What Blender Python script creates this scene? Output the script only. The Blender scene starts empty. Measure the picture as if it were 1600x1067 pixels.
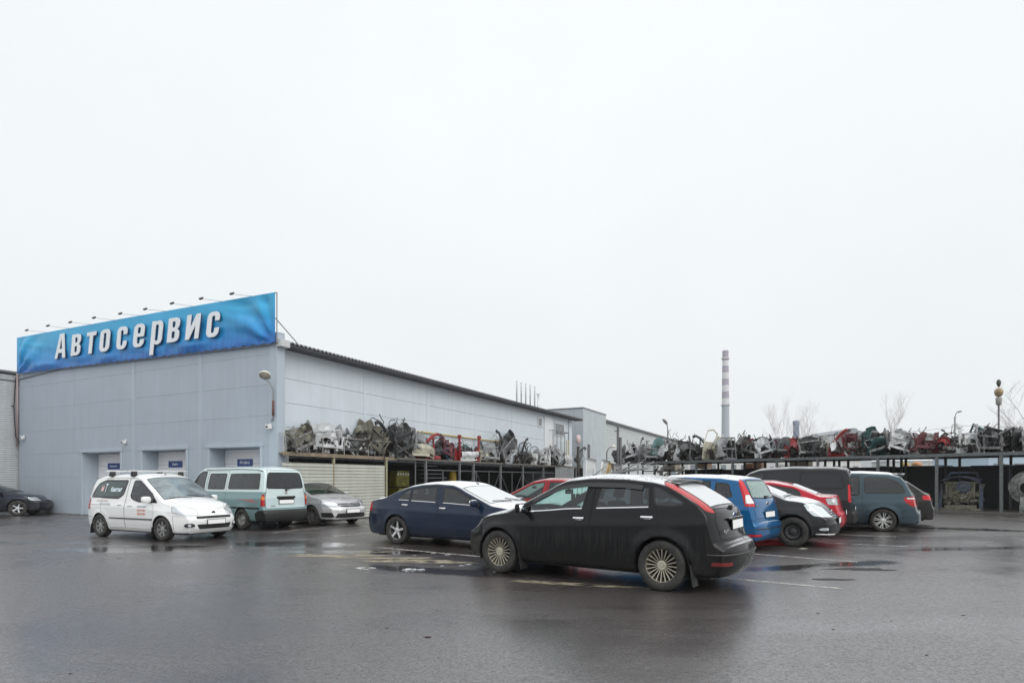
import bpy, bmesh, math, random
from mathutils import Vector, Matrix, noise
from mathutils.geometry import tessellate_polygon

S = bpy.context.scene
COL = S.collection
R = math.radians
rnd = random.Random(7)

# ---------------------------------------------------------------- camera
CAMH = 1.49
FPX = 920.0          # focal length in pixels of the 1600 px wide photograph
HORY = 748.0         # horizon row
cam_d = bpy.data.cameras.new("camera")
cam = bpy.data.objects.new("camera", cam_d)
COL.objects.link(cam)
cam.location = (0, 0, CAMH)
cam.rotation_euler = (R(90), 0, 0)
cam_d.sensor_width = 36
cam_d.lens = 36 * FPX / 1600
cam_d.shift_y = (HORY - 533.5) / 1600
cam_d.clip_start = .1
cam_d.clip_end = 3000
S.cycles.volume_bounces = 2
S.camera = cam
S.render.resolution_x, S.render.resolution_y = 1024, 682

# ---------------------------------------------------------------- sky, sun, exposure
w = bpy.data.worlds.new("World")
S.world = w
w.use_nodes = True
nt = w.node_tree
nt.nodes.clear()
wo = nt.nodes.new('ShaderNodeOutputWorld')
bg = nt.nodes.new('ShaderNodeBackground')
sky = nt.nodes.new('ShaderNodeTexSky')
sky.sky_type = 'NISHITA'
sky.sun_disc = False
sky.sun_elevation = R(36)
sky.sun_rotation = R(140)
sky.air_density = 1.0
sky.dust_density = 6.0
tc = nt.nodes.new('ShaderNodeTexCoord')
sep = nt.nodes.new('ShaderNodeSeparateXYZ')
nt.links.new(tc.outputs['Generated'], sep.inputs[0])
rampS = nt.nodes.new('ShaderNodeValToRGB')      # cloud deck brightness by elevation (overcast: dim horizon, bright zenith)
e = rampS.color_ramp.elements
e[0].position = 0.0; e[0].color = (.845, .885, .90, 1)
e[1].position = 1.0; e[1].color = (2.0, 2.02, 2.02, 1)
for p_, c_ in ((.10, (.86, .90, .915, 1)), (.3, (.885, .93, .95, 1)), (.66, (.95, .99, 1.0, 1))):
    k = e.new(p_); k.color = c_
nt.links.new(sep.outputs[2], rampS.inputs[0])
nz = nt.nodes.new('ShaderNodeTexNoise'); nz.inputs['Scale'].default_value = 1.6; nz.inputs['Detail'].default_value = 3
nt.links.new(tc.outputs['Generated'], nz.inputs['Vector'])
mr = nt.nodes.new('ShaderNodeMapRange'); mr.inputs[1].default_value = .3; mr.inputs[2].default_value = .7
mr.inputs[3].default_value = .955; mr.inputs[4].default_value = 1.025
nt.links.new(nz.outputs[0], mr.inputs[0])
vm = nt.nodes.new('ShaderNodeVectorMath'); vm.operation = 'SCALE'
nt.links.new(rampS.outputs[0], vm.inputs[0]); nt.links.new(mr.outputs[0], vm.inputs['Scale'])
vs = nt.nodes.new('ShaderNodeVectorMath'); vs.operation = 'SCALE'; vs.inputs['Scale'].default_value = 10.4
nt.links.new(vm.outputs[0], vs.inputs[0])
mixs = nt.nodes.new('ShaderNodeMix'); mixs.data_type = 'RGBA'; mixs.inputs[0].default_value = .96
nt.links.new(sky.outputs[0], mixs.inputs[6]); nt.links.new(vs.outputs[0], mixs.inputs[7])
nt.links.new(mixs.outputs[2], bg.inputs[0])
bg.inputs[1].default_value = .1
nt.links.new(bg.outputs[0], wo.inputs[0])

sl = bpy.data.lights.new("sun", 'SUN')
sl.energy = 1.25; sl.angle = R(45); sl.color = (1, .97, .93)
so = bpy.data.objects.new("sun", sl); COL.objects.link(so)
so.rotation_euler = (R(54), 0, R(40))
S.view_settings.view_transform = 'Standard'
S.view_settings.look = 'None'
S.view_settings.exposure = 0
S.view_settings.gamma = 1
S.view_settings.use_curve_mapping = False

# ---------------------------------------------------------------- materials
MATS = {}
def mat(name, col=(.5, .5, .5), rough=.5, metal=0, spec=.5, coat=0, noise_amt=0, nscale=8, bump=0, bscale=60, col2=None, emit=None):
    if name in MATS: return MATS[name]
    m = bpy.data.materials.new(name); m.use_nodes = True
    t = m.node_tree; b = t.nodes['Principled BSDF']
    b.inputs['Base Color'].default_value = (*col, 1)
    b.inputs['Roughness'].default_value = rough
    b.inputs['Metallic'].default_value = metal
    b.inputs['Specular IOR Level'].default_value = spec
    b.inputs['Coat Weight'].default_value = coat
    if noise_amt or col2:
        tcn = t.nodes.new('ShaderNodeTexCoord')
        n = t.nodes.new('ShaderNodeTexNoise'); n.inputs['Scale'].default_value = nscale; n.inputs['Detail'].default_value = 6
        n.inputs['Roughness'].default_value = .65
        t.links.new(tcn.outputs['Object'], n.inputs['Vector'])
        mx = t.nodes.new('ShaderNodeMix'); mx.data_type = 'RGBA'
        rr = t.nodes.new('ShaderNodeMapRange'); rr.inputs[1].default_value = .35; rr.inputs[2].default_value = .65
        t.links.new(n.outputs[0], rr.inputs[0]); t.links.new(rr.outputs[0], mx.inputs[0])
        c2 = col2 if col2 else tuple(c * (1 - noise_amt) for c in col)
        mx.inputs[6].default_value = (*col, 1); mx.inputs[7].default_value = (*c2, 1)
        t.links.new(mx.outputs[2], b.inputs['Base Color'])
    if bump:
        tcn = t.nodes.new('ShaderNodeTexCoord')
        n2 = t.nodes.new('ShaderNodeTexNoise'); n2.inputs['Scale'].default_value = bscale; n2.inputs['Detail'].default_value = 4
        t.links.new(tcn.outputs['Object'], n2.inputs['Vector'])
        bp = t.nodes.new('ShaderNodeBump'); bp.inputs['Strength'].default_value = bump; bp.inputs['Distance'].default_value = .02
        t.links.new(n2.outputs[0], bp.inputs['Height']); t.links.new(bp.outputs[0], b.inputs['Normal'])
    if emit:
        b.inputs['Emission Color'].default_value = (*emit[0], 1); b.inputs['Emission Strength'].default_value = emit[1]
    MATS[name] = m
    return m

def paint(name, col, metal=.1, rough=.45, dirt=.3, dirt_col=(.16, .145, .125), dirt_top=.75, snow=0.0, streak=0.0, col_low=None, low_z=1.0, coat_ior=1.42):
    """car paint: clear coat, road dirt low down, rain streaks, a film of wet snow on what faces up"""
    if name in MATS: return MATS[name]
    m = bpy.data.materials.new(name); m.use_nodes = True
    t = m.node_tree; L = t.links.new; N = t.nodes.new; b = t.nodes['Principled BSDF']
    tcn = N('ShaderNodeTexCoord'); sp = N('ShaderNodeSeparateXYZ'); L(tcn.outputs['Object'], sp.inputs[0])
    base = N('ShaderNodeRGB'); base.outputs[0].default_value = (*col, 1); cur = base.outputs[0]
    def mix(f, a, c):
        x = N('ShaderNodeMix'); x.data_type = 'RGBA'
        if isinstance(f, float): x.inputs[0].default_value = f
        else: L(f, x.inputs[0])
        L(a, x.inputs[6])
        if isinstance(c, tuple): x.inputs[7].default_value = (*c, 1)
        else: L(c, x.inputs[7])
        return x.outputs[2]
    def mrange(src, a, bb, c, d, smooth=False):
        x = N('ShaderNodeMapRange'); L(src, x.inputs[0])
        for i, v in enumerate((a, bb, c, d)): x.inputs[i + 1].default_value = v
        if smooth: x.interpolation_type = 'SMOOTHSTEP'
        return x.outputs[0]
    def mul(a, c):
        x = N('ShaderNodeMath'); x.operation = 'MULTIPLY'; L(a, x.inputs[0])
        if isinstance(c, float): x.inputs[1].default_value = c
        else: L(c, x.inputs[1])
        return x.outputs[0]
    if col_low:
        cur = mix(mrange(sp.outputs[2], low_z - .004, low_z + .004, 1, 0), cur, col_low)
    # dirt
    hz = mrange(sp.outputs[2], .2, dirt_top, 1, 0)
    n = N('ShaderNodeTexNoise'); n.inputs['Scale'].default_value = 3; n.inputs['Detail'].default_value = 8
    L(tcn.outputs['Object'], n.inputs['Vector'])
    dm = mul(mul(hz, mrange(n.outputs[0], .3, .7, .3, 1.0)), float(dirt))
    if streak:
        mp = N('ShaderNodeMapping'); mp.inputs['Scale'].default_value = (34, 34, 1.3); L(tcn.outputs['Object'], mp.inputs[0])
        n2 = N('ShaderNodeTexNoise'); n2.inputs['Scale'].default_value = 1; n2.inputs['Detail'].default_value = 3; L(mp.outputs[0], n2.inputs['Vector'])
        zt = mrange(sp.outputs[2], .60, .84, 1, 0, True)
        sm = mul(mul(mrange(n2.outputs[0], .45, .62, 0, 1), zt), float(streak))
        mxm = N('ShaderNodeMath'); mxm.operation = 'MAXIMUM'; L(dm, mxm.inputs[0]); L(sm, mxm.inputs[1]); dm = mxm.outputs[0]
    cur = mix(dm, cur, dirt_col)
    rg = mrange(dm, 0, 1, rough, .8)
    cw = mrange(dm, 0, 1, 1, .35)
    if snow:
        g = N('ShaderNodeNewGeometry'); s2 = N('ShaderNodeSeparateXYZ'); L(g.outputs['Normal'], s2.inputs[0])
        up = mrange(s2.outputs[2], .72, .97, 0, 1, True)
        n3 = N('ShaderNodeTexNoise'); n3.inputs['Scale'].default_value = 45; n3.inputs['Detail'].default_value = 5; L(tcn.outputs['Object'], n3.inputs['Vector'])
        n4 = N('ShaderNodeTexNoise'); n4.inputs['Scale'].default_value = 2.2; n4.inputs['Detail'].default_value = 3; L(tcn.outputs['Object'], n4.inputs['Vector'])
        ad = N('ShaderNodeMath'); ad.operation = 'ADD'; L(mul(n3.outputs[0], .55), ad.inputs[0]); L(mul(n4.outputs[0], .45), ad.inputs[1])
        th = mrange(ad.outputs[0], .62 - .3 * snow, .72 - .3 * snow, 0, 1)
        f = mul(mul(up, th), float(min(1, snow + .15)))
        cur = mix(f, cur, (.78, .80, .82)); 
        x = N('ShaderNodeMix'); L(f, x.inputs[0]); L(rg, x.inputs[2]); x.inputs[3].default_value = .7; rg = x.outputs[0]
        x = N('ShaderNodeMix'); L(f, x.inputs[0]); L(cw, x.inputs[2]); x.inputs[3].default_value = .1; cw = x.outputs[0]
        bp = N('ShaderNodeBump'); bp.inputs['Strength'].default_value = .25; bp.inputs['Distance'].default_value = .004
        L(f, bp.inputs['Height']); L(bp.outputs[0], b.inputs['Normal'])
    gb = N('ShaderNodeNewGeometry')      # the inner side of the shell is dark trim, not paint
    cur = mix(gb.outputs['Backfacing'], cur, (.03, .03, .032))
    L(cur, b.inputs['Base Color']); L(rg, b.inputs['Roughness']); L(cw, b.inputs['Coat Weight'])
    b.inputs['Coat Roughness'].default_value = .04
    b.inputs['Coat IOR'].default_value = coat_ior
    b.inputs['Metallic'].default_value = metal
    b.inputs['Specular IOR Level'].default_value = .12
    MATS[name] = m
    return m

def glass(name, tint=(.35, .5, .48), through=.75, dirt=0.0, trans=.26, frost_or_sheen=0.0, frost_or_sheen_col=(.80, .83, .85), fscale=30):
    if name in MATS: return MATS[name]
    m = bpy.data.materials.new(name); m.use_nodes = True
    t = m.node_tree; L = t.links.new; N = t.nodes.new; t.nodes.clear()
    out = N('ShaderNodeOutputMaterial')
    tr = N('ShaderNodeBsdfTransparent'); tr.inputs[0].default_value = (*[c * through for c in tint], 1)
    gl = N('ShaderNodeBsdfGlossy'); gl.inputs['Roughness'].default_value = .02; gl.inputs[0].default_value = (.95, .97, 1, 1)
    fr = N('ShaderNodeFresnel'); fr.inputs[0].default_value = 1.5
    ab = N('ShaderNodeMath'); ab.operation = 'MULTIPLY_ADD'; L(fr.outputs[0], ab.inputs[0]); ab.inputs[1].default_value = 1.25; ab.inputs[2].default_value = .02; ab.use_clamp = True
    mx = N('ShaderNodeMixShader'); L(ab.outputs[0], mx.inputs[0]); L(tr.outputs[0], mx.inputs[1]); L(gl.outputs[0], mx.inputs[2])
    cur = mx.outputs[0]
    if frost_or_sheen or dirt:
        df = N('ShaderNodeBsdfDiffuse'); df.inputs[0].default_value = (*(frost_or_sheen_col if frost_or_sheen else (.2, .2, .19)), 1)
        if frost_or_sheen:      # thin wet snow lets light through; painted sky sheen does too
            tl = N('ShaderNodeBsdfTranslucent'); tl.inputs[0].default_value = (.72, .88, .86, 1)
            ms = N('ShaderNodeMixShader'); ms.inputs[0].default_value = trans; L(df.outputs[0], ms.inputs[1]); L(tl.outputs[0], ms.inputs[2]); df = ms
        tcn = N('ShaderNodeTexCoord')
        n = N('ShaderNodeTexNoise'); n.inputs['Scale'].default_value = fscale; n.inputs['Detail'].default_value = 6; n.inputs['Roughness'].default_value = .7
        L(tcn.outputs['Object'], n.inputs['Vector'])
        mr_ = N('ShaderNodeMapRange'); L(n.outputs[0], mr_.inputs[0])
        a = max(frost_or_sheen, dirt)
        mr_.inputs[1].default_value = .62 - .45 * a; mr_.inputs[2].default_value = .80 - .45 * a
        mr_.inputs[3].default_value = a * .45 if frost_or_sheen else 0; mr_.inputs[4].default_value = min(1, a + .1) if frost_or_sheen else a
        m2 = N('ShaderNodeMixShader'); L(mr_.outputs[0], m2.inputs[0]); L(cur, m2.inputs[1]); L(df.outputs[0], m2.inputs[2]); cur = m2.outputs[0]
    L(cur, out.inputs[0])
    MATS[name] = m
    return m

# ---------------------------------------------------------------- object helpers
def tag(o, label=None, cat=None, group=None, kind=None):
    if label: o['label'] = label
    if cat: o['category'] = cat
    if group: o['group'] = group
    if kind: o['kind'] = kind
    return o

def empty(name, loc=(0, 0, 0), rz=0, parent=None):
    o = bpy.data.objects.new(name, None); COL.objects.link(o)
    o.location = loc; o.rotation_euler = (0, 0, rz); o.empty_display_size = .2
    if parent: o.parent = parent
    return o

def mobj(name, verts, faces, mats, parent=None, midx=None, smooth=False, normals=None, loc=None):
    me = bpy.data.meshes.new(name)
    me.from_pydata([tuple(v) for v in verts], [], [tuple(f) for f in faces])
    if not isinstance(mats, (list, tuple)): mats = [mats]
    for m in mats: me.materials.append(m)
    if midx: me.polygons.foreach_set('material_index', midx)
    if smooth: me.polygons.foreach_set('use_smooth', [True] * len(me.polygons))
    me.update()
    if normals: me.normals_split_custom_set_from_vertices([tuple(n) for n in normals])
    o = bpy.data.objects.new(name, me); COL.objects.link(o)
    if parent: o.parent = parent
    if loc: o.location = loc
    return o

class MB:
    """collects simple solids and builds them as one mesh"""
    def __init__(s): s.v = []; s.f = []; s.m = []; s.M = Matrix.Identity(4); s.mi = 0
    def add(s, vs, fs):
        b = len(s.v); s.v += [s.M @ Vector(v) for v in vs]
        s.f += [tuple(i + b for i in f) for f in fs]; s.m += [s.mi] * len(fs); return s
    def box(s, x0, x1, y0, y1, z0, z1):
        return s.add([(x0, y0, z0), (x1, y0, z0), (x1, y1, z0), (x0, y1, z0), (x0, y0, z1), (x1, y0, z1), (x1, y1, z1), (x0, y1, z1)],
                     [(0, 3, 2, 1), (4, 5, 6, 7), (0, 1, 5, 4), (1, 2, 6, 5), (2, 3, 7, 6), (3, 0, 4, 7)])
    def hexa(s, p):  # 8 points, bottom 4 then top 4
        return s.add(p, [(0, 3, 2, 1), (4, 5, 6, 7), (0, 1, 5, 4), (1, 2, 6, 5), (2, 3, 7, 6), (3, 0, 4, 7)])
    def rbox(s, x0, x1, y0, y1, z0, z1, r=.03):
        """box with chamfered edges"""
        bm = bmesh.new(); bmesh.ops.create_cube(bm, size=1)
        for v in bm.verts: v.co = Vector(((x0 + x1) / 2 + v.co.x * (x1 - x0), (y0 + y1) / 2 + v.co.y * (y1 - y0), (z0 + z1) / 2 + v.co.z * (z1 - z0)))
        bmesh.ops.bevel(bm, geom=bm.edges[:], offset=r, segments=2, affect='EDGES', profile=.7)
        bm.verts.index_update()
        s.add([v.co.copy() for v in bm.verts], [[v.index for v in f.verts] for f in bm.faces]); bm.free(); return s
    def tube(s, pts, r, n=8, caps=True, r2=None):
        pts = [Vector(p) for p in pts]; k = len(pts); rings = []; up = None
        for i, p in enumerate(pts):
            d = (pts[min(i + 1, k - 1)] - pts[max(i - 1, 0)]).normalized()
            if up is None: up = Vector((0, 0, 1)) if abs(d.z) < .9 else Vector((1, 0, 0))
            a = d.cross(up); 
            if a.length < 1e-4: a = d.orthogonal()
            a.normalize(); c = a.cross(d).normalized(); up = c
            rr = r if r2 is None else r + (r2 - r) * i / (k - 1)
            rings.append([p + a * (rr * math.cos(2 * math.pi * j / n)) + c * (rr * math.sin(2 * math.pi * j / n)) for j in range(n)])
        vs = [q for rg in rings for q in rg]; fs = []
        for i in range(k - 1):
            for j in range(n):
                a, b2 = i * n + j, i * n + (j + 1) % n
                fs.append((a, b2, b2 + n, a + n))
        if caps: fs += [tuple(range(n))[::-1], tuple(range((k - 1) * n, k * n))]
        return s.add(vs, fs)
    def beam(s, a, b, w=.05, h=.05):
        a, b = Vector(a), Vector(b); d = (b - a).normalized()
        up = Vector((0, 0, 1)) if abs(d.z) < .95 else Vector((0, 1, 0))
        x = d.cross(up).normalized() * w / 2; y = d.cross(x).normalized() * h / 2
        return s.hexa([a - x - y, a + x - y, a + x + y, a - x + y, b - x - y, b + x - y, b + x + y, b - x + y])
    def lathe(s, prof, axis='y', n=32, centre=(0, 0, 0), caps=False):
        """prof: (radius, along)"""
        c = Vector(centre); vs = []
        for r_, a_ in prof:
            for j in range(n):
                t = 2 * math.pi * j / n; u, v = r_ * math.cos(t), r_ * math.sin(t)
                vs.append(c + (Vector((u, a_, v)) if axis == 'y' else Vector((u, v, a_)) if axis == 'z' else Vector((a_, u, v))))
        fs = []
        for i in range(len(prof) - 1):
            for j in range(n):
                a, b = i * n + j, i * n + (j + 1) % n
                fs.append((a, b, b + n, a + n) if axis != 'y' else (a, a + n, b + n, b))
        if caps: fs += [tuple(range(n)), tuple(range((len(prof) - 1) * n, len(prof) * n))]
        return s.add(vs, fs)
    def build(s, name, mats, parent=None, smooth=False, loc=None, bevel=0):
        o = mobj(name, s.v, s.f, mats, parent, s.m if any(s.m) else None, smooth, loc=loc)
        if bevel:
            md = o.modifiers.new('bevel', 'BEVEL'); md.width = bevel; md.segments = 2; md.limit_method = 'ANGLE'
        return o

def copy_tree(o, parent=None):
    c = o.copy(); COL.objects.link(c); c.parent = parent
    for ch in o.children: copy_tree(ch, c)
    return c

def interp(tab, x):
    if x <= tab[0][0]: return tab[0][1]
    for (a, b), (c, d) in zip(tab, tab[1:]):
        if x <= c: return b + (d - b) * (x - a) / (c - a) if c > a else d
    return tab[-1][1]
def sstep(a, b, x):
    t = min(1, max(0, (x - a) / (b - a))); return t * t * (3 - 2 * t)
# ================================================================ cars
from mathutils.bvhtree import BVHTree
REG_T, REG_S, REG_B, REG_F, REG_R = 0, 1, 2, 3, 4

def pip(poly, x, y):
    c = False; j = len(poly) - 1
    for i in range(len(poly)):
        xi, yi = poly[i]; xj, yj = poly[j]
        if (yi > y) != (yj > y) and x < (xj - xi) * (y - yi) / (yj - yi) + xi: c = not c
        j = i
    return c

def rpoly(pts, r=.03, n=3):
    """polygon with rounded corners"""
    out = []; k = len(pts)
    for i in range(k):
        p0, p, p1 = Vector(pts[i - 1]), Vector(pts[i]), Vector(pts[(i + 1) % k])
        a, b = p0 - p, p1 - p
        la, lb = a.length, b.length
        if la < 1e-6 or lb < 1e-6: continue
        rr = min(r, la * .45, lb * .45)
        if a.normalized().dot(b.normalized()) < -.97: out.append(tuple(p)); continue
        q0, q1 = p + a.normalized() * rr, p + b.normalized() * rr
        for j in range(n + 1):
            t = j / n
            out.append(tuple(q0 * (1 - t) ** 2 + p * 2 * t * (1 - t) + q1 * t * t))
    return out

def cut(bm, tagl, regl, tagid, poly, ax, regs, cond=None, only=None):
    i0, i1 = {'y': (0, 2), 'x': (1, 2), 'z': (0, 1)}[ax]
    us = [p[0] for p in poly]; vs = [p[1] for p in poly]
    u0, u1, v0, v1 = min(us), max(us), min(vs), max(vs)
    cand = set()
    for f in bm.faces:
        if f[regl] not in regs: continue
        if only is not None and f[tagl] not in only: continue
        c = f.calc_center_median()
        if cond and not cond(c.x, c.y, c.z): continue
        a = [v.co[i0] for v in f.verts]; b = [v.co[i1] for v in f.verts]
        if max(a) < u0 or min(a) > u1 or max(b) < v0 or min(b) > v1: continue
        cand.add(f)
    k = len(poly)
    for i in range(k):
        p, q = poly[i], poly[(i + 1) % k]
        d = (q[0] - p[0], q[1] - p[1]); l = math.hypot(*d)
        if l < 1e-5: continue
        no = [0, 0, 0]; no[i0] = d[1] / l; no[i1] = -d[0] / l
        co = [0, 0, 0]; co[i0] = p[0]; co[i1] = p[1]
        a0, a1, b0, b1 = min(p[0], q[0]) - 1e-4, max(p[0], q[0]) + 1e-4, min(p[1], q[1]) - 1e-4, max(p[1], q[1]) + 1e-4
        fs = []
        for f in cand:
            a = [v.co[i0] for v in f.verts]; b = [v.co[i1] for v in f.verts]
            if max(a) < a0 or min(a) > a1 or max(b) < b0 or min(b) > b1: continue
            fs.append(f)
        if not fs: continue
        g = set(fs)
        for f in fs: g.update(f.edges); g.update(f.verts)
        r_ = bmesh.ops.bisect_plane(bm, geom=list(g), dist=1e-5, plane_co=co, plane_no=no)
        for el in r_['geom']:
            if isinstance(el, bmesh.types.BMFace): cand.add(el)
        cand = {f for f in cand if f.is_valid}
    for f in cand:
        if f[regl] not in regs: continue
        if only is not None and f[tagl] not in only: continue
        c = f.calc_center_median()
        if cond and not cond(c.x, c.y, c.z): continue
        if pip(poly, c[i0], c[i1]): f[tagl] = tagid

def wheel_protos(style, Rt, wd, Rr, rimmat, key, _c={}):
    """tyre and rim meshes, outer face towards +y"""
    k = (style, Rt, wd, Rr, rimmat)
    if k in _c: return _c[k]
    t = MB(); h = wd / 2
    pr = [(Rr - .012, -h * .80), (Rr + .004, -h * .92), (Rr + .03, -h), (Rt - .035, -h * 1.0), (Rt - .010, -h * .84), (Rt - .001, -h * .62)]
    for g in (-.45, -.15, .15, .45):
        pr += [(Rt, (g - .12) * h), (Rt, (g + .06) * h), (Rt - .008, (g + .075) * h), (Rt - .008, (g + .115) * h)]
    pr += [(Rt, .6 * h), (Rt - .010, h * .84), (Rt - .035, h), (Rr + .03, h), (Rr + .004, h * .92), (Rr - .012, h * .80)]
    t.lathe(pr, 'y', 48)
    tyre = t.build('tyre', [mat('tyre_rubber', (.018, .018, .019), .75, noise_amt=.0, col2=(.05, .047, .042), nscale=9)], smooth=True)
    m = MB()
    m.lathe([(Rr - .004, h * .86), (Rr + .001, h * .80), (Rr - .014, h * .74), (Rr - .022, h * .3), (Rr - .03, -h * .7)], 'y', 48)   # barrel, lip
    kind, ns = style
    fo = h * .80      # face plane
    def spoke(a, w0, w1, r0, r1, y0, y1, th=.02):
        ca, sa = math.cos(a), math.sin(a)
        def P(r_, s_, y_): return (r_ * ca - s_ * sa, y_, r_ * sa + s_ * ca)
        m.hexa([P(r0, -w0 / 2, y0 - th), P(r0, w0 / 2, y0 - th), P(r1, w1 / 2, y1 - th), P(r1, -w1 / 2, y1 - th),
                P(r0, -w0 / 2 * .7, y0), P(r0, w0 / 2 * .7, y0), P(r1, w1 / 2 * .7, y1), P(r1, -w1 / 2 * .7, y1)])
    if kind == 'thin':
        for i in range(ns): spoke(2 * math.pi * i / ns, .012, .019, .05, Rr - .004, fo - .03, fo - .004)
        m.lathe([(.062, fo - .05), (.062, fo - .022), (.05, fo - .018), (.03, fo - .02), (.028, fo - .01), (.0005, fo - .008)], 'y', 20)
    elif kind == 'star':
        for i in range(ns): spoke(2 * math.pi * i / ns + .3, .075, .05, .03, Rr - .004, fo - .025, fo - .004, .03)
        m.lathe([(.06, fo - .05), (.055, fo - .02), (.03, fo - .015), (.0005, fo - .013)], 'y', 20)
    elif kind == 'split':
        for i in range(ns):
            for d in (-.13, .13): spoke(2 * math.pi * i / ns + d + .2, .024, .026, .05, Rr - .004, fo - .02, fo - .004)
        m.lathe([(.07, fo - .05), (.065, fo - .016), (.03, fo - .01), (.0005, fo - .008)], 'y', 20)
    elif kind == 'cover':
        m.lathe([(Rr - .006, fo - .008), (Rr - .03, fo - .0), (Rr - .05, fo - .004)], 'y', 48)
        for i in range(ns): spoke(2 * math.pi * i / ns, .07, .085, .03, Rr - .03, fo + .012, fo - .002, .02)
        m.lathe([(.07, fo - .02), (.06, fo + .014), (.03, fo + .018), (.0005, fo + .018)], 'y', 20)
    elif kind == 'steel':
        m.lathe([(Rr - .02, fo - .06), (Rr - .05, fo - .035), (.09, fo - .05), (.07, fo - .03), (.035, fo - .02), (.03, fo - .0), (.0005, fo)], 'y', 32)
    rim = m.build('rim', [rimmat], smooth=False)
    dk = MB(); dk.lathe([(Rr - .02, -h * .25), (.13, -h * .25), (.128, h * .15), (.0005, h * .15)], 'y', 28)
    disc = dk.build('brake_disc', [mat('brake_dark', (.03, .03, .03), .6, .5)], smooth=False)
    me = rim.data
    for p in me.polygons: p.use_smooth = False
    res = (tyre.data, rim.data, disc.data)
    for o in (tyre, rim, disc): bpy.data.objects.remove(o)
    _c[k] = res
    return res

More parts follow.
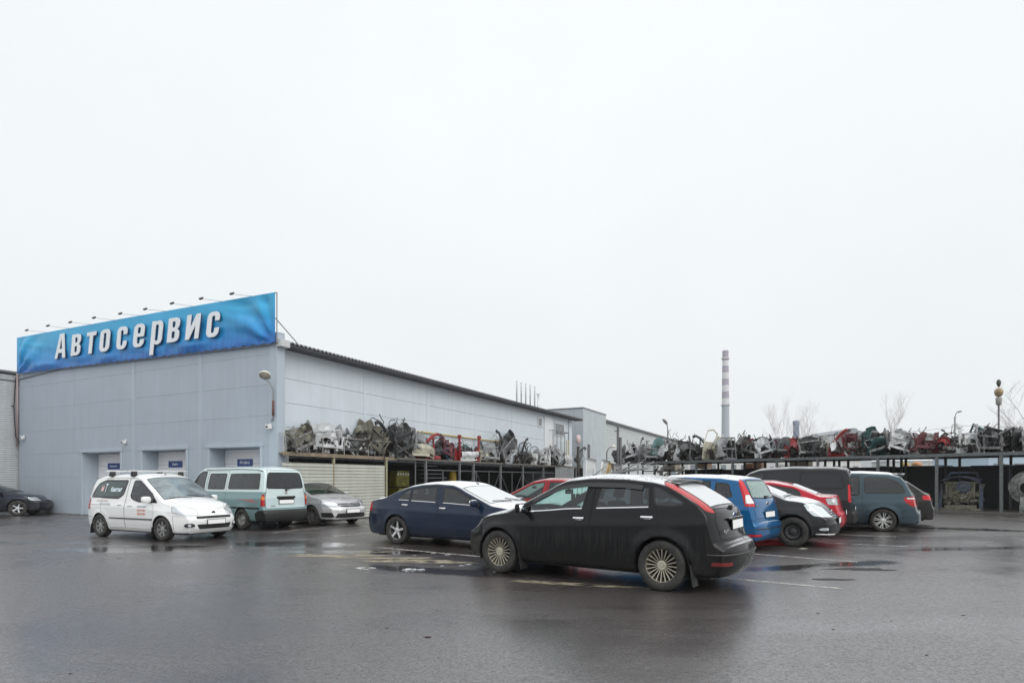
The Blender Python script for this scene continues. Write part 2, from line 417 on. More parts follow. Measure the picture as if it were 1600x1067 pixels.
def make_car(P):
    """one vehicle: half shell lofted over stations, panels cut along real outlines, mirrored, fitted out"""
    xf, xr, W = P['xf'], P['xr'], P['W'] / 2
    zb = P.get('zb', .2)
    sm = P.get('smooth', .035)
    def top(x): 
        return sum(interp(P['top'], min(xf, max(xr, x + d * sm))) for d in (-1, -.5, 0, .5, 1)) / 5
    belt = lambda x: interp(P['belt'], x)
    plan = P.get('plan') or [(xr, .84), (xr + .12, .90), (xr + .45, .965), (xr + .9, .99), (-.4, 1), (.6, 1), (xf - .9, .985), (xf - .45, .94), (xf - .15, .86), (xf, .78)]
    wM = lambda x: W * sum(interp(plan, x + d) for d in (-.06, 0, .06)) / 3
    tb = P.get('tumble', .36)
    crT = P.get('crown', .075)
    crH = P.get('crown_hood', .07)
    xcowl, xhead = P['ws'][0], P['ws'][1]
    def crown(x):
        c = crT + (crH - crT) * sstep(xhead, xcowl, x)
        if x < P.get('xdeck', xr - 9): c = crH
        return min(c, max(.02, (top(x) - zb) * .3))
    def ee(x): return top(x) - crown(x)
    shape = P.get('shape') or [(0, .885), (.07, .935), (.28, .980), (.50, .998), (.70, 1.0), (.775, .985), (.84, .962), (1, .940)]
    flare = P.get('flare', .012); Rw = P['Rw']; Ra = P.get('Ra', Rw + .045)
    wxs = (P['wb'] / 2, -P['wb'] / 2)
    zw = Rw - .005
    def side(x, z):
        zB = belt(x); m = wM(x)
        if z <= zB:
            t = max(0, (z - zb) / (zB - zb)); y = m * interp(shape, t)
            y += P.get('crease', .010) * (sstep(.70, .76, t) - sstep(.78, .98, t))
        else:
            h = z - zB; y = m * shape[-1][1] - .006 * sstep(0, .03, h) - h * tb * (.72 + .45 * h)
        for wx in wxs:
            r_ = math.hypot(x - wx, z - zw)
            if r_ < Ra + .25 and z > zb: y += flare * math.exp(-((r_ - Ra - .012) / .06) ** 2)
        return max(y, .05)
    # stations
    xs = [xr]; x = xr
    while x < xf:
        sl_ = abs(top(x + .01) - top(x - .01)) / .02
        st = max(.007, .062 / math.sqrt(1 + sl_ * sl_))
        if x < xr + .1 or x > xf - .12: st = min(st, .025)
        x += st; xs.append(min(x, xf))
    if xs[-1] - xs[-2] < .004: xs.pop(-2)
    NT, NS, NB = 13, 32, 4
    bm = bmesh.new(); regl = bm.faces.layers.int.new('reg'); tagl = bm.faces.layers.int.new('tag')
    rings = []
    for x in xs:
        zt, e_ = top(x), ee(x); ye = side(x, e_)
        sec = []
        for i in range(NT):
            a = (math.pi / 2) * (i / NT); u = math.sin(a)
            sec.append((ye * u ** .9, e_ + (zt - e_) * max(0, 1 - u ** 2.2) ** (1 / 1.75), REG_T if i < NT - 3 else REG_S))
        for i in range(NS + 1):
            z = e_ + (zb + .03 - e_) * i / NS
            sec.append((side(x, z), z, REG_S))
        yb = side(x, zb + .03)
        sec.append((yb - .035, zb, REG_B))
        for i in range(1, NB + 1): sec.append(((yb - .035) * (1 - i / NB), zb, REG_B))
        rings.append([(x, y, z, g) for y, z, g in sec])
    def addring(sec): return [bm.verts.new((p[0], p[1], p[2])) for p in sec]
    VR = []
    capr = P.get('cap', .05)
    def cap(sec, sgn):
        zt, zl = sec[0][2], sec[-1][2]; zc = (zt + zl) / 2; out = []
        for s_ in (0, .35, .65, .85, .96, .99):
            dx = capr * math.sqrt(1 - s_ * s_)
            out.append([(sec[0][0] + sgn * dx, p[1] * s_, zc + (p[2] - zc) * s_, p[3]) for p in sec])
        return out
    c0, c1 = cap(rings[0], -1), cap(rings[-1], 1)
    allr = c0 + rings + c1[::-1]
    VR = [addring(r_) for r_ in allr]
    nc = len(c0)
    for i in range(len(VR) - 1):
        for j in range(len(VR[i]) - 1):
            a, b, c, d = VR[i][j], VR[i][j + 1], VR[i + 1][j + 1], VR[i + 1][j]
            f = bm.faces.new((a, d, c, b))
            f[regl] = REG_R if i < nc else REG_F if i >= len(VR) - 1 - nc else (allr[i][j + 1][3] if allr[i][j + 1][3] != REG_T else REG_T)
    bmesh.ops.remove_doubles(bm, verts=bm.verts, dist=2e-5)
    # ------------------------------------------------ auto windows and doors
    def band(xa, xb, la=0, lb=0, bo=.018, tm=.055, zbot=None, r_=.035, toplim=9, arch=False):
        def zb_(x): 
            z = belt(x) + bo if zbot is None else zbot
            if arch:
                for wx in wxs:
                    d = abs(x - wx)
                    if d < Ra + .05: z = max(z, zw + math.sqrt((Ra + .05) ** 2 - d * d))
            return z
        def zt_(x): return min(ee(x) - tm, toplim)
        n_ = max(4, int((xb - xa) / .05)); bot, tp = [], []
        for i in range(n_ + 1):
            x = xa + (xb - xa) * i / n_; bot.append((x, zb_(x)))
        for i in range(n_ + 1):
            t_ = i / n_
            x = xa + (xb - xa) * t_
            h = max(0, zt_(x) - belt(x)); x2 = x + (la * (1 - t_) + lb * t_) * h
            h = max(0, zt_(x2) - belt(x2)); tp.append((x2, zt_(x2)))
        bot = [p for p in bot if zt_(p[0]) > p[1] + .004] or bot
        tp = [p for p in tp if p[1] > zb_(p[0]) + .004]
        return rpoly(bot + tp[::-1], r_)
    tags = {}; order = []
    def T(name):
        if name not in tags: tags[name] = len(tags) + 1; order.append(name)
        return tags[name]
    # arches first: removed faces
    for wx in wxs:
        pl = [(wx + Ra * math.cos(a), zw + Ra * math.sin(a)) for a in [R(i * 10) for i in range(19)]] + [(wx - Ra, -1), (wx + Ra, -1)]
        cut(bm, tagl, regl, 999, pl, 'y', (REG_S,))
        cut(bm, tagl, regl, 999, [(wx - Ra, W - .34), (wx + Ra, W - .34), (wx + Ra, W + .1), (wx - Ra, W + .1)], 'z', (REG_B,))
    bmesh.ops.delete(bm, geom=[f for f in bm.faces if f[tagl] == 999], context='FACES')
    for ft in P['feat']:
        nm, kind = ft[0], ft[1]
        tid = T(nm)
        if kind == 'door':
            poly = band(ft[2], ft[3], ft[4], ft[5], tm=ft[6] if len(ft) > 6 else .03, zbot=ft[7] if len(ft) > 7 else zb + .09, r_=.03, arch=True)
            cut(bm, tagl, regl, tid, poly, 'y', (REG_S,))
        elif kind == 'win':
            kw = ft[6] if len(ft) > 6 else {}
            cut(bm, tagl, regl, tid, band(ft[2], ft[3], ft[4], ft[5], **kw), 'y', (REG_S,))
        elif kind == 'side':
            y0 = ft[3] if len(ft) > 3 else 0
            rg = ft[4] if len(ft) > 4 else (REG_S, REG_T)
            if y0: 
                fs = [f for f in bm.faces if f[regl] in rg]
                g = set(fs)
                for f in fs: g.update(f.edges); g.update(f.verts)
                bmesh.ops.bisect_plane(bm, geom=list(g), dist=1e-5, plane_co=(0, y0, 0), plane_no=(0, 1, 0))
            cut(bm, tagl, regl, tid, ft[2], 'y', rg, (lambda x, y, z, y0=y0: y > y0 - .002))
        elif kind == 'front': cut(bm, tagl, regl, tid, ft[2], 'x', ft[3] if len(ft) > 3 else (REG_F, REG_T, REG_S), lambda x, y, z: x > xf - P.get('fdepth', .5))
        elif kind == 'back': cut(bm, tagl, regl, tid, ft[2], 'x', ft[3] if len(ft) > 3 else (REG_R, REG_T), lambda x, y, z: x < xr + P.get('rdepth', .7))
        elif kind == 'top':
            cut(bm, tagl, regl, tid, ft[2], 'z', ft[3] if len(ft) > 3 else (REG_T,))
        elif kind == 'screen':     # wind screen or sloping rear window between two stations
            xa, xb, m_ = ft[2], ft[3], ft[4]
            n_ = 12; e1 = []
            for i in range(n_ + 1):
                x = xa + (xb - xa) * i / n_
                e1.append((x, side(x, ee(x)) * .975 - m_))
            poly = [(xa, -.05)] + e1 + [(xb, -.05)]
            cut(bm, tagl, regl, tid, poly, 'z', (REG_T, REG_S), lambda x, y, z: z > ee(x) - .01)
    # ------------------------------------------------ warp: plan curvature of nose, tail, screens
    kf = P.get('kf', (.16, .06)); kr = P.get('kr', (.07, .06)); kw = P.get('kw', .10)
    leanF = P.get('leanF') or [(.2, -.07), (.32, -.01), (.5, 0), (.62, -.02), (.8, -.07)]
    leanR = P.get('leanR') or [(.2, .06), (.32, .01), (.6, 0), (3, 0)]
    for v in bm.verts:
        x, y, z = v.co; u = min(1.1, abs(y) / W)
        f = sstep(xf - .62, xf, x); g = 1 - sstep(xr, xr + .5, x)
        dx = -f * (kf[0] * u ** 2.4 + kf[1] * u ** 8) + f * f * interp(leanF, z)
        dx += g * (kr[0] * u ** 2.4 + kr[1] * u ** 8) + g * g * interp(leanR, z)
        if z > belt(x) - .12:
            cw_ = sstep(belt(x) - .12, belt(x) + .02, z)
            bw = sstep(xhead - .25, xhead + .15, x) * (1 - sstep(xcowl + .05, xcowl + .45, x))
            dx -= kw * bw * cw_ * u ** 2
        v.co.x = x + dx
    bm.normal_update()
    for v in bm.verts:
        if abs(v.co.y) < 1e-4: v.co.y = 0
    bm.verts.ensure_lookup_table(); bm.verts.index_update(); bm.faces.index_update()
    VN = []
    for v in bm.verts:
        n = v.normal.copy()
        if abs(v.co.y) < 1e-4: n.y = 0; n.normalize()
        VN.append(n)
    bvh = BVHTree.FromBMesh(bm)
    def hit(o, d):
        h = bvh.ray_cast(Vector(o), Vector(d))
        return h[0], h[1]
    M = P['mats']
    root = empty(P['name'], P.get('loc', (0, 0, 0)), P.get('rz', 0))
    tag(root, P['label'], P['cat'], P.get('group'))
    if P.get('scale'): root.scale = P['scale']
    half = {}
    for f in bm.faces: half.setdefault(f[tagl], []).append(f)
    SEAL = P.get('seal', {})
    def extract(tid, sides, name, m, parent, sealw=0, sealmat=None, chrome=None):
        fs = half.get(tid, [])
        if not fs: return None
        idx = {}; vs, ns, out, mi = [], [], [], []
        def vi(v):
            if v.index not in idx: idx[v.index] = len(vs); vs.append(v.co.copy()); ns.append(VN[v.index])
            return idx[v.index]
        for f in fs: out.append([vi(v) for v in f.verts]); mi.append(0)
        if sealw:
            inn = {}; nrm = {}
            bedges = []
            for f in fs:
                for ed in f.edges:
                    other = [g for g in ed.link_faces if g != f]
                    if other and other[0][tagl] == tid: continue
                    a, b = ed.verts
                    if abs(a.co.y) < 1e-4 and abs(b.co.y) < 1e-4: continue
                    t_ = (b.co - a.co)
                    if t_.length < 1e-6: continue
                    t_.normalize(); c = f.calc_center_median() - (a.co + b.co) / 2; c -= t_ * c.dot(t_)
                    if c.length < 1e-6: continue
                    c.normalize(); bedges.append((a, b, c, f))
                    for v in (a, b): inn[v.index] = inn.get(v.index, Vector()) + c
            for a, b, c, f in bedges:
                q = []
                lower = chrome and (a.co.z + b.co.z) / 2 < belt((a.co.x + b.co.x) / 2) + .05 and abs((b.co - a.co).normalized().x) > .8
                for v in (a, b):
                    d = inn[v.index]; d = d.normalized() if d.length > .1 else c
                    q.append((v.co + VN[v.index] * .0022, v)); q.append((v.co + d * sealw + VN[v.index] * .0022, v))
                base = len(vs)
                for p_, v in q: vs.append(p_); ns.append(VN[v.index])
                fc = [base, base + 2, base + 3, base + 1]
                n_ = (vs[fc[1]] - vs[fc[0]]).cross(vs[fc[3]] - vs[fc[0]])
                if n_.dot(f.normal) < 0: fc = fc[::-1]
                out.append(fc); mi.append(2 if lower else 1)
        ml = [m, sealmat or M['seal']] + ([chrome] if chrome else [])
        if not sealw: ml = [m]
        res = []
        if sides == 'both':
            n = len(vs); remap = []
            for i in range(n):
                if abs(vs[i].y) < 1e-6: remap.append(i)
                else: remap.append(len(vs)); vs.append(Vector((vs[i].x, -vs[i].y, vs[i].z))); ns.append(Vector((ns[i].x, -ns[i].y, ns[i].z)))
            k = len(out)
            for i in range(k): out.append([remap[j] for j in out[i]][::-1]); mi.append(mi[i])
            res.append(mobj(name, vs, out, ml, parent if not isinstance(parent, tuple) else parent[0], mi, True, ns))
        else:
            pl = parent if isinstance(parent, tuple) else (parent, parent)
            res.append(mobj(name, vs, out, ml, pl[0], mi, True, ns))
            v2 = [Vector((v.x, -v.y, v.z)) for v in vs]; n2 = [Vector((v.x, -v.y, v.z)) for v in ns]
            res.append(mobj(name, v2, [f[::-1] for f in out], ml, pl[1], mi, True, n2))
        return res
    body = extract(0, 'both', 'body', M['paint'], root)[0]
    parts = {'body': (body, body)}
    PM = P['parts']
    for nm in order:
        spec = PM.get(nm) or PM[nm.split('#')[0]]
        sides, matname, parent, sw = spec[0], spec[1], spec[2] if len(spec) > 2 else None, spec[3] if len(spec) > 3 else 0
        ch = M['chrome'] if len(spec) > 4 and spec[4] else None
        par = root if not parent else parts.get(parent, (root, root))
        if isinstance(par, tuple) and sides == 'both': par = par[0]
        r_ = extract(tags[nm], sides, nm.split('#')[0], M[matname], par, sw, sealmat=M['gap'] if matname == 'paint' or matname == 'paint2' else M['seal'], chrome=ch)
        if r_: parts[nm] = (r_[0], r_[-1])
    # ------------------------------------------------ wheel arches, wheels
    lin = MB()
    for wx in wxs:
        for sy in (1, -1):
            ring = []
            for a in range(-20, 201, 20):
                ca, sa = math.cos(R(a)), math.sin(R(a)); rr = Ra - .002
                z = max(zw + rr * sa, zb)
                ring.append([(wx + rr * ca, sy * (side(wx, zw + rr) - .02), z), (wx + rr * ca, sy * (W - .36), z)])
            vs = [p for q in ring for p in q]; n = len(ring)
            lin.add(vs, [(2 * i, 2 * i + 1, 2 * i + 3, 2 * i + 2) for i in range(n - 1)] + [tuple(2 * i + 1 for i in range(n))])
    lin.box(xr + .3, xf - .35, -W * .7, W * .7, zb - .04, zb - .005)
    lin.build('wheel_arch_liner', [M['black']], root)
    wst = P['wheel']
    ty, rm, dc = wheel_protos(wst[0], Rw, wst[2] if len(wst) > 2 else .205, wst[1], M['rim'], None)
    track = W - .105 - P.get('inset', .01)
    for wx in wxs:
        for sy in (1, -1):
            wo_ = bpy.data.objects.new('wheel', ty); COL.objects.link(wo_); wo_.parent = root
            wo_.location = (wx, sy * track, zw); 
            if sy < 0: wo_.rotation_euler = (0, 0, math.pi)
            a0 = rnd.random() * 6
            for nm_, me_ in (('rim', rm), ('brake_disc', dc)):
                c = bpy.data.objects.new(nm_, me_); COL.objects.link(c); c.parent = wo_; c.rotation_euler = (0, a0, 0)
    # ------------------------------------------------ interior
    if P.get('interior', True):
        it = M['interior']
        zf = zb + .1
        sb = P.get('seats') or [(.15, .38), (-.75, .38)]
        for k, (sx, sy0) in enumerate(sb):
            hh = P.get('seat_h', .62)
            for sy in ((sy0, -sy0) if k == 0 else (.42, 0, -.42)):
                m_ = MB(); wdt = .24 if k == 0 else .2
                m_.rbox(sx - .1, sx + .4, sy - wdt, sy + wdt, zf + .12, zf + .3, .04)
                m_.M = Matrix.Translation((sx - .1, sy, zf + .25)) @ Matrix.Rotation(R(-14), 4, 'Y')
                m_.rbox(-.06, .06, -wdt, wdt, 0, hh - .06, .04)
                m_.rbox(-.05, .05, -.12, .12, hh, hh + .19, .04)
                m_.tube([(0, .05, hh - .07), (0, .05, hh + .02)], .008, 6); m_.tube([(0, -.05, hh - .07), (0, -.05, hh + .02)], .008, 6)
                m_.build('seat', [it], root, True)
        m_ = MB(); dx0 = xcowl - .06
        zd = min(belt(dx0), top(dx0)) - .06
        m_.rbox(dx0 - .42, dx0, -W * .8, W * .8, zd - .28, zd - .01, .06)
        m_.build('dashboard', [it], root, True)
        m_ = MB(); sy = .36; c = Vector((dx0 - .52, sy, zd - .02)); 
        m_.M = Matrix.Translation(c) @ Matrix.Rotation(R(-62), 4, 'Y')
        m_.tube([(.18 * math.cos(t), .18 * math.sin(t), 0) for t in [i * math.pi / 10 for i in range(21)]], .014, 6, False)
        m_.box(-.17, .17, -.03, .03, -.02, 0); m_.box(-.06, .06, -.06, .06, -.03, .01)
        m_.M = Matrix.Identity(4)
        m_.tube([c, c + Vector((.25, 0, -.14))], .03, 8)
        m_.build('steering_wheel', [M['black']], root, True)
        m_ = MB(); xm = xhead + .16; m_.rbox(xm - .015, xm + .015, -.11, .11, top(xm) - .13, top(xm) - .06, .01)
        m_.box(xm - .004, xm + .01, -.01, .01, top(xm) - .07, top(xm) - .015)
        m_.build('rear_view_mirror', [M['black']], root, True)
    # ------------------------------------------------ fittings
    def place(name, m_, p, nrm, parent, mat_, smooth=True, upv=(0, 0, 1)):
        n = Vector(nrm).normalized(); u = Vector(upv); t_ = u.cross(n).normalized(); u = n.cross(t_)
        Mx = Matrix((( n.x, t_.x, u.x, p[0]), (n.y, t_.y, u.y, p[1]), (n.z, t_.z, u.z, p[2]), (0, 0, 0, 1)))
        m_.v = [Mx @ v for v in m_.v]
        return m_.build(name, mat_, parent, smooth)
    C = dict(P=P, root=root, hit=hit, place=place, parts=parts, M=M, W=W, side=side, top=top, ee=ee, belt=belt, body=body)
    for (door, x, z, mm) in P.get('handles', []):
        for k, sy in enumerate((1, -1)):
            p, n = hit((x, 3, z), (0, -1, 0))
            if p is None: continue
            p = Vector((p.x, p.y * sy, p.z)); n = Vector((n.x, n.y * sy, n.z))
            m_ = MB(); m_.rbox(.012, .034, -.085, .085, -.014, .014, .008); m_.box(-.004, .014, -.08, -.06, -.01, .01); m_.box(-.004, .014, .06, .08, -.01, .01)
            m_.box(.001, .004, -.05, .05, -.024, .018)
            place('handle', m_, p, n, parts.get(door, (root, root))[k], [M[mm]])
    if P.get('mirror'):
        x, z, mm = P['mirror'][:3]; sc = P['mirror'][3] if len(P['mirror']) > 3 else 1
        for sy in (1, -1):
            y = side(x, z) * sy
            m_ = MB(); m_.mi = 0
            bm2 = bmesh.new(); bmesh.ops.create_icosphere(bm2, subdivisions=3, radius=1)
            for v in bm2.verts:
                c = v.co; s_ = lambda q: math.copysign(abs(q) ** .62, q)
                v.co = Vector(((s_(c.x) * .062 + .012) * sc, s_(c.y) * .105 * sc, s_(c.z) * .075 * sc))
                if c.x < 0: v.co.x *= .55
            bm2.verts.index_update()
            cx, cy, cz = x - .02, y + sy * .13 * sc, z + .05 * sc
            m_.add([v.co + Vector((cx, cy, cz)) for v in bm2.verts], [[v.index for v in f.verts] for f in bm2.faces]); bm2.free()
            m_.mi = 1
            m_.box(cx - .033 * sc, cx - .028 * sc, cy - .085 * sc, cy + .085 * sc, cz - .055 * sc, cz + .055 * sc)
            m_.mi = 2
            m_.hexa([(x - .05, y - sy * .03, z - .03), (x + .05, y - sy * .03, z - .03), (x + .04, y + sy * .06, z - .005), (x - .03, y + sy * .06, z - .005),
                     (x - .05, y - sy * .04, z + .02), (x + .05, y - sy * .04, z + .02), (x + .04, y + sy * .06, z + .02), (x - .03, y + sy * .06, z + .02)])
            m_.build('door_mirror', [M[mm], M['mirror'], M['black']], root, True)
    for end, z, wdt in P.get('plates', []):
        s_ = 1 if end == 'front' else -1
        p, n = hit((s_ * 5, 0.0001, z), (-s_, 0, 0))
        if p is None: continue
        m_ = MB(); m_.mi = 0; m_.box(.004, .018, -.275, .275, -.07, .07); m_.mi = 1; m_.box(.0185, .021, -.26, .26, -.056, .056)
        place('licence_plate', m_, (p.x, 0, p.z), (s_, 0, .0 if s_ > 0 else .06), root, [M['black'], M['plate']], False)
    if 'rear_wiper' in P:
        y0, z0, y1, z1 = P['rear_wiper']
        a, n = hit((-5, abs(y0) + 1e-4, z0), (1, 0, 0)); b, n2 = hit((-5, abs(y1) + 1e-4, z1), (1, 0, 0))
        if a and b:
            a.y = y0; b.y = y1
            m_ = MB(); m_.tube([a + Vector((-.01, 0, 0)), a + Vector((-.035, 0, .0)), (a + b) / 2 + Vector((-.03, 0, 0)), b + Vector((-.012, 0, 0))], .009, 6)
            m_.rbox(a.x - .045, a.x + .005, a.y - .03, a.y + .03, a.z - .03, a.z + .03, .01)
            m_.build('rear_wiper', [M['black']], root, True)
    if P.get('wipers', True):
        m_ = MB()
        for y0, y1 in ((.5, -.12), (-.1, -.62)):
            a, n = hit((xcowl + .02, abs(y0), 3), (0, 0, -1)); b, n2 = hit((xcowl - .12, abs(y1), 3), (0, 0, -1))
            if a and b:
                a.y = y0; b.y = y1
                m_.tube([a + Vector((0, 0, .0)), a + Vector((0, 0, .03)), b + Vector((0, 0, .018))], .008, 5)
        m_.build('wiper', [M['black']], root)
    if P.get('flaps'):
        for wx in P['flaps']:
            for sy in (1, -1):
                m_ = MB(); x = wx - Ra - .01
                y0, y1 = sorted((sy * (W - .01), sy * (W - .2)))
                m_.hexa([(x - .05, y0, .09), (x - .035, y0, .09), (x - .035, y1, .09), (x - .05, y1, .09), (x - .004, y0, .36), (x + .01, y0, .36), (x + .01, y1, .36), (x - .004, y1, .36)])
                m_.build('mud_flap', [M['black']], root)
    if P.get('antenna'):
        xa, l_ = P['antenna']; m_ = MB(); z = top(xa)
        m_.tube([(xa, 0, z - .01), (xa, 0, z + .02), (xa - l_ * .8, 0, z + l_ * .6)], .005, 5); m_.rbox(xa - .04, xa + .03, -.02, .02, z - .005, z + .02, .005)
        m_.build('antenna', [M['black']], root)
    if P.get('exhaust'):
        m_ = MB(); m_.tube([(xr + .35, -.5, .21), (xr + .02, -.5, .2)], .03, 10); m_.build('exhaust_pipe', [mat('exhaust', (.12, .12, .12), .4, .8)], root, True)
    if P.get('custom'): P['custom'](C)
    bm.free()
    return root

def carmats(paintm, glassm, **k):
    d = dict(paint=paintm, glass=glassm, seal=mat('rubber_seal', (.012, .012, .013), .5), black=mat('black_plastic', (.02, .02, .021), .55, noise_amt=.3, nscale=20),
             gap=mat('panel_gap', (.004, .004, .004), .9), chrome=mat('chrome', (.75, .76, .78), .12, 1), rim=mat('rim_silver', (.55, .54, .51), .32, .85),
             mirror=mat('mirror_glass', (.8, .85, .88), .02, 1), plate=mat('plate_white', (.9, .9, .9), .5), interior=mat('interior_grey', (.055, .055, .058), .8),
             lamp=mat('headlamp_clear', (.62, .65, .68), .08, .55, coat=1), red=mat('lamp_red', (.42, .004, .008), .15, spec=.3, coat=.6), dull_red=mat('reflector_dull', (.16, .018, .016), .5),
             white_lens=mat('lens_white', (.75, .72, .72), .12, coat=1), orange=mat('lamp_orange', (.75, .16, .02), .15, coat=1))
    d.update(k)
    return d
# ---------------------------------------------------------------- placing by what the photo shows
def gp(px, py, z=0.0):
    """point at height z seen at a pixel of the 1600 px photograph"""
    Y = FPX * (CAMH - z) / (py - HORY)
    return Vector(((px - 800) / FPX * Y, Y, z))
def corner_pose(local, wx, wy, heading):
    a = R(heading); c, s_ = math.cos(a), math.sin(a)
    return (wx - (local[0] * c - local[1] * s_), wy - (local[0] * s_ + local[1] * c), 0), a
def car_pose(anchor_px, anchor_py, local, heading, track=0):
    """car whose ground point local=(x,y) (tyre foot) is seen at the pixel; heading in degrees ccw from +X"""
    g = gp(anchor_px, anchor_py); a = R(heading); c, s_ = math.cos(a), math.sin(a)
    return (g.x - (local[0] * c - local[1] * s_), g.y - (local[0] * s_ + local[1] * c), 0), a

STD = {'door': ('pair', 'paint', None, .007), 'window': ('pair', 'glass', None, .016), 'hood': ('both', 'paint', None, .007),
       'windscreen': ('both', 'glass_ws', None, .02), 'rear_window': ('both', 'glass_rw', None, .02), 'tailgate': ('both', 'paint', None, .008),
       'headlight': ('pair', 'lamp', None, .006), 'taillight': ('pair', 'red', None, .005), 'grille': ('both', 'black', None, 0),
       'bumper': ('both', 'paint', None, .006), 'side_skirt': ('pair', 'black', None, 0), 'fog_lamp': ('pair', 'lamp', None, .012),
       'reflector': ('pair', 'red', None, 0), 'reversing_light': ('pair', 'white_lens', None, 0), 'turn_signal': ('pair', 'orange', None, 0),
       'air_intake': ('both', 'black', None, 0), 'side_panel': ('pair', 'paint', None, .008), 'trim': ('pair', 'black', None, 0), 'fuel_flap': ('pair', 'paint', None, .005)}
def circ(cx, cy, r, n=14, sx=1): return [(cx + sx * r * math.cos(2 * math.pi * i / n), cy + r * math.sin(2 * math.pi * i / n)) for i in range(n)]

def badge_oval(C, x, z, s_, w_=.09, h_=.036, m1='chrome', m2=None):
    p, n = C['hit']((s_ * 5, .0001, z), (-s_, 0, 0))
    if p is None: return
    m_ = MB(); m_.mi = 0
    bm_ = [(math.cos(2 * math.pi * i / 24), math.sin(2 * math.pi * i / 24)) for i in range(24)]
    def disc(k, x0, x1, mi):
        m_.mi = mi; b = len(m_.v)
        m_.add([(x0, w_ * k * c, h_ * k * s2) for c, s2 in bm_] + [(x1, w_ * k * .93 * c, h_ * k * .9 * s2) for c, s2 in bm_],
               [(i, (i + 1) % 24, 24 + (i + 1) % 24, 24 + i) for i in range(24)] + [tuple(range(24, 48))])
    disc(1, 0, .012, 0); 
    if m2: disc(.82, .012, .0135, 1)
    C['place']('badge', m_, (p.x, 0, p.z), (s_, 0, 0), C['root'], [C['M'][m1]] + ([m2] if m2 else []), False)

def text_part(name, body, size, m, parent, loc, rot, shear=0, offset=0, extrude=.001, xs=1, align='CENTER', res=2):
    cu = bpy.data.curves.new(name, 'FONT'); cu.body = body; cu.size = size; cu.shear = shear; cu.offset = offset; cu.extrude = extrude
    cu.align_x = align; cu.align_y = 'CENTER'; cu.resolution_u = res
    o = bpy.data.objects.new(name, cu); COL.objects.link(o)
    dg = bpy.context.evaluated_depsgraph_get(); dg.update()
    me = bpy.data.meshes.new_from_object(o.evaluated_get(dg)); bpy.data.objects.remove(o)
    me.materials.clear(); me.materials.append(m)
    o = bpy.data.objects.new(name, me); COL.objects.link(o)
    o.location = loc; o.rotation_euler = rot; o.scale = (xs, 1, 1)
    if parent: o.parent = parent
    return o

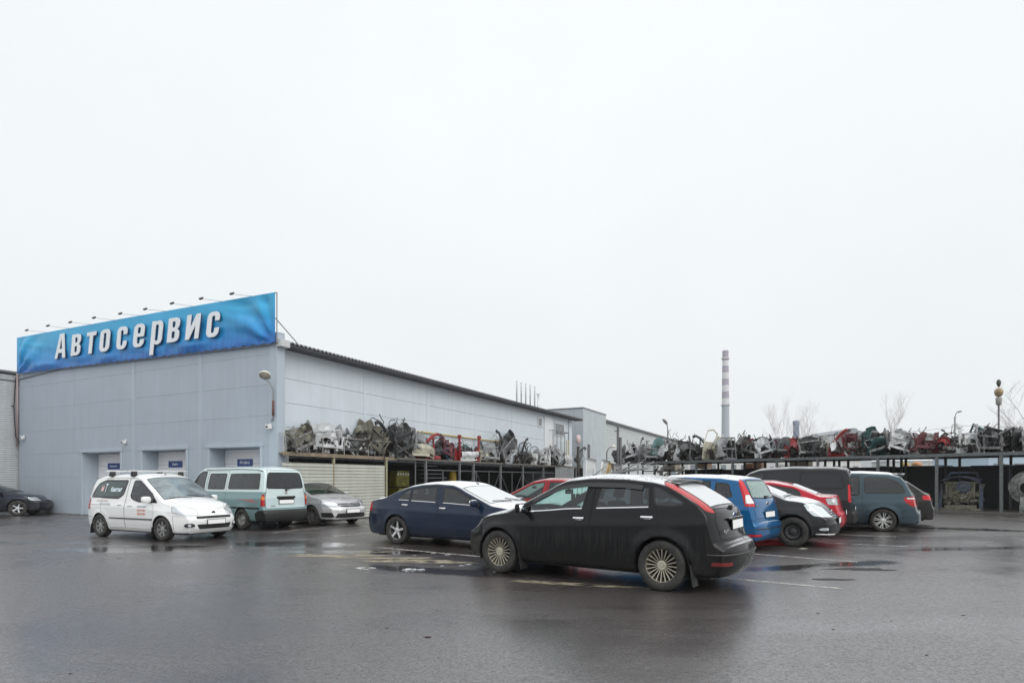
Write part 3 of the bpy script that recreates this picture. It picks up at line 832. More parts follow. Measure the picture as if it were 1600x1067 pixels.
# ---------------------------------------------------------------- the black hatchback in front
def hatch_black():
    pm = paint('paint_black_hatch', (.003, .0035, .005), .0, .5, dirt=.6, dirt_col=(.034, .032, .029), dirt_top=.55, snow=.72, streak=.5, coat_ior=1.33)
    M = carmats(pm, glass('glass_clear_teal', (.62, .86, .82), .92), glass_ws=glass('glass_snow_thin', (.6, .8, .76), .85, frost_or_sheen=.8, trans=.6, fscale=60), interior=mat('interior_mid', (.16, .165, .165), .8),
                glass_rw=glass('glass_snowy', (.6, .7, .7), .8, frost_or_sheen=.86, fscale=70), rim=mat('rim_champagne', (.56, .52, .42), .3, .8),
                glass_dark=glass('glass_privacy', (.30, .36, .42), .30))
    wb = 2.64
    P = dict(name='parked_car', label='dirty black five-door hatchback with many-spoke wheels, nearest to the camera', cat='car',
        xf=2.17, xr=-2.19, W=1.84, wb=wb, Rw=.33, Ra=.375, zb=.2, flare=.034, crease=.012,
        top=[(-2.19, .60), (-2.165, .655), (-2.08, .68), (-2.06, .80), (-2.03, .96), (-1.98, 1.04), (-1.88, 1.11), (-1.6, 1.28), (-1.36, 1.415), (-1.16, 1.462), (-.75, 1.505), (-.2, 1.515), (.20, 1.475), (.42, 1.40), (1.26, 1.0), (1.5, .955), (1.85, .86), (2.05, .76), (2.15, .66)],
        belt=[(-2.1, 1.11), (-1.3, 1.055), (.1, .99), (1.3, .90)], ws=(1.24, .40), tumble=.40, crown=.085, crown_hood=.085,
        plan=[(-2.19, .80), (-2.0, .89), (-1.7, .955), (-1.2, .99), (-.4, 1), (.7, 1), (1.3, .985), (1.7, .94), (2.0, .85), (2.17, .74)],
        kf=(.20, .10), kr=(.20, .10), kw=.10, Ww=1,
        leanF=[(.2, -.08), (.3, -.02), (.45, 0), (.6, -.03), (.75, -.10)], leanR=[(.2, .10), (.34, .015), (.5, 0), (.64, 0), (.7, .0), (3, 0)],
        wheel=(('thin', 20), .225), mats=M, inset=.0,
        parts=dict(STD, reflector=('pair', 'dull_red', None), **{'window#1': ('pair', 'glass', 'door#1', .016, True), 'window#2': ('pair', 'glass_dark', 'door#2', .016, True), 'window#3': ('pair', 'glass_dark', None, .02),
                           'window#0': ('pair', 'glass_dark', None, .014)}),
        feat=[('door#1', 'door', -.24, .92, -.16, 0, .026), ('door#2', 'door', -1.30, -.24, .10, -.16, .026),
              ('window#1', 'win', -.14, .96, -.15, 0, dict(tm=.062)), ('window#2', 'win', -1.14, -.34, .12, -.15, dict(tm=.062)),
              ('window#3', 'side', rpoly([(-1.21, 1.085), (-1.15, 1.35), (-1.25, 1.325), (-1.42, 1.24), (-1.60, 1.145), (-1.58, 1.10), (-1.45, 1.085)], .05, 4)),
              ('hood', 'top', [(1.27, -.05), (1.27, .66), (1.7, .70), (2.0, .58), (2.10, .40), (2.14, -.05)]),
              ('windscreen', 'screen', .42, 1.22, .05), ('rear_window', 'screen', -1.90, -1.26, .115),
              ('taillight', 'side', rpoly([(-1.20, 1.47), (-1.30, 1.365), (-1.58, 1.225), (-1.90, 1.04), (-2.06, .965), (-2.12, 1.05), (-1.9, 1.14), (-1.6, 1.31), (-1.34, 1.45)], .02), .585),
              ('headlight', 'side', rpoly([(1.62, .86), (1.95, .70), (2.16, .60), (2.2, .70), (2.02, .85), (1.7, .98)], .04), .50, (0, 1, 3)),
              ('bumper#1', 'side', [(1.72, .02), (1.72, .62), (1.9, .66), (2.4, .58), (2.4, .02)], 0, (0, 1, 2, 3)),
              ('bumper', 'side', [(-1.70, .02), (-1.70, .60), (-1.86, .64), (-1.98, .665), (-2.4, .665), (-2.4, .02)], 0, (0, 1, 2, 4)),
              ('tailgate', 'back', [(-.1, .675), (-.1, 1.06), (.56, 1.06), (.66, .93), (.62, .675)]),
              ('grille', 'front', rpoly([(-.5, .25), (-.5, .5), (.42, .5), (.5, .28)], .04), (3, 1, 0)),
              ('reflector', 'back', rpoly([(.56, .35), (.76, .35), (.76, .40), (.56, .40)], .012), (4, 1, 0)),
              ],
        handles=[('door#1', -.10, .885, 'chrome'), ('door#2', -1.12, .935, 'chrome')], mirror=(.86, .96, 'paint'),
        plates=[('rear', .845, .52), ('front', .38, .52)], rear_wiper=(.0, 1.06, -.02, 1.045), flaps=(wb / 2, -wb / 2), antenna=(.1, .2),
        seats=[(.12, .37), (-.72, .37)])
    def custom(C):
        root = C['root']; top = C['top']
        # roof spoiler lip over the rear window
        m_ = MB(); ys = [i / 8 for i in range(-8, 9)]; vs = []; W_ = .56
        for y in ys:
            yy = y * W_; dx = .05 * abs(y) ** 2
            vs += [(-1.18, yy, top(-1.18) + .008 - .05 * abs(y) ** 2.4), (-1.50 + dx, yy, 1.425 - .05 * abs(y) ** 2.4), (-1.505 + dx, yy, 1.405 - .05 * abs(y) ** 2.4), (-1.30, yy, top(-1.32) - .03 - .05 * abs(y) ** 2.4)]
        n = len(ys); fs = []
        for i in range(n - 1):
            for k in range(4): a, b = 4 * i + k, 4 * i + (k + 1) % 4; fs.append((a, b, b + 4, a + 4))
        fs += [(0, 1, 2, 3), tuple(4 * (n - 1) + k for k in (3, 2, 1, 0))]
        m_.add(vs, fs); m_.build('spoiler', [M['paint']], root, True)
        badge_oval(C, 0, .965, -1, .07, .032, 'chrome', mat('badge_blue', (.01, .03, .16), .2))
        p, n = C['hit']((-5, .0001, .925), (1, 0, 0))
        m_ = MB(); m_.rbox(0, .022, -.36, .36, -.014, .014, .007)
        C['place']('chrome_strip', m_, (p.x, 0, p.z), (-1, 0, 0), root, [M['paint']])
        p, n = C['hit']((-5, .46, .76), (1, 0, 0))
        text_part('lettering', 'FOCUS', .075, M['chrome'], root, (p.x - .008, .44, .765), (R(90), 0, R(-90)), xs=1.3)
        # bumper strip
        m_ = MB(); pts = []
        for i in range(-10, 11):
            y = i / 10 * .80; p, n = C['hit']((-5, abs(y) + 1e-4, .50), (1, 0, 0))
            if p: pts.append((p.x - .004, y, .49))
        m_.tube(pts, .012, 6); m_.build('bumper_strip', [mat('paint_greydirt', (.05, .048, .045), .5)], root, True)
        # wind deflectors over the side windows
        ee, side = C['ee'], C['side']
        for sy in (1, -1):
            m_ = MB(); o = []
            xs_ = [-1.02 + .06 * i for i in range(30)]
            for x in xs_:
                z1 = ee(x) - .035; z0 = ee(x) - .10
                if z0 < C['belt'](x) + .03: continue
                o += [(x, sy * (side(x, z1) + .008), z1), (x, sy * (side(x, z0) + .028), z0)]
            n = len(o) // 2
            m_.add(o, [(2 * i, 2 * i + 1, 2 * i + 3, 2 * i + 2) for i in range(n - 1)])
            m_.build('wind_deflector', [M['black']], root, True)
        fr = glass('glass_misted', (.55, .85, .80), .9, frost_or_sheen=.75, trans=.75, frost_or_sheen_col=(.6, .78, .76), fscale=40)
        for k in ('window#1', 'window#2'): C['parts'][k][1].data.materials[0] = fr
        # air freshener garland on the mirror
        m_ = MB(); bx = .42
        for k in range(3):
            m_.tube([(bx - .05 + .03 * k, .1 * k - .08, 1.33), (bx - .05 + .03 * k, .1 * k - .08, 1.2)], .004, 5); m_.rbox(bx - .08 + .03 * k, bx - .04 + .03 * k, .1 * k - .12, .1 * k - .04, 1.12, 1.21, .015)
        m_.build('mirror_charm', [M['black']], root)
    P['custom'] = custom
    P['scale'] = (1.015, 1.01, 1.035); loc, a = car_pose(1030, 923, (-wb / 2, .92), 145)
    P['loc'], P['rz'] = loc, a
    return make_car(P)
# ================================================================ ground
def ground():
    m = bpy.data.materials.new('wet_asphalt'); m.use_nodes = True
    t = m.node_tree; L = t.links.new; N = t.nodes.new; b = t.nodes['Principled BSDF']
    g = N('ShaderNodeNewGeometry'); pos = g.outputs['Position']
    def noise_(sc, det=5, ro=.6, v=None):
        n = N('ShaderNodeTexNoise'); n.inputs['Scale'].default_value = sc; n.inputs['Detail'].default_value = det; n.inputs['Roughness'].default_value = ro
        L(v or pos, n.inputs['Vector']); return n.outputs[0]
    def mr_(s, a, bb, c, d, sm=False):
        x = N('ShaderNodeMapRange'); L(s, x.inputs[0])
        for i, v in enumerate((a, bb, c, d)): x.inputs[i + 1].default_value = v
        if sm: x.interpolation_type = 'SMOOTHSTEP'
        return x.outputs[0]
    def math_(op, a, c):
        x = N('ShaderNodeMath'); x.operation = op; 
        for i, v in enumerate((a, c)):
            if isinstance(v, (int, float)): x.inputs[i].default_value = v
            else: L(v, x.inputs[i])
        return x.outputs[0]
    def mixc(f, a, c):
        x = N('ShaderNodeMix'); x.data_type = 'RGBA'; L(f, x.inputs[0])
        for i, v in ((6, a), (7, c)):
            if isinstance(v, tuple): x.inputs[i].default_value = (*v, 1)
            else: L(v, x.inputs[i])
        return x.outputs[2]
    big = noise_(.16, 4); med = noise_(.9, 5); fine = noise_(70, 3); 
    vor = N('ShaderNodeTexVoronoi'); vor.inputs['Scale'].default_value = 58; L(pos, vor.inputs['Vector'])
    stn = N('ShaderNodeSeparateColor'); L(vor.outputs['Color'], stn.inputs[0])
    # stretched streaks along the drive lane
    mp = N('ShaderNodeMapping'); mp.inputs['Rotation'].default_value = (0, 0, R(20)); mp.inputs['Scale'].default_value = (.25, 1.1, 1); L(pos, mp.inputs[0])
    lane = noise_(.6, 4, .55, mp.outputs[0])
    c = mixc(mr_(med, .3, .7, 0, 1), (.042, .029, .024), (.066, .050, .044))
    c = mixc(mr_(big, .4, .65, 0, .7), c, (.034, .027, .026))
    c = mixc(mr_(stn.outputs[0], .55, 1, 0, .55), c, (.15, .135, .13))        # lighter stones in the mix
    c = mixc(mr_(stn.outputs[1], .6, 1, 0, .6), c, (.022, .02, .019))
    # wetness
    wn = math_('ADD', math_('MULTIPLY', big, .55), math_('MULTIPLY', lane, .45))
    wet = mr_(wn, .46, .56, 0, 1, True)
    # hollows that hold water
    def blob(x, y, rx, ry, rot=0):
        mp = N('ShaderNodeMapping'); mp.vector_type = 'TEXTURE'; mp.inputs['Location'].default_value = (x, y, 0); mp.inputs['Rotation'].default_value = (0, 0, R(rot)); mp.inputs['Scale'].default_value = (rx, ry, 1)
        L(pos, mp.inputs[0])
        s_ = N('ShaderNodeSeparateXYZ'); L(mp.outputs[0], s_.inputs[0]); cx = N('ShaderNodeCombineXYZ'); L(s_.outputs[0], cx.inputs[0]); L(s_.outputs[1], cx.inputs[1])
        ln = N('ShaderNodeVectorMath'); ln.operation = 'LENGTH'; L(cx.outputs[0], ln.inputs[0])
        d = math_('ADD', ln.outputs['Value'], math_('MULTIPLY', math_('SUBTRACT', med, .5), 1.6))
        return mr_(d, .45, 1.1, 1, 0, True)
    pud = None
    for a in ((-7.6, 12.6, 2.6, .75, 8), (-5.2, 13.4, 2.2, .8, -10), (-3.0, 12.0, 2.0, .35, -5), (4.6, 9.9, .9, .3, 25), (6.2, 10.4, 1.2, .35, 20), (13.2, 17.6, 4.2, .5, -30), (-1.4, 9.6, 2.2, .35, -20), (5.5, 13.5, 2, .5, 20), (-13, 13.5, 3, .5, 5), (9.8, 12.6, 2.2, .35, 10)):
        p_ = blob(*a); pud = p_ if pud is None else math_('MAXIMUM', pud, p_)
    film = blob(15.5, 10.5, 10.5, 5.2, 15); film = math_('MAXIMUM', film, blob(-14, 9.5, 6, 2.6, 5))
    wet = math_('MAXIMUM', wet, film)
    c = mixc(math_('MULTIPLY', wet, .35), c, (.045, .038, .034))
    c = mixc(math_('MULTIPLY', pud, .3), c, (.036, .028, .025))
    L(c, b.inputs['Base Color'])
    rough = mr_(wet, 0, 1, .46, .32)
    rough = math_('ADD', rough, mr_(med, .3, .7, -.05, .05))
    x = N('ShaderNodeMix'); L(pud, x.inputs[0]); L(rough, x.inputs[2]); x.inputs[3].default_value = .12
    L(x.outputs[0], b.inputs['Roughness'])
    b.inputs['IOR'].default_value = 1.5
    b.inputs['Coat IOR'].default_value = 2.15
    b.inputs['Coat Tint'].default_value = (.93, .955, 1, 1)
    b.inputs['Specular IOR Level'].default_value = .3
    stm = N('ShaderNodeMix'); L(pud, stm.inputs[0]); L(mr_(stn.outputs[2], .3, .85, 1.0, .60), stm.inputs[2]); stm.inputs[3].default_value = 1.0; L(stm.outputs[0], b.inputs['Coat Weight'])
    xc = N('ShaderNodeMix'); L(pud, xc.inputs[0]); L(math_('SUBTRACT', mr_(wet, 0, 1, .30, .21), math_('MULTIPLY', film, .06)), xc.inputs[2]); xc.inputs[3].default_value = .11; L(xc.outputs[0], b.inputs['Coat Roughness'])
    bh = math_('ADD', math_('MULTIPLY', vor.outputs['Distance'], .6), math_('MULTIPLY', fine, .5))
    bp = N('ShaderNodeBump'); bp.inputs['Distance'].default_value = .010
    L(mr_(pud, 0, .8, .9, .04), bp.inputs['Strength'])
    L(bh, bp.inputs['Height'])
    b2 = N('ShaderNodeBump'); b2.inputs['Distance'].default_value = .04; b2.inputs['Strength'].default_value = .22
    L(med, b2.inputs['Height']); L(bp.outputs[0], b2.inputs['Normal']); L(b2.outputs[0], b.inputs['Normal'])
    MATS['asphalt'] = m
    tag(mobj('car_park_asphalt', [(-400, -60, 0), (400, -60, 0), (400, 900, 0), (-400, 900, 0)], [(0, 1, 2, 3)], m), kind='structure')
    # thin winter air over the whole place
    hb = MB(); hb.box(-410, 410, -70, 910, -1, 96); hm = bpy.data.materials.new('haze'); hm.use_nodes = True; ht = hm.node_tree; ht.nodes.clear()
    ho = ht.nodes.new('ShaderNodeOutputMaterial'); hv = ht.nodes.new('ShaderNodeVolumePrincipled'); hv.inputs['Color'].default_value = (.97, .985, 1, 1); hv.inputs['Density'].default_value = .0003
    ht.links.new(hv.outputs[0], ho.inputs['Volume']); tag(hb.build('haze', [hm]), kind='stuff')
ground()

def sheet(name, pts, z, m, kind='structure', label=None, cat=None, rough_edge=0, seed=1, sub=.12, group=None):
    """thin sheet lying on the asphalt with a worn outline; a gap-ridden paint line when rough_edge > 0"""
    o = mobj(name, [(x, y, z) for x, y in pts], [tuple(range(len(pts)))], m)
    if kind: o['kind'] = kind
    if label: tag(o, label, cat, group)
    return o
def worn_paint():
    m = bpy.data.materials.new('worn_line_paint'); m.use_nodes = True
    t = m.node_tree; L = t.links.new; N = t.nodes.new; b = t.nodes['Principled BSDF']; out = t.nodes['Material Output']
    g = N('ShaderNodeNewGeometry'); n = N('ShaderNodeTexNoise'); n.inputs['Scale'].default_value = 9; n.inputs['Detail'].default_value = 8; n.inputs['Roughness'].default_value = .75; L(g.outputs['Position'], n.inputs['Vector'])
    x = N('ShaderNodeMapRange'); L(n.outputs[0], x.inputs[0]); x.inputs[1].default_value = .42; x.inputs[2].default_value = .56; x.inputs[3].default_value = .12; x.inputs[4].default_value = .95
    tr = N('ShaderNodeBsdfTransparent'); ms = N('ShaderNodeMixShader'); L(x.outputs[0], ms.inputs[0]); L(tr.outputs[0], ms.inputs[1]); L(b.outputs[0], ms.inputs[2]); L(ms.outputs[0], out.inputs[0])
    b.inputs['Base Color'].default_value = (.50, .49, .46, 1); b.inputs['Roughness'].default_value = .4
    return m
PAINTLINE = worn_paint()
def line_px(p0, p1, wd=.1):
    a, b = gp(*p0), gp(*p1); d = (b - a).normalized(); n_ = Vector((-d.y, d.x, 0)) * wd / 2
    sheet('parking_line', [((a + n_).x, (a + n_).y), ((a - n_).x, (a - n_).y), ((b - n_).x, (b - n_).y), ((b + n_).x, (b + n_).y)][::-1], .004, PAINTLINE)
line_px((590, 855), (1315, 919.5), .10)
line_px((960, 848), (1340, 878), .10)
line_px((1230, 845), (1420, 854), .10)
line_px((1300, 834.5), (1400, 838.5), .10)
line_px((425, 832), (580, 816.5), .10)
line_px((520, 838), (640, 826), .10)

def patch(px, py, rx, ry, m, name='sand_patch', seed=3, rot=0, z=.004, n=40):
    c = gp(px, py); r_ = random.Random(seed); ph = [r_.random() * 6.28 for _ in range(6)]
    pts = []
    for i in range(n):
        a = 2 * math.pi * i / n
        k = 1 + .22 * math.sin(2 * a + ph[0]) + .16 * math.sin(3 * a + ph[1]) + .12 * math.sin(5 * a + ph[2]) + .08 * math.sin(9 * a + ph[3]) + .05 * math.sin(14 * a + ph[4])
        x, y = rx * k * math.cos(a), ry * k * math.sin(a)
        pts.append((c.x + x * math.cos(rot) - y * math.sin(rot), c.y + x * math.sin(rot) + y * math.cos(rot)))
    return sheet(name, pts, z, m)
def silt():
    m = bpy.data.materials.new('pale_silt'); m.use_nodes = True
    t = m.node_tree; L = t.links.new; N = t.nodes.new; b = t.nodes['Principled BSDF']; out = t.nodes['Material Output']
    g = N('ShaderNodeNewGeometry'); n = N('ShaderNodeTexNoise'); n.inputs['Scale'].default_value = 2.6; n.inputs['Detail'].default_value = 9; n.inputs['Roughness'].default_value = .7; L(g.outputs['Position'], n.inputs['Vector'])
    x = N('ShaderNodeMapRange'); L(n.outputs[0], x.inputs[0]); x.inputs[1].default_value = .40; x.inputs[2].default_value = .56; x.inputs[3].default_value = 0; x.inputs[4].default_value = .9
    tr = N('ShaderNodeBsdfTransparent'); ms = N('ShaderNodeMixShader'); L(x.outputs[0], ms.inputs[0]); L(tr.outputs[0], ms.inputs[1]); L(b.outputs[0], ms.inputs[2]); L(ms.outputs[0], out.inputs[0])
    b.inputs['Base Color'].default_value = (.30, .265, .19, 1); b.inputs['Roughness'].default_value = .6
    return m
SILT = silt()
patch(520, 868, .80, .24, SILT, seed=4); patch(600, 872, .75, .18, SILT, seed=8); patch(655, 877, .85, .26, SILT, seed=12); patch(590, 862, .5, .1, SILT, seed=15)
patch(1345, 889, .52, .13, mat('loose_tar', (.022, .021, .02), .7, bump=1, bscale=60), 'tar_patch', seed=5)
patch(1300, 905, .28, .07, mat('loose_tar'), 'tar_patch', seed=9)
patch(905, 913, 1.1, .10, SILT, 'sand_patch', seed=22, rot=-.35)
# bits of melting snow and litter
SNOWM = mat('snow', (.62, .65, .68), .5, bump=.8, bscale=60, col2=(.30, .30, .30), nscale=30)
def clump(name, px, py, r_, m, lab, cat, seed, hz=.3, group=None):
    rr = random.Random(seed); c = gp(px, py)
    bm = bmesh.new(); bmesh.ops.create_icosphere(bm, subdivisions=3, radius=1)
    for v in bm.verts:
        k = .85 + .6 * noise.noise(v.co * 1.7 + Vector((seed, 0, 0))) + .35 * noise.noise(v.co * 5 + Vector((0, seed, 0)))
        v.co = Vector((v.co.x * r_ * k * 1.7, v.co.y * r_ * k, max(-.001, v.co.z * r_ * hz * k)))
    me = bpy.data.meshes.new(name); bm.to_mesh(me); bm.free(); me.materials.append(m)
    for p in me.polygons: p.use_smooth = True
    o = bpy.data.objects.new(name, me); COL.objects.link(o); o.location = (c.x, c.y, .002); o.rotation_euler = (0, 0, rr.random() * .6 - .3)
    tag(o, lab, cat, group)
SNL = ['left one of the touching pair of snow clumps farthest left of the black hatchback', 'right one of the touching pair of snow clumps farthest left of the black hatchback', 'largest melting snow clump, between the sand patches and the black hatchback', 'snow clump touching the right side of the largest melting clump', 'snow clump just in front of the black hatchback bumper', 'small snow bit beside the clump at the black hatchback bumper', 'small lone snow bit between the largest clump and the black hatchback', 'tiny snow bit below the touching pair of clumps', 'tiny snow bit on the parking line behind the sand patches', 'middle snow bit on the parking line left of the black hatchback', 'snow bit on the parking line nearest to the black hatchback wheel']
for i, (px, py, r_) in enumerate(((565, 887.5, .06), (580, 887.5, .045), (640, 890, .075), (657, 890, .05), (733, 882, .04), (722, 883.5, .03), (691, 884, .025), (572, 889.5, .03), (648, 868, .02), (677, 864, .03), (700, 866.5, .035))):
    clump('snow_clump', px, py, r_, SNOWM, SNL[i], 'snow', i, group='snow clumps left of the black hatchback')
for i, (px, py, r_) in enumerate(((668, 995, .022), (604, 981, .010), (540, 963, .008), (682, 953, .009), (1278, 958, .012), (1505, 961, .012), (1448, 1023, .010), (1302, 983, .009), (1393, 970, .006), (1110, 1000, .006), (186, 872, .02), (110, 1052, .008))):
    clump('litter', px, py, r_, mat('dead_leaf', (.035, .02, .012), .7), 'small dark scrap of litter lying on the open wet asphalt', 'litter', 50 + i, .25, group='dark scraps on the open asphalt')
clump('litter', 1255, 857, .05, mat('pale_litter', (.6, .58, .5), .6), 'pale scrap of paper beside the black hatchback with the pale headlight', 'litter', 77, .2)

# ================================================================ the workshop building
C0 = Vector((-7.6, 19.05)); UX = Vector((.892, -.452)).normalized(); UY = Vector((.452, .892)).normalized()
RZ = math.atan2(UX.y, UX.x)
def L2W(x, y): return C0 + UX * x + UY * y
def fx(px, y=0):
    k = (px - 800) / FPX
    return (k * (C0.y + y * UY.y) - C0.x - y * UY.x) / (UX.x - k * UX.y)
def fy(px, x):
    k = (px - 800) / FPX
    return (k * (C0.y + x * UX.y) - C0.x - x * UX.x) / (UY.x - k * UY.y)
def fz(x, y, py): return CAMH + (HORY - py) * L2W(x, y).y / FPX

def pmat(name, col, n=.06, rough=.45, streak=.10):
    """painted sheet: faint rain streaks and mottling"""
    if name in MATS: return MATS[name]
    m = bpy.data.materials.new(name); m.use_nodes = True
    t = m.node_tree; L = t.links.new; N = t.nodes.new; b = t.nodes['Principled BSDF']
    tcn = N('ShaderNodeTexCoord'); n1 = N('ShaderNodeTexNoise'); n1.inputs['Scale'].default_value = 1.2; n1.inputs['Detail'].default_value = 6; L(tcn.outputs['Object'], n1.inputs['Vector'])
    mp = N('ShaderNodeMapping'); mp.inputs['Scale'].default_value = (6, 6, .35); L(tcn.outputs['Object'], mp.inputs[0])
    n2 = N('ShaderNodeTexNoise'); n2.inputs['Scale'].default_value = 1; n2.inputs['Detail'].default_value = 5; L(mp.outputs[0], n2.inputs['Vector'])
    ad = N('ShaderNodeMath'); ad.operation = 'MULTIPLY'
    r1 = N('ShaderNodeMapRange'); L(n1.outputs[0], r1.inputs[0]); r1.inputs[1].default_value = .3; r1.inputs[2].default_value = .7; r1.inputs[3].default_value = 1 - n; r1.inputs[4].default_value = 1 + n
    r2 = N('ShaderNodeMapRange'); L(n2.outputs[0], r2.inputs[0]); r2.inputs[1].default_value = .35; r2.inputs[2].default_value = .7; r2.inputs[3].default_value = 1.02; r2.inputs[4].default_value = 1 - streak
    L(r1.outputs[0], ad.inputs[0]); L(r2.outputs[0], ad.inputs[1])
    v = N('ShaderNodeVectorMath'); v.operation = 'SCALE'; v.inputs[0].default_value = col; L(ad.outputs[0], v.inputs['Scale'])
    L(v.outputs[0], b.inputs['Base Color']); b.inputs['Roughness'].default_value = rough
    MATS[name] = m
    return m
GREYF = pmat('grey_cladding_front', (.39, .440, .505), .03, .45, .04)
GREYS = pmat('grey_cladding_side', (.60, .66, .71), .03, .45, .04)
GREYD = mat('joint_dark', (.36, .40, .45), .7)
TRIM = pmat('grey_trim', (.42, .48, .545), .03, .45, .05)
ROOT = empty('workshop_building', (C0.x, C0.y, 0), RZ)
tag(ROOT, 'grey sheet-clad workshop with three recessed doors under the blue banner', 'building')
XL = fx(30)
DOORS = [(fx(129.5), fx(188.5), 2.56), (fx(223), fx(291), 2.56), (fx(328), fx(407), 2.56)]
# core behind the cladding
cm = MB()
xs_ = [XL] + [v for d in DOORS for v in d[:2]] + [0.0]
for i in range(0, len(xs_), 2): cm.box(xs_[i] + (.02 if i else 0), xs_[i + 1] - (.02 if i + 2 < len(xs_) else 0), .06, .30, 0, 2.6)
cm.box(XL, 0, .06, .30, 2.6, 6.25)
cm.build('wall_core', [GREYD], ROOT)
colx = [XL, fx(116), fx(208.5), fx(313), fx(421)]
def wpanel(x0, x1, z0, z1, y=0):
    if x1 - x0 < .03 or z1 - z0 < .03: return
    m_ = MB(); g_ = .004; b = .005
    x0, x1, z0, z1 = x0 + g_, x1 - g_, z0 + .0012, z1 - .0012
    m_.hexa([(x0, .055, z0), (x1, .055, z0), (x1, y, z0 + .001), (x0, y, z0 + .001), (x0, .055, z1), (x1, .055, z1), (x1, y, z1 - .001), (x0, y, z1 - .001)])
    # hexa order differs: rebuild as plain box with chamfered face
    m_ = MB()
    m_.add([(x0, .055, z0), (x1, .055, z0), (x1, .055, z1), (x0, .055, z1), (x0 + .0, y + b, z0), (x1, y + b, z0), (x1, y + b, z1), (x0, y + b, z1), (x0 + b, y, z0 + b), (x1 - b, y, z0 + b), (x1 - b, y, z1 - b), (x0 + b, y, z1 - b)],
           [(0, 4, 5, 1), (1, 5, 6, 2), (2, 6, 7, 3), (3, 7, 4, 0), (4, 8, 9, 5), (5, 9, 10, 6), (6, 10, 11, 7), (7, 11, 8, 4), (8, 11, 10, 9)])
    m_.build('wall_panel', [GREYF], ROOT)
zr = [0.05] + [.56 + 1.0 * i for i in range(6)] + [6.24]
for ci in range(4):
    for a, b in zip(zr, zr[1:]):
        segs = [(colx[ci], colx[ci + 1])]
        for d0, d1, dz in DOORS:
            if a < dz - .01:
                ns = []
                for s0, s1 in segs:
                    if d1 + .12 <= s0 or d0 - .12 >= s1: ns.append((s0, s1)); continue
                    if d0 - .12 > s0: ns.append((s0, d0 - .12))
                    if d1 + .12 < s1: ns.append((d1 + .12, s1))
                    if b > dz + .13: wpanel(max(s0, d0 - .12), min(s1, d1 + .12), dz + .12, b)
                segs = ns
        for s0, s1 in segs: wpanel(s0, s1, a, b)
# corner trim (folded sheet) and vertical cover strips
def part(name, m_, mm, **k): return m_.build(name, mm if isinstance(mm, list) else [mm], ROOT, **k)
m_ = MB(); m_.box(colx[4], .012, -.014, .055, 0.02, 6.24); m_.box(-.05, .012, .056, .31, .02, 6.2); part('corner_trim', m_, TRIM, bevel=.006)
for k in (2, 3):
    m_ = MB(); x = colx[k]; m_.box(x - .09, x + .09, -.012, .0, .05, 6.24); m_.box(x - .012, x + .012, -.016, -.012, .05, 6.24); part('cover_strip', m_, TRIM)
m_ = MB(); m_.box(XL, .0, -.02, .05, -.01, .05); part('plinth', m_, mat('plinth_grey', (.20, .20, .20), .7, noise_amt=.3))
# doors
NAVY = mat('sign_navy', (.012, .045, .22), .4); SIGNW = mat('sign_white', (.75, .78, .82), .5)
DOORW = mat('door_panel_white', (.84, .85, .88), .45, noise_amt=.04, nscale=3)
for k, (d0, d1, dz) in enumerate(DOORS):
    m_ = MB(); m_.box(d0 - .12, d0, -.03, .05, 0.02, dz); m_.box(d1, d1 + .12, -.03, .05, 0.02, dz); m_.box(d0 - .14, d1 + .14, -.05, .05, dz, dz + .12); part('door_surround', m_, TRIM, bevel=.006)
    m_ = MB(); m_.box(d0, d0 + .02, .05, .60, 0.02, dz - .001); m_.box(d1 - .02, d1, .05, .60, 0.02, dz - .001); m_.box(d0 + .02, d1 - .02, .05, .60, dz - .02, dz - .001); part('door_reveal', m_, TRIM)
    dr = MB(); dr.box(d0 + .02, d1 - .02, .595, .66, 0.02, dz - .02); dr = part('sectional_door', dr, GREYD)
    zz = [.03 + (dz - .06) * i / 5 for i in range(6)]
    for a, b in zip(zz, zz[1:]):
        q = MB()
        nrib = 4; h = (b - a - .012) / nrib
        for r_ in range(nrib):
            q.hexa([(d0 + .03, .575, a + r_ * h), (d1 - .03, .575, a + r_ * h), (d1 - .03, .594, a + r_ * h), (d0 + .03, .594, a + r_ * h), (d0 + .03, .575, a + (r_ + .93) * h), (d1 - .03, .575, a + (r_ + .93) * h), (d1 - .03, .594, a + (r_ + 1) * h), (d0 + .03, .594, a + (r_ + 1) * h)])
        q.build('door_section', [DOORW], dr)
    # navy sign on the door leaf
    s0, s1 = [(168.5, 187), (263.5, 284.5), (371, 394.5)][k]; t0, t1 = [(723.5, 733), (720, 730), (717, 728)][k]
    x0, x1 = fx(s0, .56), fx(s1, .56); z1, z0 = fz((x0 + x1) / 2, .56, t0), fz((x0 + x1) / 2, .56, t1)
    sg = MB(); sg.box(x0, x1, .553, .572, z0, z1); so_ = sg.build('door_sign', [NAVY], dr, bevel=.002)
    txt = ['Шиномонтаж', 'Шины', 'Мойка'][k]
    text_part('lettering', txt, [.085, .12, .16][k], SIGNW, dr, ((x0 + x1) / 2, .551, (z0 + z1) / 2), (R(90), 0, 0), offset=.002, xs=[.9, 1, 1][k])
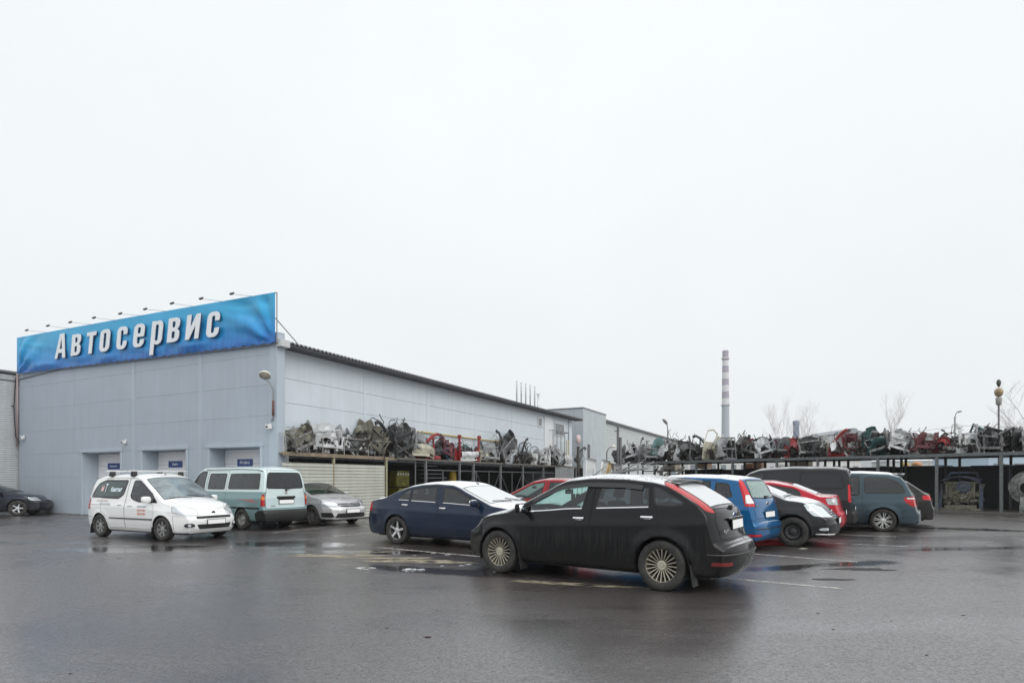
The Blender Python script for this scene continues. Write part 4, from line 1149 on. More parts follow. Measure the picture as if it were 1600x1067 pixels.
# small cameras and floodlights on the facade
def camera_box(x, y, z, lab, s_=1):
    m_ = MB(); m_.rbox(x - .07 * s_, x + .07 * s_, y - .16, y - .02, z - .06 * s_, z + .06 * s_, .02); m_.mi = 1; m_.box(x - .04, x + .04, y - .17, y - .16, z - .03, z + .03)
    m_.mi = 0; m_.box(x - .02, x + .02, y - .03, y, z - .02, z + .12)
    o = m_.build('security_camera', [mat('camera_white', (.7, .71, .70), .4), mat('lens_black', (.02, .02, .02), .1)], None, True); o.location = (C0.x, C0.y, 0); o.rotation_euler = (0, 0, RZ)
    tag(o, lab, 'camera')
camera_box(fx(197), 0, fz(fx(197), 0, 691), 'small white security camera on the grey facade between first and second door')
camera_box(fx(424), -.02, fz(fx(424), 0, 667), 'white security camera low on the facade corner under the curved wall lamp', 1.2)
camera_box(fx(39), -.02, fz(fx(39), 0, 684), 'white security camera near the left end of the grey facade', 1.2)
# curved wall lamp
xa = fx(429); zA = fz(xa, 0, 655)
LAMP = empty('wall_lamp', (C0.x, C0.y, 0), RZ); tag(LAMP, 'curved bracket wall lamp with round white head near the facade corner', 'lamp')
m_ = MB(); zt_ = fz(xa, -.1, 604)
m_.tube([(xa - .15, -.02, zA - .02), (xa - .03, -.05, zA - .05), (xa, -.06, zA + .1), (xa, -.06, zt_ - .1), (xa - .05, -.14, zt_ + .12), (xa - .2, -.42, zt_ + .34)], .022, 8)
m_.build('bracket', [mat('galv', (.30, .31, .32), .45, .5)], LAMP, True)
m_ = MB(); m_.tube([(xa, -.06, fz(xa, 0, 650)), (xa, -.06, fz(xa, 0, 626))], .035, 8); m_.build('fixing_clamp', [mat('rusty_red', (.16, .07, .055), .7)], LAMP, True)
m_ = MB(); hx, hy, hz_ = fx(414, -.5), -.5, fz(fx(414, -.5), -.5, 586)
m_.M = Matrix.Translation((hx, hy, hz_)) @ Matrix.Rotation(R(-30), 4, 'X') @ Matrix.Rotation(R(-20), 4, 'Y')
m_.lathe([(.001, .10), (.10, .085), (.17, .03), (.185, -.02), (.17, -.03)], 'z', 20); m_.mi = 1; m_.lathe([(.165, -.025), (.12, -.07), (.001, -.09)], 'z', 20)
m_.build('lamp_head', [mat('lamp_cream', (.72, .71, .62), .4), mat('lamp_glass_dull', (.30, .29, .24), .2)], LAMP, True)
# side wall cladding
XS = -.40
colp = [434, 570, 668, 743, 800, 850, 893.5]
coly = [.31] + [fy(p, XS) for p in colp[1:]]
YE = coly[-1]
m_ = MB(); m_.box(XS - .5, XS - .06, .31, YE, 2.2, 5.95); part('side_wall_core', m_, GREYD)
zs = [2.36, 3.24, 4.06, 4.88, 5.93]
winr = (fy(840, XS), fy(846.5, XS))
for a0, a1 in zip(coly, coly[1:]):
    for b0, b1 in zip(zs, zs[1:]):
        q = MB(); g_ = .006; b = .006; x = XS; y0, y1, z0, z1 = a0 + g_, a1 - g_, b0 + .004, b1 - .004
        q.add([(x - .055, y0, z0), (x - .055, y1, z0), (x - .055, y1, z1), (x - .055, y0, z1), (x - b, y0, z0), (x - b, y1, z0), (x - b, y1, z1), (x - b, y0, z1), (x, y0 + b, z0 + .007), (x, y1 - b, z0 + .007), (x, y1 - b, z1 - .007), (x, y0 + b, z1 - .007)],
              [(0, 1, 5, 4), (1, 2, 6, 5), (2, 3, 7, 6), (3, 0, 4, 7), (4, 5, 9, 8), (5, 6, 10, 9), (6, 7, 11, 10), (7, 4, 8, 11), (8, 9, 10, 11)])
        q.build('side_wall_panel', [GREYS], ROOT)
for a in coly[1:-1]:
    m_ = MB(); m_.box(XS, XS + .012, a - .07, a + .07, 2.36, 5.93); part('cover_strip', m_, GREYS)
# small window, white door and office window at the far end of the side wall
def wpane(p0, p1, t0, t1, name, fm, pm_):
    y0, y1 = fy(p0, XS), fy(p1, XS); z1 = fz(XS, (y0 + y1) / 2, t0); z0 = fz(XS, (y0 + y1) / 2, t1)
    m_ = MB(); f_ = .07
    for bx in ((y0, y1, z0, z0 + f_), (y0, y1, z1 - f_, z1), (y0, y0 + f_, z0 + f_, z1 - f_), (y1 - f_, y1, z0 + f_, z1 - f_)): m_.box(XS + .013, XS + .05, *bx)
    fr_ = part(name, m_, fm)
    m_ = MB(); m_.box(XS + .015, XS + .025, y0 + f_, y1 - f_, z0 + f_, z1 - f_); m_.build('pane', [pm_], fr_)
DGL = mat('far_window_glass', (.16, .18, .20), .15, spec=.6)
wpane(840, 846, 652, 667, 'window', mat('frame_white', (.66, .68, .69), .4), DGL)
wpane(866, 881, 661, 681, 'window', mat('frame_white'), DGL)
y0, y1 = fy(850, XS), fy(862, XS); m_ = MB(); m_.box(XS + .014, XS + .07, y0, y1, 2.4, fz(XS, y0, 651)); part('door', m_, mat('door_white_side', (.72, .74, .75), .4))
# roof: corrugated sheet, eave, fascia, soffit
EX = .22; m_ = MB(); nW = 150; y = -.05; pit = (YE + .9) / nW; prof = []
for i in range(nW):
    for a_, z_ in ((0, 0), (.28, 0), (.42, .055), (.86, .055)): prof.append((y + (i + a_) * pit, z_))
xr_ = [EX, -8.2, -16.3]; zr_ = [5.92, 6.35, 5.95]; vs = []
for x, z in zip(xr_, zr_): vs += [(x, yy, z + zz_) for yy, zz_ in prof]
k = len(prof); fs = []
for j in range(2):
    for i in range(k - 1): a = j * k + i; fs.append((a, a + 1, a + 1 + k, a + k))
m_.add(vs, fs)
vs = [(EX - .001, yy, z + zz_ - .012) for yy, zz_ in prof for z in (0,)]
rf = part('roof_sheet', m_, mat('roof_sheet_grey', (.20, .21, .22), .45, .3, noise_amt=.2))
sd = rf.modifiers.new('thick', 'SOLIDIFY'); sd.thickness = .03; sd.offset = -1
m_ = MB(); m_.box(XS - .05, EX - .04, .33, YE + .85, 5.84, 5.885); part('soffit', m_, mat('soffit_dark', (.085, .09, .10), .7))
m_ = MB(); m_.box(.014, EX + .02, -.06, .32, 5.76, 5.99); part('fascia_end', m_, mat('fascia_light', (.52, .54, .55), .45), bevel=.01)
m_ = MB(); m_.box(XS - .3, XS - .01, YE, YE + .06, 0, 5.8); m_.box(-15, XS - .05, YE - .1, YE, 0, 5.9); part('rear_wall', m_, GREYS)
# thin wall pipe and cables at the far end
m_ = MB(); m_.tube([(XS + .05, fy(888, XS), 2.4), (XS + .05, fy(888, XS), 5.8)], .03, 6); part('downpipe', m_, TRIM)
# struts of the banner
m_ = MB(); yb = 1.3
for px in (431, 380, 330, 280, 230, 180, 130, 80, 40):
    x = fx(px); m_.tube([(x, -.02, fz(x, 0, 497) if px == 431 else 7.0), (x + (.03 if px < 430 else .2), yb * .55, 6.0)], .018, 6)
BAN = empty('banner', (C0.x, C0.y, 0), RZ); tag(BAN, 'long blue vinyl banner with white Cyrillic lettering above the grey facade', 'banner')
m_.build('strut', [mat('galv')], BAN)
BX0, BX1 = fx(28, -.12), fx(431.5, -.12)
def btop(x):
    t = (x - BX0) / (BX1 - BX0); return fz(BX0, -.12, 528) * (1 - t) + fz(BX1, -.12, 457) * t + .02 * math.sin(t * math.pi)
def bbot(x):
    t = (x - BX0) / (BX1 - BX0); return fz(BX0, -.12, 583.5) * (1 - t) + fz(BX1, -.12, 535.5) * t
def wrk(x, v):
    """cloth relief: swags hanging from the corners and hems, soft bellies in between"""
    t = x - BX0; e_ = BX1 - x; v = min(1, max(0, v))
    o = .10 * noise.noise(Vector((t * .45, v * 1.2, 3)))
    for d, k in ((t, 1), (e_, 1.25)):      # fans of folds from both ends
        a = math.atan2(v * 1.7 + .25, d + .35)
        o += k * .085 * math.sin(a * 15 + 1.2 * noise.noise(Vector((d, v, 5)))) * math.exp(-d / 2.1) * min(1, d * 2.2) * (1 - .3 * v)
    bel = noise.noise(Vector((t * .8 + 4 * v * v, v * 3.2, 11)))
    o += .15 * bel * (1 - v) ** 1.3
    o += .05 * math.sin((t * 1.9 - 3.1 * (1 - v) ** 2)) * (1 - v) * v * 3
    o *= 1 - .62 * sstep(1.4, 2.6, t) * sstep(2.4, 3.6, e_) * sstep(.10, .3, v)
    m = min(1, t * 3, e_ * 3, (1 - v) * 6 + .04, v * 6 + .05)
    return o * max(0, m)
NX, NZ = 240, 34; vs = []
for i in range(NX + 1):
    x = BX0 + (BX1 - BX0) * i / NX
    for j in range(NZ + 1):
        v = j / NZ; z = bbot(x) + (btop(x) - bbot(x)) * v
        vs.append((x, -.16 - wrk(x, v) * 1.0, z + .02 * math.sin(i * .9) * (j == 0)))
fs = [(i * (NZ + 1) + j, (i + 1) * (NZ + 1) + j, (i + 1) * (NZ + 1) + j + 1, i * (NZ + 1) + j + 1) for i in range(NX) for j in range(NZ)]
bmn = bpy.data.materials.new('banner_print'); bmn.use_nodes = True
t = bmn.node_tree; bb = t.nodes['Principled BSDF']; tcn = t.nodes.new('ShaderNodeUVMap'); sp = t.nodes.new('ShaderNodeSeparateXYZ'); t.links.new(tcn.outputs[0], sp.inputs[0])
nz_ = t.nodes.new('ShaderNodeTexNoise'); nz_.inputs['Scale'].default_value = 3; mpn = t.nodes.new('ShaderNodeMapping'); mpn.inputs['Scale'].default_value = (4, .8, 1); t.links.new(tcn.outputs[0], mpn.inputs[0]); t.links.new(mpn.outputs[0], nz_.inputs['Vector'])
ad = t.nodes.new('ShaderNodeMath'); ad.operation = 'MULTIPLY_ADD'; t.links.new(nz_.outputs[0], ad.inputs[0]); ad.inputs[1].default_value = .5; t.links.new(sp.outputs[1], ad.inputs[2])
rp = t.nodes.new('ShaderNodeValToRGB'); t.links.new(ad.outputs[0], rp.inputs[0])
e = rp.color_ramp.elements; e[0].position = .22; e[0].color = (.008, .10, .40, 1); e[1].position = 1.0; e[1].color = (.035, .38, .68, 1)
for p_, c_ in ((.40, (.010, .19, .53, 1)), (.66, (.014, .27, .60, 1))): k_ = e.new(p_); k_.color = c_
t.links.new(rp.outputs[0], bb.inputs['Base Color']); bb.inputs['Roughness'].default_value = .38
o = mobj('banner_cloth', vs, fs, [bmn], BAN, smooth=True)
uv = o.data.uv_layers.new(name='UVMap')
for li, lp in enumerate(o.data.loops):
    i, j = divmod(lp.vertex_index, NZ + 1); uv.data[li].uv = (i / NX * 8, j / NZ)
# frame tube and eyelet cords
m_ = MB(); m_.tube([(BX0, -.1, btop(BX0)), (BX1, -.1, btop(BX1))], .02, 6); m_.tube([(BX0, -.1, bbot(BX0)), (BX1, -.1, bbot(BX1) - .02)], .02, 6); m_.tube([(BX1 + .01, -.1, bbot(BX1)), (BX1 + .01, -.1, btop(BX1))], .02, 6); m_.tube([(BX0, -.1, bbot(BX0) - .05), (BX0, -.1, btop(BX0))], .02, 6)
m_.build('frame_tube', [mat('galv')], BAN)
LW = mat('banner_white', (.80, .83, .86), .5); LS = mat('banner_letter_shadow', (.008, .03, .11), .6)
# condensed heavy letters drawn as outlines in a box one unit high
def rr_(x0, y0, x1, y1, r, n=5):
    o = []
    for cx, cy, a0 in ((x1 - r, y1 - r, 0), (x0 + r, y1 - r, 90), (x0 + r, y0 + r, 180), (x1 - r, y0 + r, 270)):
        o += [(cx + r * math.cos(R(a0 + 90 * i / n)), cy + r * math.sin(R(a0 + 90 * i / n))) for i in range(n + 1)]
    return o
GL = {
 'А': (.80, [[(0, 0), (.20, 0), (.25, .22), (.53, .22), (.57, 0), (.80, 0), (.56, 1), (.27, 1)], [(.29, .38), (.51, .38), (.41, .80)]]),
 'в': (.60, [[(0, 0)] + [(.40, 0), (.54, .05), (.60, .16), (.60, .36), (.56, .46), (.48, .52), (.55, .58), (.59, .68), (.59, .84), (.53, .95), (.40, 1)] + [(0, 1)], rr_(.21, .15, .385, .44, .06), rr_(.21, .60, .375, .85, .06)]),
 'т': (.58, [[(.18, 0), (.40, 0), (.40, .82), (.58, .82), (.58, 1), (0, 1), (0, .82), (.18, .82)]]),
 'о': (.60, [rr_(0, 0, .60, 1, .22), rr_(.21, .16, .39, .84, .08)]),
 'с': (.58, [[p for p in rr_(0, 0, .58, 1, .22)[:6]] + [p for p in rr_(0, 0, .58, 1, .22)[6:18]] + [p for p in rr_(0, 0, .58, 1, .22)[18:]] + [(.58, .36), (.375, .36)] + [(.375, .22), (.33, .16), (.25, .16), (.21, .22), (.21, .78), (.25, .84), (.33, .84), (.375, .78), (.375, .64), (.58, .64)]]),
 'е': (.60, [[p for p in rr_(0, 0, .60, 1, .22)[:18]] + [p for p in rr_(0, 0, .60, 1, .22)[18:]] + [(.60, .32), (.39, .32), (.39, .20), (.35, .15), (.25, .15), (.21, .20), (.21, .44), (.60, .44)], rr_(.21, .58, .39, .85, .07)]),
 'р': (.60, [[(0, -.42), (.21, -.42), (.21, .05), (.30, .0), (.44, .0), (.56, .08), (.60, .2), (.60, .82), (.55, .93), (.44, 1.0), (.31, 1.0), (.21, .93), (.21, 1), (0, 1)], rr_(.21, .16, .39, .84, .07)]),
 'и': (.66, [[(0, 0), (.19, 0), (.46, .55), (.46, 0), (.66, 0), (.66, 1), (.47, 1), (.20, .45), (.20, 1), (0, 1)]]),
}
for ch, pxc in (('А', 94.5), ('в', 119), ('т', 141), ('о', 163.5), ('с', 190), ('е', 216), ('р', 244.5), ('в', 272), ('и', 303), ('с', 332)):
    x = fx(pxc, -.25); zb_, zt2 = bbot(x), btop(x); h = zt2 - zb_
    xh = h * (.63 if ch == 'А' else .53)
    basez = zb_ + h * (.235 if ch != 'А' else .22) + .04
    wdt, loops = GL[ch]; cu = bpy.data.curves.new('letter', 'CURVE'); cu.dimensions = '2D'; cu.fill_mode = 'BOTH'; cu.extrude = .012
    for lp in loops:
        sp_ = cu.splines.new('POLY'); sp_.points.add(len(lp) - 1); sp_.use_cyclic_u = True
        for k_, (a_, b_) in enumerate(lp): sp_.points[k_].co = (a_, b_, 0, 1)
    oc = bpy.data.objects.new('letter', cu); COL.objects.link(oc); dg = bpy.context.evaluated_depsgraph_get(); dg.update()
    base = bpy.data.meshes.new_from_object(oc.evaluated_get(dg)); bpy.data.objects.remove(oc)
    slope = (btop(BX1) - btop(BX0)) / (BX1 - BX0)
    wm_ = max(wrk(x + a_, .2 + .1 * b_) for a_ in (-.3, -.15, 0, .15, .3) for b_ in range(6))
    for nm_, mt_, dx_, dz_, dy_ in (('letter', LW, 0, 0, -.05), ('letter_shadow', LS, .024, -.010, -.03)):
        me = base.copy(); me.materials.clear(); me.materials.append(mt_)
        for v in me.vertices:
            zq = v.co.y * xh; xx = (v.co.x - wdt / 2) * (1.08 if ch != 'А' else 1.0) + (zq - xh / 2) * .16
            X = x + xx + dx_; Z = basez + zq + dz_ + slope * xx
            vv = (Z - bbot(X)) / (btop(X) - bbot(X))
            v.co = Vector((X, -.16 - wm_ + dy_ + v.co.z, Z))
        oo = bpy.data.objects.new(nm_, me); COL.objects.link(oo); oo.parent = BAN
# spot lamps on arms along the banner top
for px, py in ((42, 516), (75, 509), (110, 503.5), (147, 496.5), (188, 490), (227, 483), (269, 474), (314.5, 466.5), (362.5, 459)):
    k = 1 + .0; yb = -.85; x = fx(px, yb); z = fz(x, yb, py); LN = ['leftmost', 'second from the left', 'third from the left', 'fourth from the left', 'middle', 'fourth from the right', 'third from the right', 'second from the right', 'rightmost'][[42, 75, 110, 147, 188, 227, 269, 314.5, 362.5].index(px)]
    xt = x + .25; zt2 = btop(min(BX1, max(BX0, xt)))
    A = empty('banner_lamp', (C0.x, C0.y, 0), RZ)
    tag(A, 'small dark spot lamp, %s of the nine above the blue banner' % LN, 'lamp', 'spot lamps along the banner top')
    m_ = MB(); m_.tube([(xt, -.1, zt2 - .02), (x + .02, yb + .08, z)], .008, 5); m_.build('arm', [mat('galv')], A)
    m_ = MB(); m_.M = Matrix.Translation((x, yb, z)) @ Matrix.Rotation(R(35), 4, 'X')
    m_.rbox(-.065, .065, -.05, .05, -.02, .035, .015); m_.mi = 1; m_.box(-.05, .05, -.035, .035, -.03, -.02)
    m_.build('lamp_head', [mat('lamp_dark', (.05, .05, .055), .5), mat('lamp_glass_dull')], A)
# five flue pipes and a short vent on the roof
FL = []
for i, (px, t0) in enumerate(((807.5, 596), (814.5, 598.5), (821.5, 600), (828.5, 602), (835.5, 605))):
    x = -3.2; y = fy(px, x); zt2 = fz(x, y, t0); m_ = MB(); m_.tube([(x, y, 5.95), (x, y, zt2 - .25), (x, y, zt2)], .055, 10); m_.lathe([(.075, zt2 - .9), (.075, zt2 - .85)], 'z', 10, (x, y, 0)); m_.lathe([(.07, zt2), (.07, zt2 + .03), (.001, zt2 + .05)], 'z', 10, (x, y, 0))
    o = m_.build('flue_pipe', [mat('flue_steel', (.60, .62, .64), .35, .4)], None, True); o.location = (C0.x, C0.y, 0); o.rotation_euler = (0, 0, RZ)
    tag(o, ['tallest, leftmost of the five slim flue pipes on the workshop roof', 'second slim flue pipe from the left on the workshop roof', 'middle one of the five slim flue pipes on the workshop roof', 'fourth slim flue pipe from the left on the workshop roof', 'rightmost of the five slim flue pipes, next to the capped vent'][i], 'pipe', 'flue pipes on the roof')
x = -3.2; y = fy(841, x); zt2 = fz(x, y, 617); m_ = MB(); m_.tube([(x, y, 5.9), (x, y, zt2)], .08, 10); m_.lathe([(.15, zt2 + .05), (.13, zt2 + .12), (.001, zt2 + .2)], 'z', 12, (x, y, 0)); m_.lathe([(.15, zt2 + .05), (.001, zt2 + .05)], 'z', 12, (x, y, 0))
o = m_.build('roof_vent', [mat('flue_steel')], None, True); o.location = (C0.x, C0.y, 0); o.rotation_euler = (0, 0, RZ); tag(o, 'short capped vent pipe right of the five flue pipes', 'vent')

# left neighbour: corrugated wall coming towards the camera
NB = empty('neighbour_hall', (C0.x, C0.y, 0), RZ); tag(NB, 'light grey hall with horizontal corrugated siding at the left edge', 'building')
m_ = MB(); x = XL - .25; zt_ = 6.15; vs = []; nr = 62; pr = []
for i in range(nr): 
    z = .05 + (zt_ - .05) * i / nr; p_ = (zt_ - .05) / nr
    pr += [(0, z), (0, z + p_ * .55), (.022, z + p_ * .68), (.022, z + p_ * .9)]
pr.append((0, zt_))
for yy in (-6.5, .6): vs += [(x + a, yy, z) for a, z in pr]
k = len(pr); m_.add(vs, [(i, i + 1, i + 1 + k, i + k) for i in range(k - 1)])
sg = m_.build('siding', [pmat('siding_light', (.52, .55, .57))], NB)
m_ = MB(); m_.box(x - 6, x - .03, -6.5, .6, 0, 6.15); m_.build('wall', [GREYD], NB)
m_ = MB(); m_.box(x - 6, x + .12, -6.6, .55, 6.2, 6.30); m_.box(x + .0, x + .03, -6.5, .6, 5.84, 5.90); m_.build('roof_edge', [mat('roof_sheet_grey')], NB)
m_ = MB(); xx = XL - .02
m_.tube([(xx, -.06, 6.2), (xx, -.06, 2.95)], .045, 8); m_.build('downpipe', [mat('downpipe_pink', (.33, .26, .27), .5)], ROOT, True)
o = MB(); o.tube([(xx - .05, -.1, 6.0), (xx - .1, -.15, 4.75), (xx - 4, -1.5, 4.62)], .02, 5); o.tube([(xx - .1, -.15, 4.75), (xx - .02, -.12, 3.4), (xx + .3, -.12, 3.1)], .018, 5)
o = o.build('cable', [mat('cable_black', (.02, .02, .02), .6)]); o.location = (C0.x, C0.y, 0); o.rotation_euler = (0, 0, RZ); tag(o, 'black cable sagging across the corner between siding and grey facade', 'cable')

# ================================================================ rack beside the workshop
DX = .25; DZ = 2.36; YD = fy(911, DX)
RK = empty('storage_rack', (C0.x, C0.y, 0), RZ); tag(RK, 'steel storage deck along the workshop wall, sheet wall and lattice below', 'rack')
def rk(name, m_, mm, **k): return m_.build(name, mm if isinstance(mm, list) else [mm], RK, **k)
m_ = MB(); m_.box(XS + .02, DX - .02, .05, YD, DZ - .05, DZ); m_.box(DX - .02, DX, .02, fy(620, DX), DZ - .11, DZ + .015); rk('deck', m_, mat('deck_board', (.28, .23, .165), .7, noise_amt=.4, nscale=5))
m_ = MB(); m_.box(DX - .02, DX, fy(620, DX), YD, DZ - .07, DZ + .012); rk('deck_edge', m_, mat('deck_steel', (.16, .145, .125), .6, noise_amt=.4))
POSTY = mat('post_yellow', (.38, .36, .24), .6, noise_amt=.3); POSTG = mat('post_grey', (.23, .24, .25), .5, .3, noise_amt=.3)
for px, mm, wd in ((448, POSTG, .09), (521, POSTY, .08), (603, POSTY, .09), (649, POSTG, .04), (665, POSTG, .09), (718, POSTG, .08), (739.5, POSTG, .10), (782, POSTG, .09), (817, POSTG, .09), (849, POSTG, .08), (877, POSTG, .08), (900, POSTG, .10)):
    y = fy(px, DX - .06); m_ = MB(); m_.box(DX - .06 - wd / 2, DX - .06 + wd / 2, y - wd / 2, y + wd / 2, 0, DZ - .07); rk('post', m_, mm)
for p0, p1 in ((436.5, 521.5), (522.5, 601)):
    y0, y1 = fy(p0, DX), fy(p1, DX); y0 = max(y0, -.02); m_ = MB(); pr = []; n = 17; zb_, zt2 = .04, 2.03
    for i in range(n):
        z = zb_ + (zt2 - zb_) * i / n; p_ = (zt2 - zb_) / n
        pr += [(0, z), (.0, z + p_ * .62), (-.035, z + p_ * .76), (-.035, z + p_ * .90)]
    pr.append((0, zt2)); vs = []
    for yy in (y0, y1): vs += [(DX + a, yy, z) for a, z in pr]
    k = len(pr); m_.add(vs, [(i, i + 1, i + 1 + k, i + k) for i in range(k - 1)])
    o = rk('sheet_panel', m_, pmat('sheet_cream', (.50, .51, .46), .06, .45, .12)); s_ = o.modifiers.new('t', 'SOLIDIFY'); s_.thickness = .004
m_ = MB(); y_ = fy(521, DX); m_.box(DX + .002, DX + .006, y_ - .015, y_ + .015, .05, 2.03); rk('rust_seam', m_, mat('rust_stain', (.30, .19, .10), .8))
# dark interior under and behind the deck
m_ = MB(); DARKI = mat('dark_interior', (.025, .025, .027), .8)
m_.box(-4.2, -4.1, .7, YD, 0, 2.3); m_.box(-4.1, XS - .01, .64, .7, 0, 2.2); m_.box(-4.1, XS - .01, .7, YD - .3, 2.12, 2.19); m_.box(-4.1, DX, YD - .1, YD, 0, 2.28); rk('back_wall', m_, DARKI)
y0, y1 = fy(868, DX), fy(897, DX); m_ = MB(); m_.box(DX - .03, DX - .01, y0, y1, .05, DZ - .08)
for i in range(7): yy = y0 + (y1 - y0) * (i + .5) / 7; m_.box(DX - .01, DX + .0, yy - .03, yy + .03, .05, DZ - .08)
rk('grey_door_leaf', m_, mat('leaf_grey', (.25, .26, .27), .5))
# lattice of the trolley fence
m_ = MB(); zt2 = fz(DX, fy(740, DX), 735.8); yA, yB = fy(667, DX), fy(868, DX)
m_.beam((DX - .1, yA, zt2), (DX - .1, yB, zt2), .03, .03); m_.beam((DX - .1, yA, .2), (DX - .1, yB, .2), .03, .03)
rk('lattice_rail', m_, POSTG)
pxs = [667, 692, 718, 744, 764, 782, 800, 817, 833, 849, 863]
for i, (a, b) in enumerate(zip(pxs, pxs[1:])):
    ya, yb2 = fy(a, DX - .1), fy(b, DX - .1); m_ = MB(); m_.beam((DX - .1, ya, .2), (DX - .1, ya, zt2), .03, .03); rk('lattice_upright', m_, POSTG)
    if i >= 2: m_ = MB(); m_.beam((DX - .12, ya, zt2 if i % 2 else .2), (DX - .12, yb2, .2 if i % 2 else zt2), .02, .02); rk('lattice_brace', m_, POSTG)
for i in range(5):
    z = fz(-.4, fy(660, -.4), 709.5 + 12.5 + i * 6.2); ya, yb2 = fy(650 + i * 3, -.4), fy(672 + i * 5, -.4)
    m_ = MB(); m_.box(-.6, -.2, ya, yb2, z, z + .03); rk('shelf', m_, POSTG)
# railing on the near part of the deck
m_ = MB(); zr2 = fz(DX, .2, 676.5); 
m_.tube([(DX - .02, .05, zr2), (DX - .02, fy(616, DX), zr2)], .012, 6); m_.tube([(DX - .02, .05, zr2), (XS + .05, .05, zr2)], .012, 6); rk('guard_rail', m_, mat('rail_grey', (.40, .39, .36), .5))
for px in (437.5, 470, 504.5, 538, 575.5, 615.5):
    y = max(.05, fy(px, DX - .02)); m_ = MB(); m_.tube([(DX - .02, y, DZ - .1), (DX - .02, y, zr2)], .014, 6); rk('rail_post', m_, mat('rail_grey'))
m_ = MB(); y = fy(616, DX); m_.tube([(DX - .02, y, zr2), (DX + .02, y + 1.4, DZ)], .012, 6); m_.tube([(DX - .02, .05, zr2), (DX - .02, .8, zr2 - .55)], .012, 6); rk('rail_brace', m_, mat('rail_grey'))
# things in the bay
m_ = MB(); y0, y1 = fy(607, -.7), fy(640, -.7)
def loose(name, m_, mm, lab, cat, group=None, smooth=False, bevel=0):
    o = m_.build(name, mm if isinstance(mm, list) else [mm], None, smooth, bevel=bevel); o.location = (C0.x, C0.y, 0); o.rotation_euler = (0, 0, RZ); tag(o, lab, cat, group); return o
YM = mat('machine_yellow', (.13, .12, .015), .5, noise_amt=.7, nscale=5)
y0 += .25; y1 -= .35
m_.rbox(-.9, -.45, y0, y1, 1.15, 1.85, .04); m_.rbox(-.95, -.4, y0 + .05, y1 - .05, .75, 1.1, .05)
for i in range(5): m_.mi = 1; yy = y0 + (y1 - y0) * (i + .5) / 5; m_.lathe([(.001, -.44), (.05, -.43), (.06, -.45)], 'x', 12, (0, yy, 1.7)); m_.mi = 0
for i in range(3): m_.box(-.46, -.43, y0 + .04, y1 - .04, 1.22 + .14 * i, 1.27 + .14 * i)
m_.box(-.9, -.86, y0, y0 + .05, 0, .8); m_.box(-.9, -.86, y1 - .05, y1, 0, .8); m_.box(-.5, -.46, y0, y0 + .05, 0, .8); m_.box(-.5, -.46, y1 - .05, y1, 0, .8)
loose('yellow_machine', m_, [YM, mat('bulb_grey', (.35, .35, .3), .3)], 'dim yellow machine with round knobs in the dark bay beside the sheet wall', 'machine')
m_ = MB(); x = -.6; y = fy(707, x); zz = fz(x, y, 750); 
m_.lathe([(.001, .9), (.2, .9), (.2, 1.0), (.19, 1.75), (.15, 1.84), (.06, 1.86), (.06, 1.9), (.001, 1.9)], 'z', 20, (x, y, 0)); m_.box(x - .3, x + .3, y - .4, y + .4, .82, .9); m_.box(x - .28, x - .24, y - .38, y - .34, 0, .82); m_.box(x + .24, x + .28, y + .34, y + .38, 0, .82); m_.box(x + .24, x + .28, y - .38, y - .34, 0, .82); m_.box(x - .28, x - .24, y + .34, y + .38, 0, .82)
loose('yellow_drum', m_, mat('drum_yellow', (.36, .23, .01), .3, noise_amt=.5, nscale=4), 'yellow drum standing on a bench in the dark bay behind the dark blue sedan', 'drum', smooth=False)
# long ochre pipe lying along the wall
m_ = MB(); a, b = fy(650, XS), fy(792, XS); m_.tube([(XS + .08, a, fz(XS, a, 674)), (XS + .08, b, fz(XS, b, 692))], .035, 8)
loose('ochre_pipe', m_, mat('ochre', (.55, .42, .16), .5), 'long ochre pipe fixed along the workshop side wall behind the scrap', 'pipe', smooth=True)
# ladder cage near the far door
m_ = MB(); x = DX - .3
A, B = fy(864, x), fy(888, x); zt2 = fz(x, A, 672)
for i in range(5): y = A + (B - A) * i / 4; m_.tube([(x, y, DZ), (x, y, zt2)], .02, 5)
for z in (DZ + .8, zt2): m_.tube([(x, A, z), (x, B, z)], .02, 5); m_.tube([(x - .7, A, z), (x, A, z)], .02, 5); m_.tube([(x - .7, B, z), (x, B, z)], .02, 5)
loose('stair_cage', m_, mat('cage_dark', (.12, .12, .12), .5, .3), 'tall thin railing cage in front of the white side door', 'railing')
m_ = MB(); y = fy(884, x + .05); 
for dy in (0, .4): m_.beam((x + .1, y + dy, DZ), (x + .1, y + dy, fz(x, y, 687)), .05, .05)
for i in range(7): m_.beam((x + .1, y, DZ + .2 + .25 * i), (x + .1, y + .4, DZ + .2 + .25 * i), .03, .03)
loose('ladder', m_, mat('ladder_yellow', (.55, .47, .24), .5), 'pale yellow ladder standing at the far end of the deck', 'ladder')

# ================================================================ halls behind
def hall(name, lab, p_l, p_r, xoff, t0, t1, col, ribs=True):
    pass
HX = 0.0
m_ = MB(); xh0, yh0 = fx(864, 33), 33
HB = empty('grey_block', (C0.x, C0.y, 0), RZ); tag(HB, 'plain grey block rising behind the far end of the workshop', 'building')
yb = 31.5; x1 = fx(911, yb); zt2 = fz(x1, yb, 637.5); m_.box(-9, x1, yb, yb + 6, 0, zt2); m_.build('wall', [pmat('block_grey', (.42, .46, .49))], HB)
m_ = MB(); m_.box(-9, x1 + .05, yb - .05, yb + 6, zt2, zt2 + .08); m_.build('parapet', [mat('roof_sheet_grey')], HB)
LH = empty('long_hall', (C0.x, C0.y, 0), RZ); tag(LH, 'long pale hall with fine horizontal siding receding behind the pole', 'building')
xw = x1 - .3; y0 = yb + 6.02; zt3 = fz(xw, fy(913, xw), 650.5); 
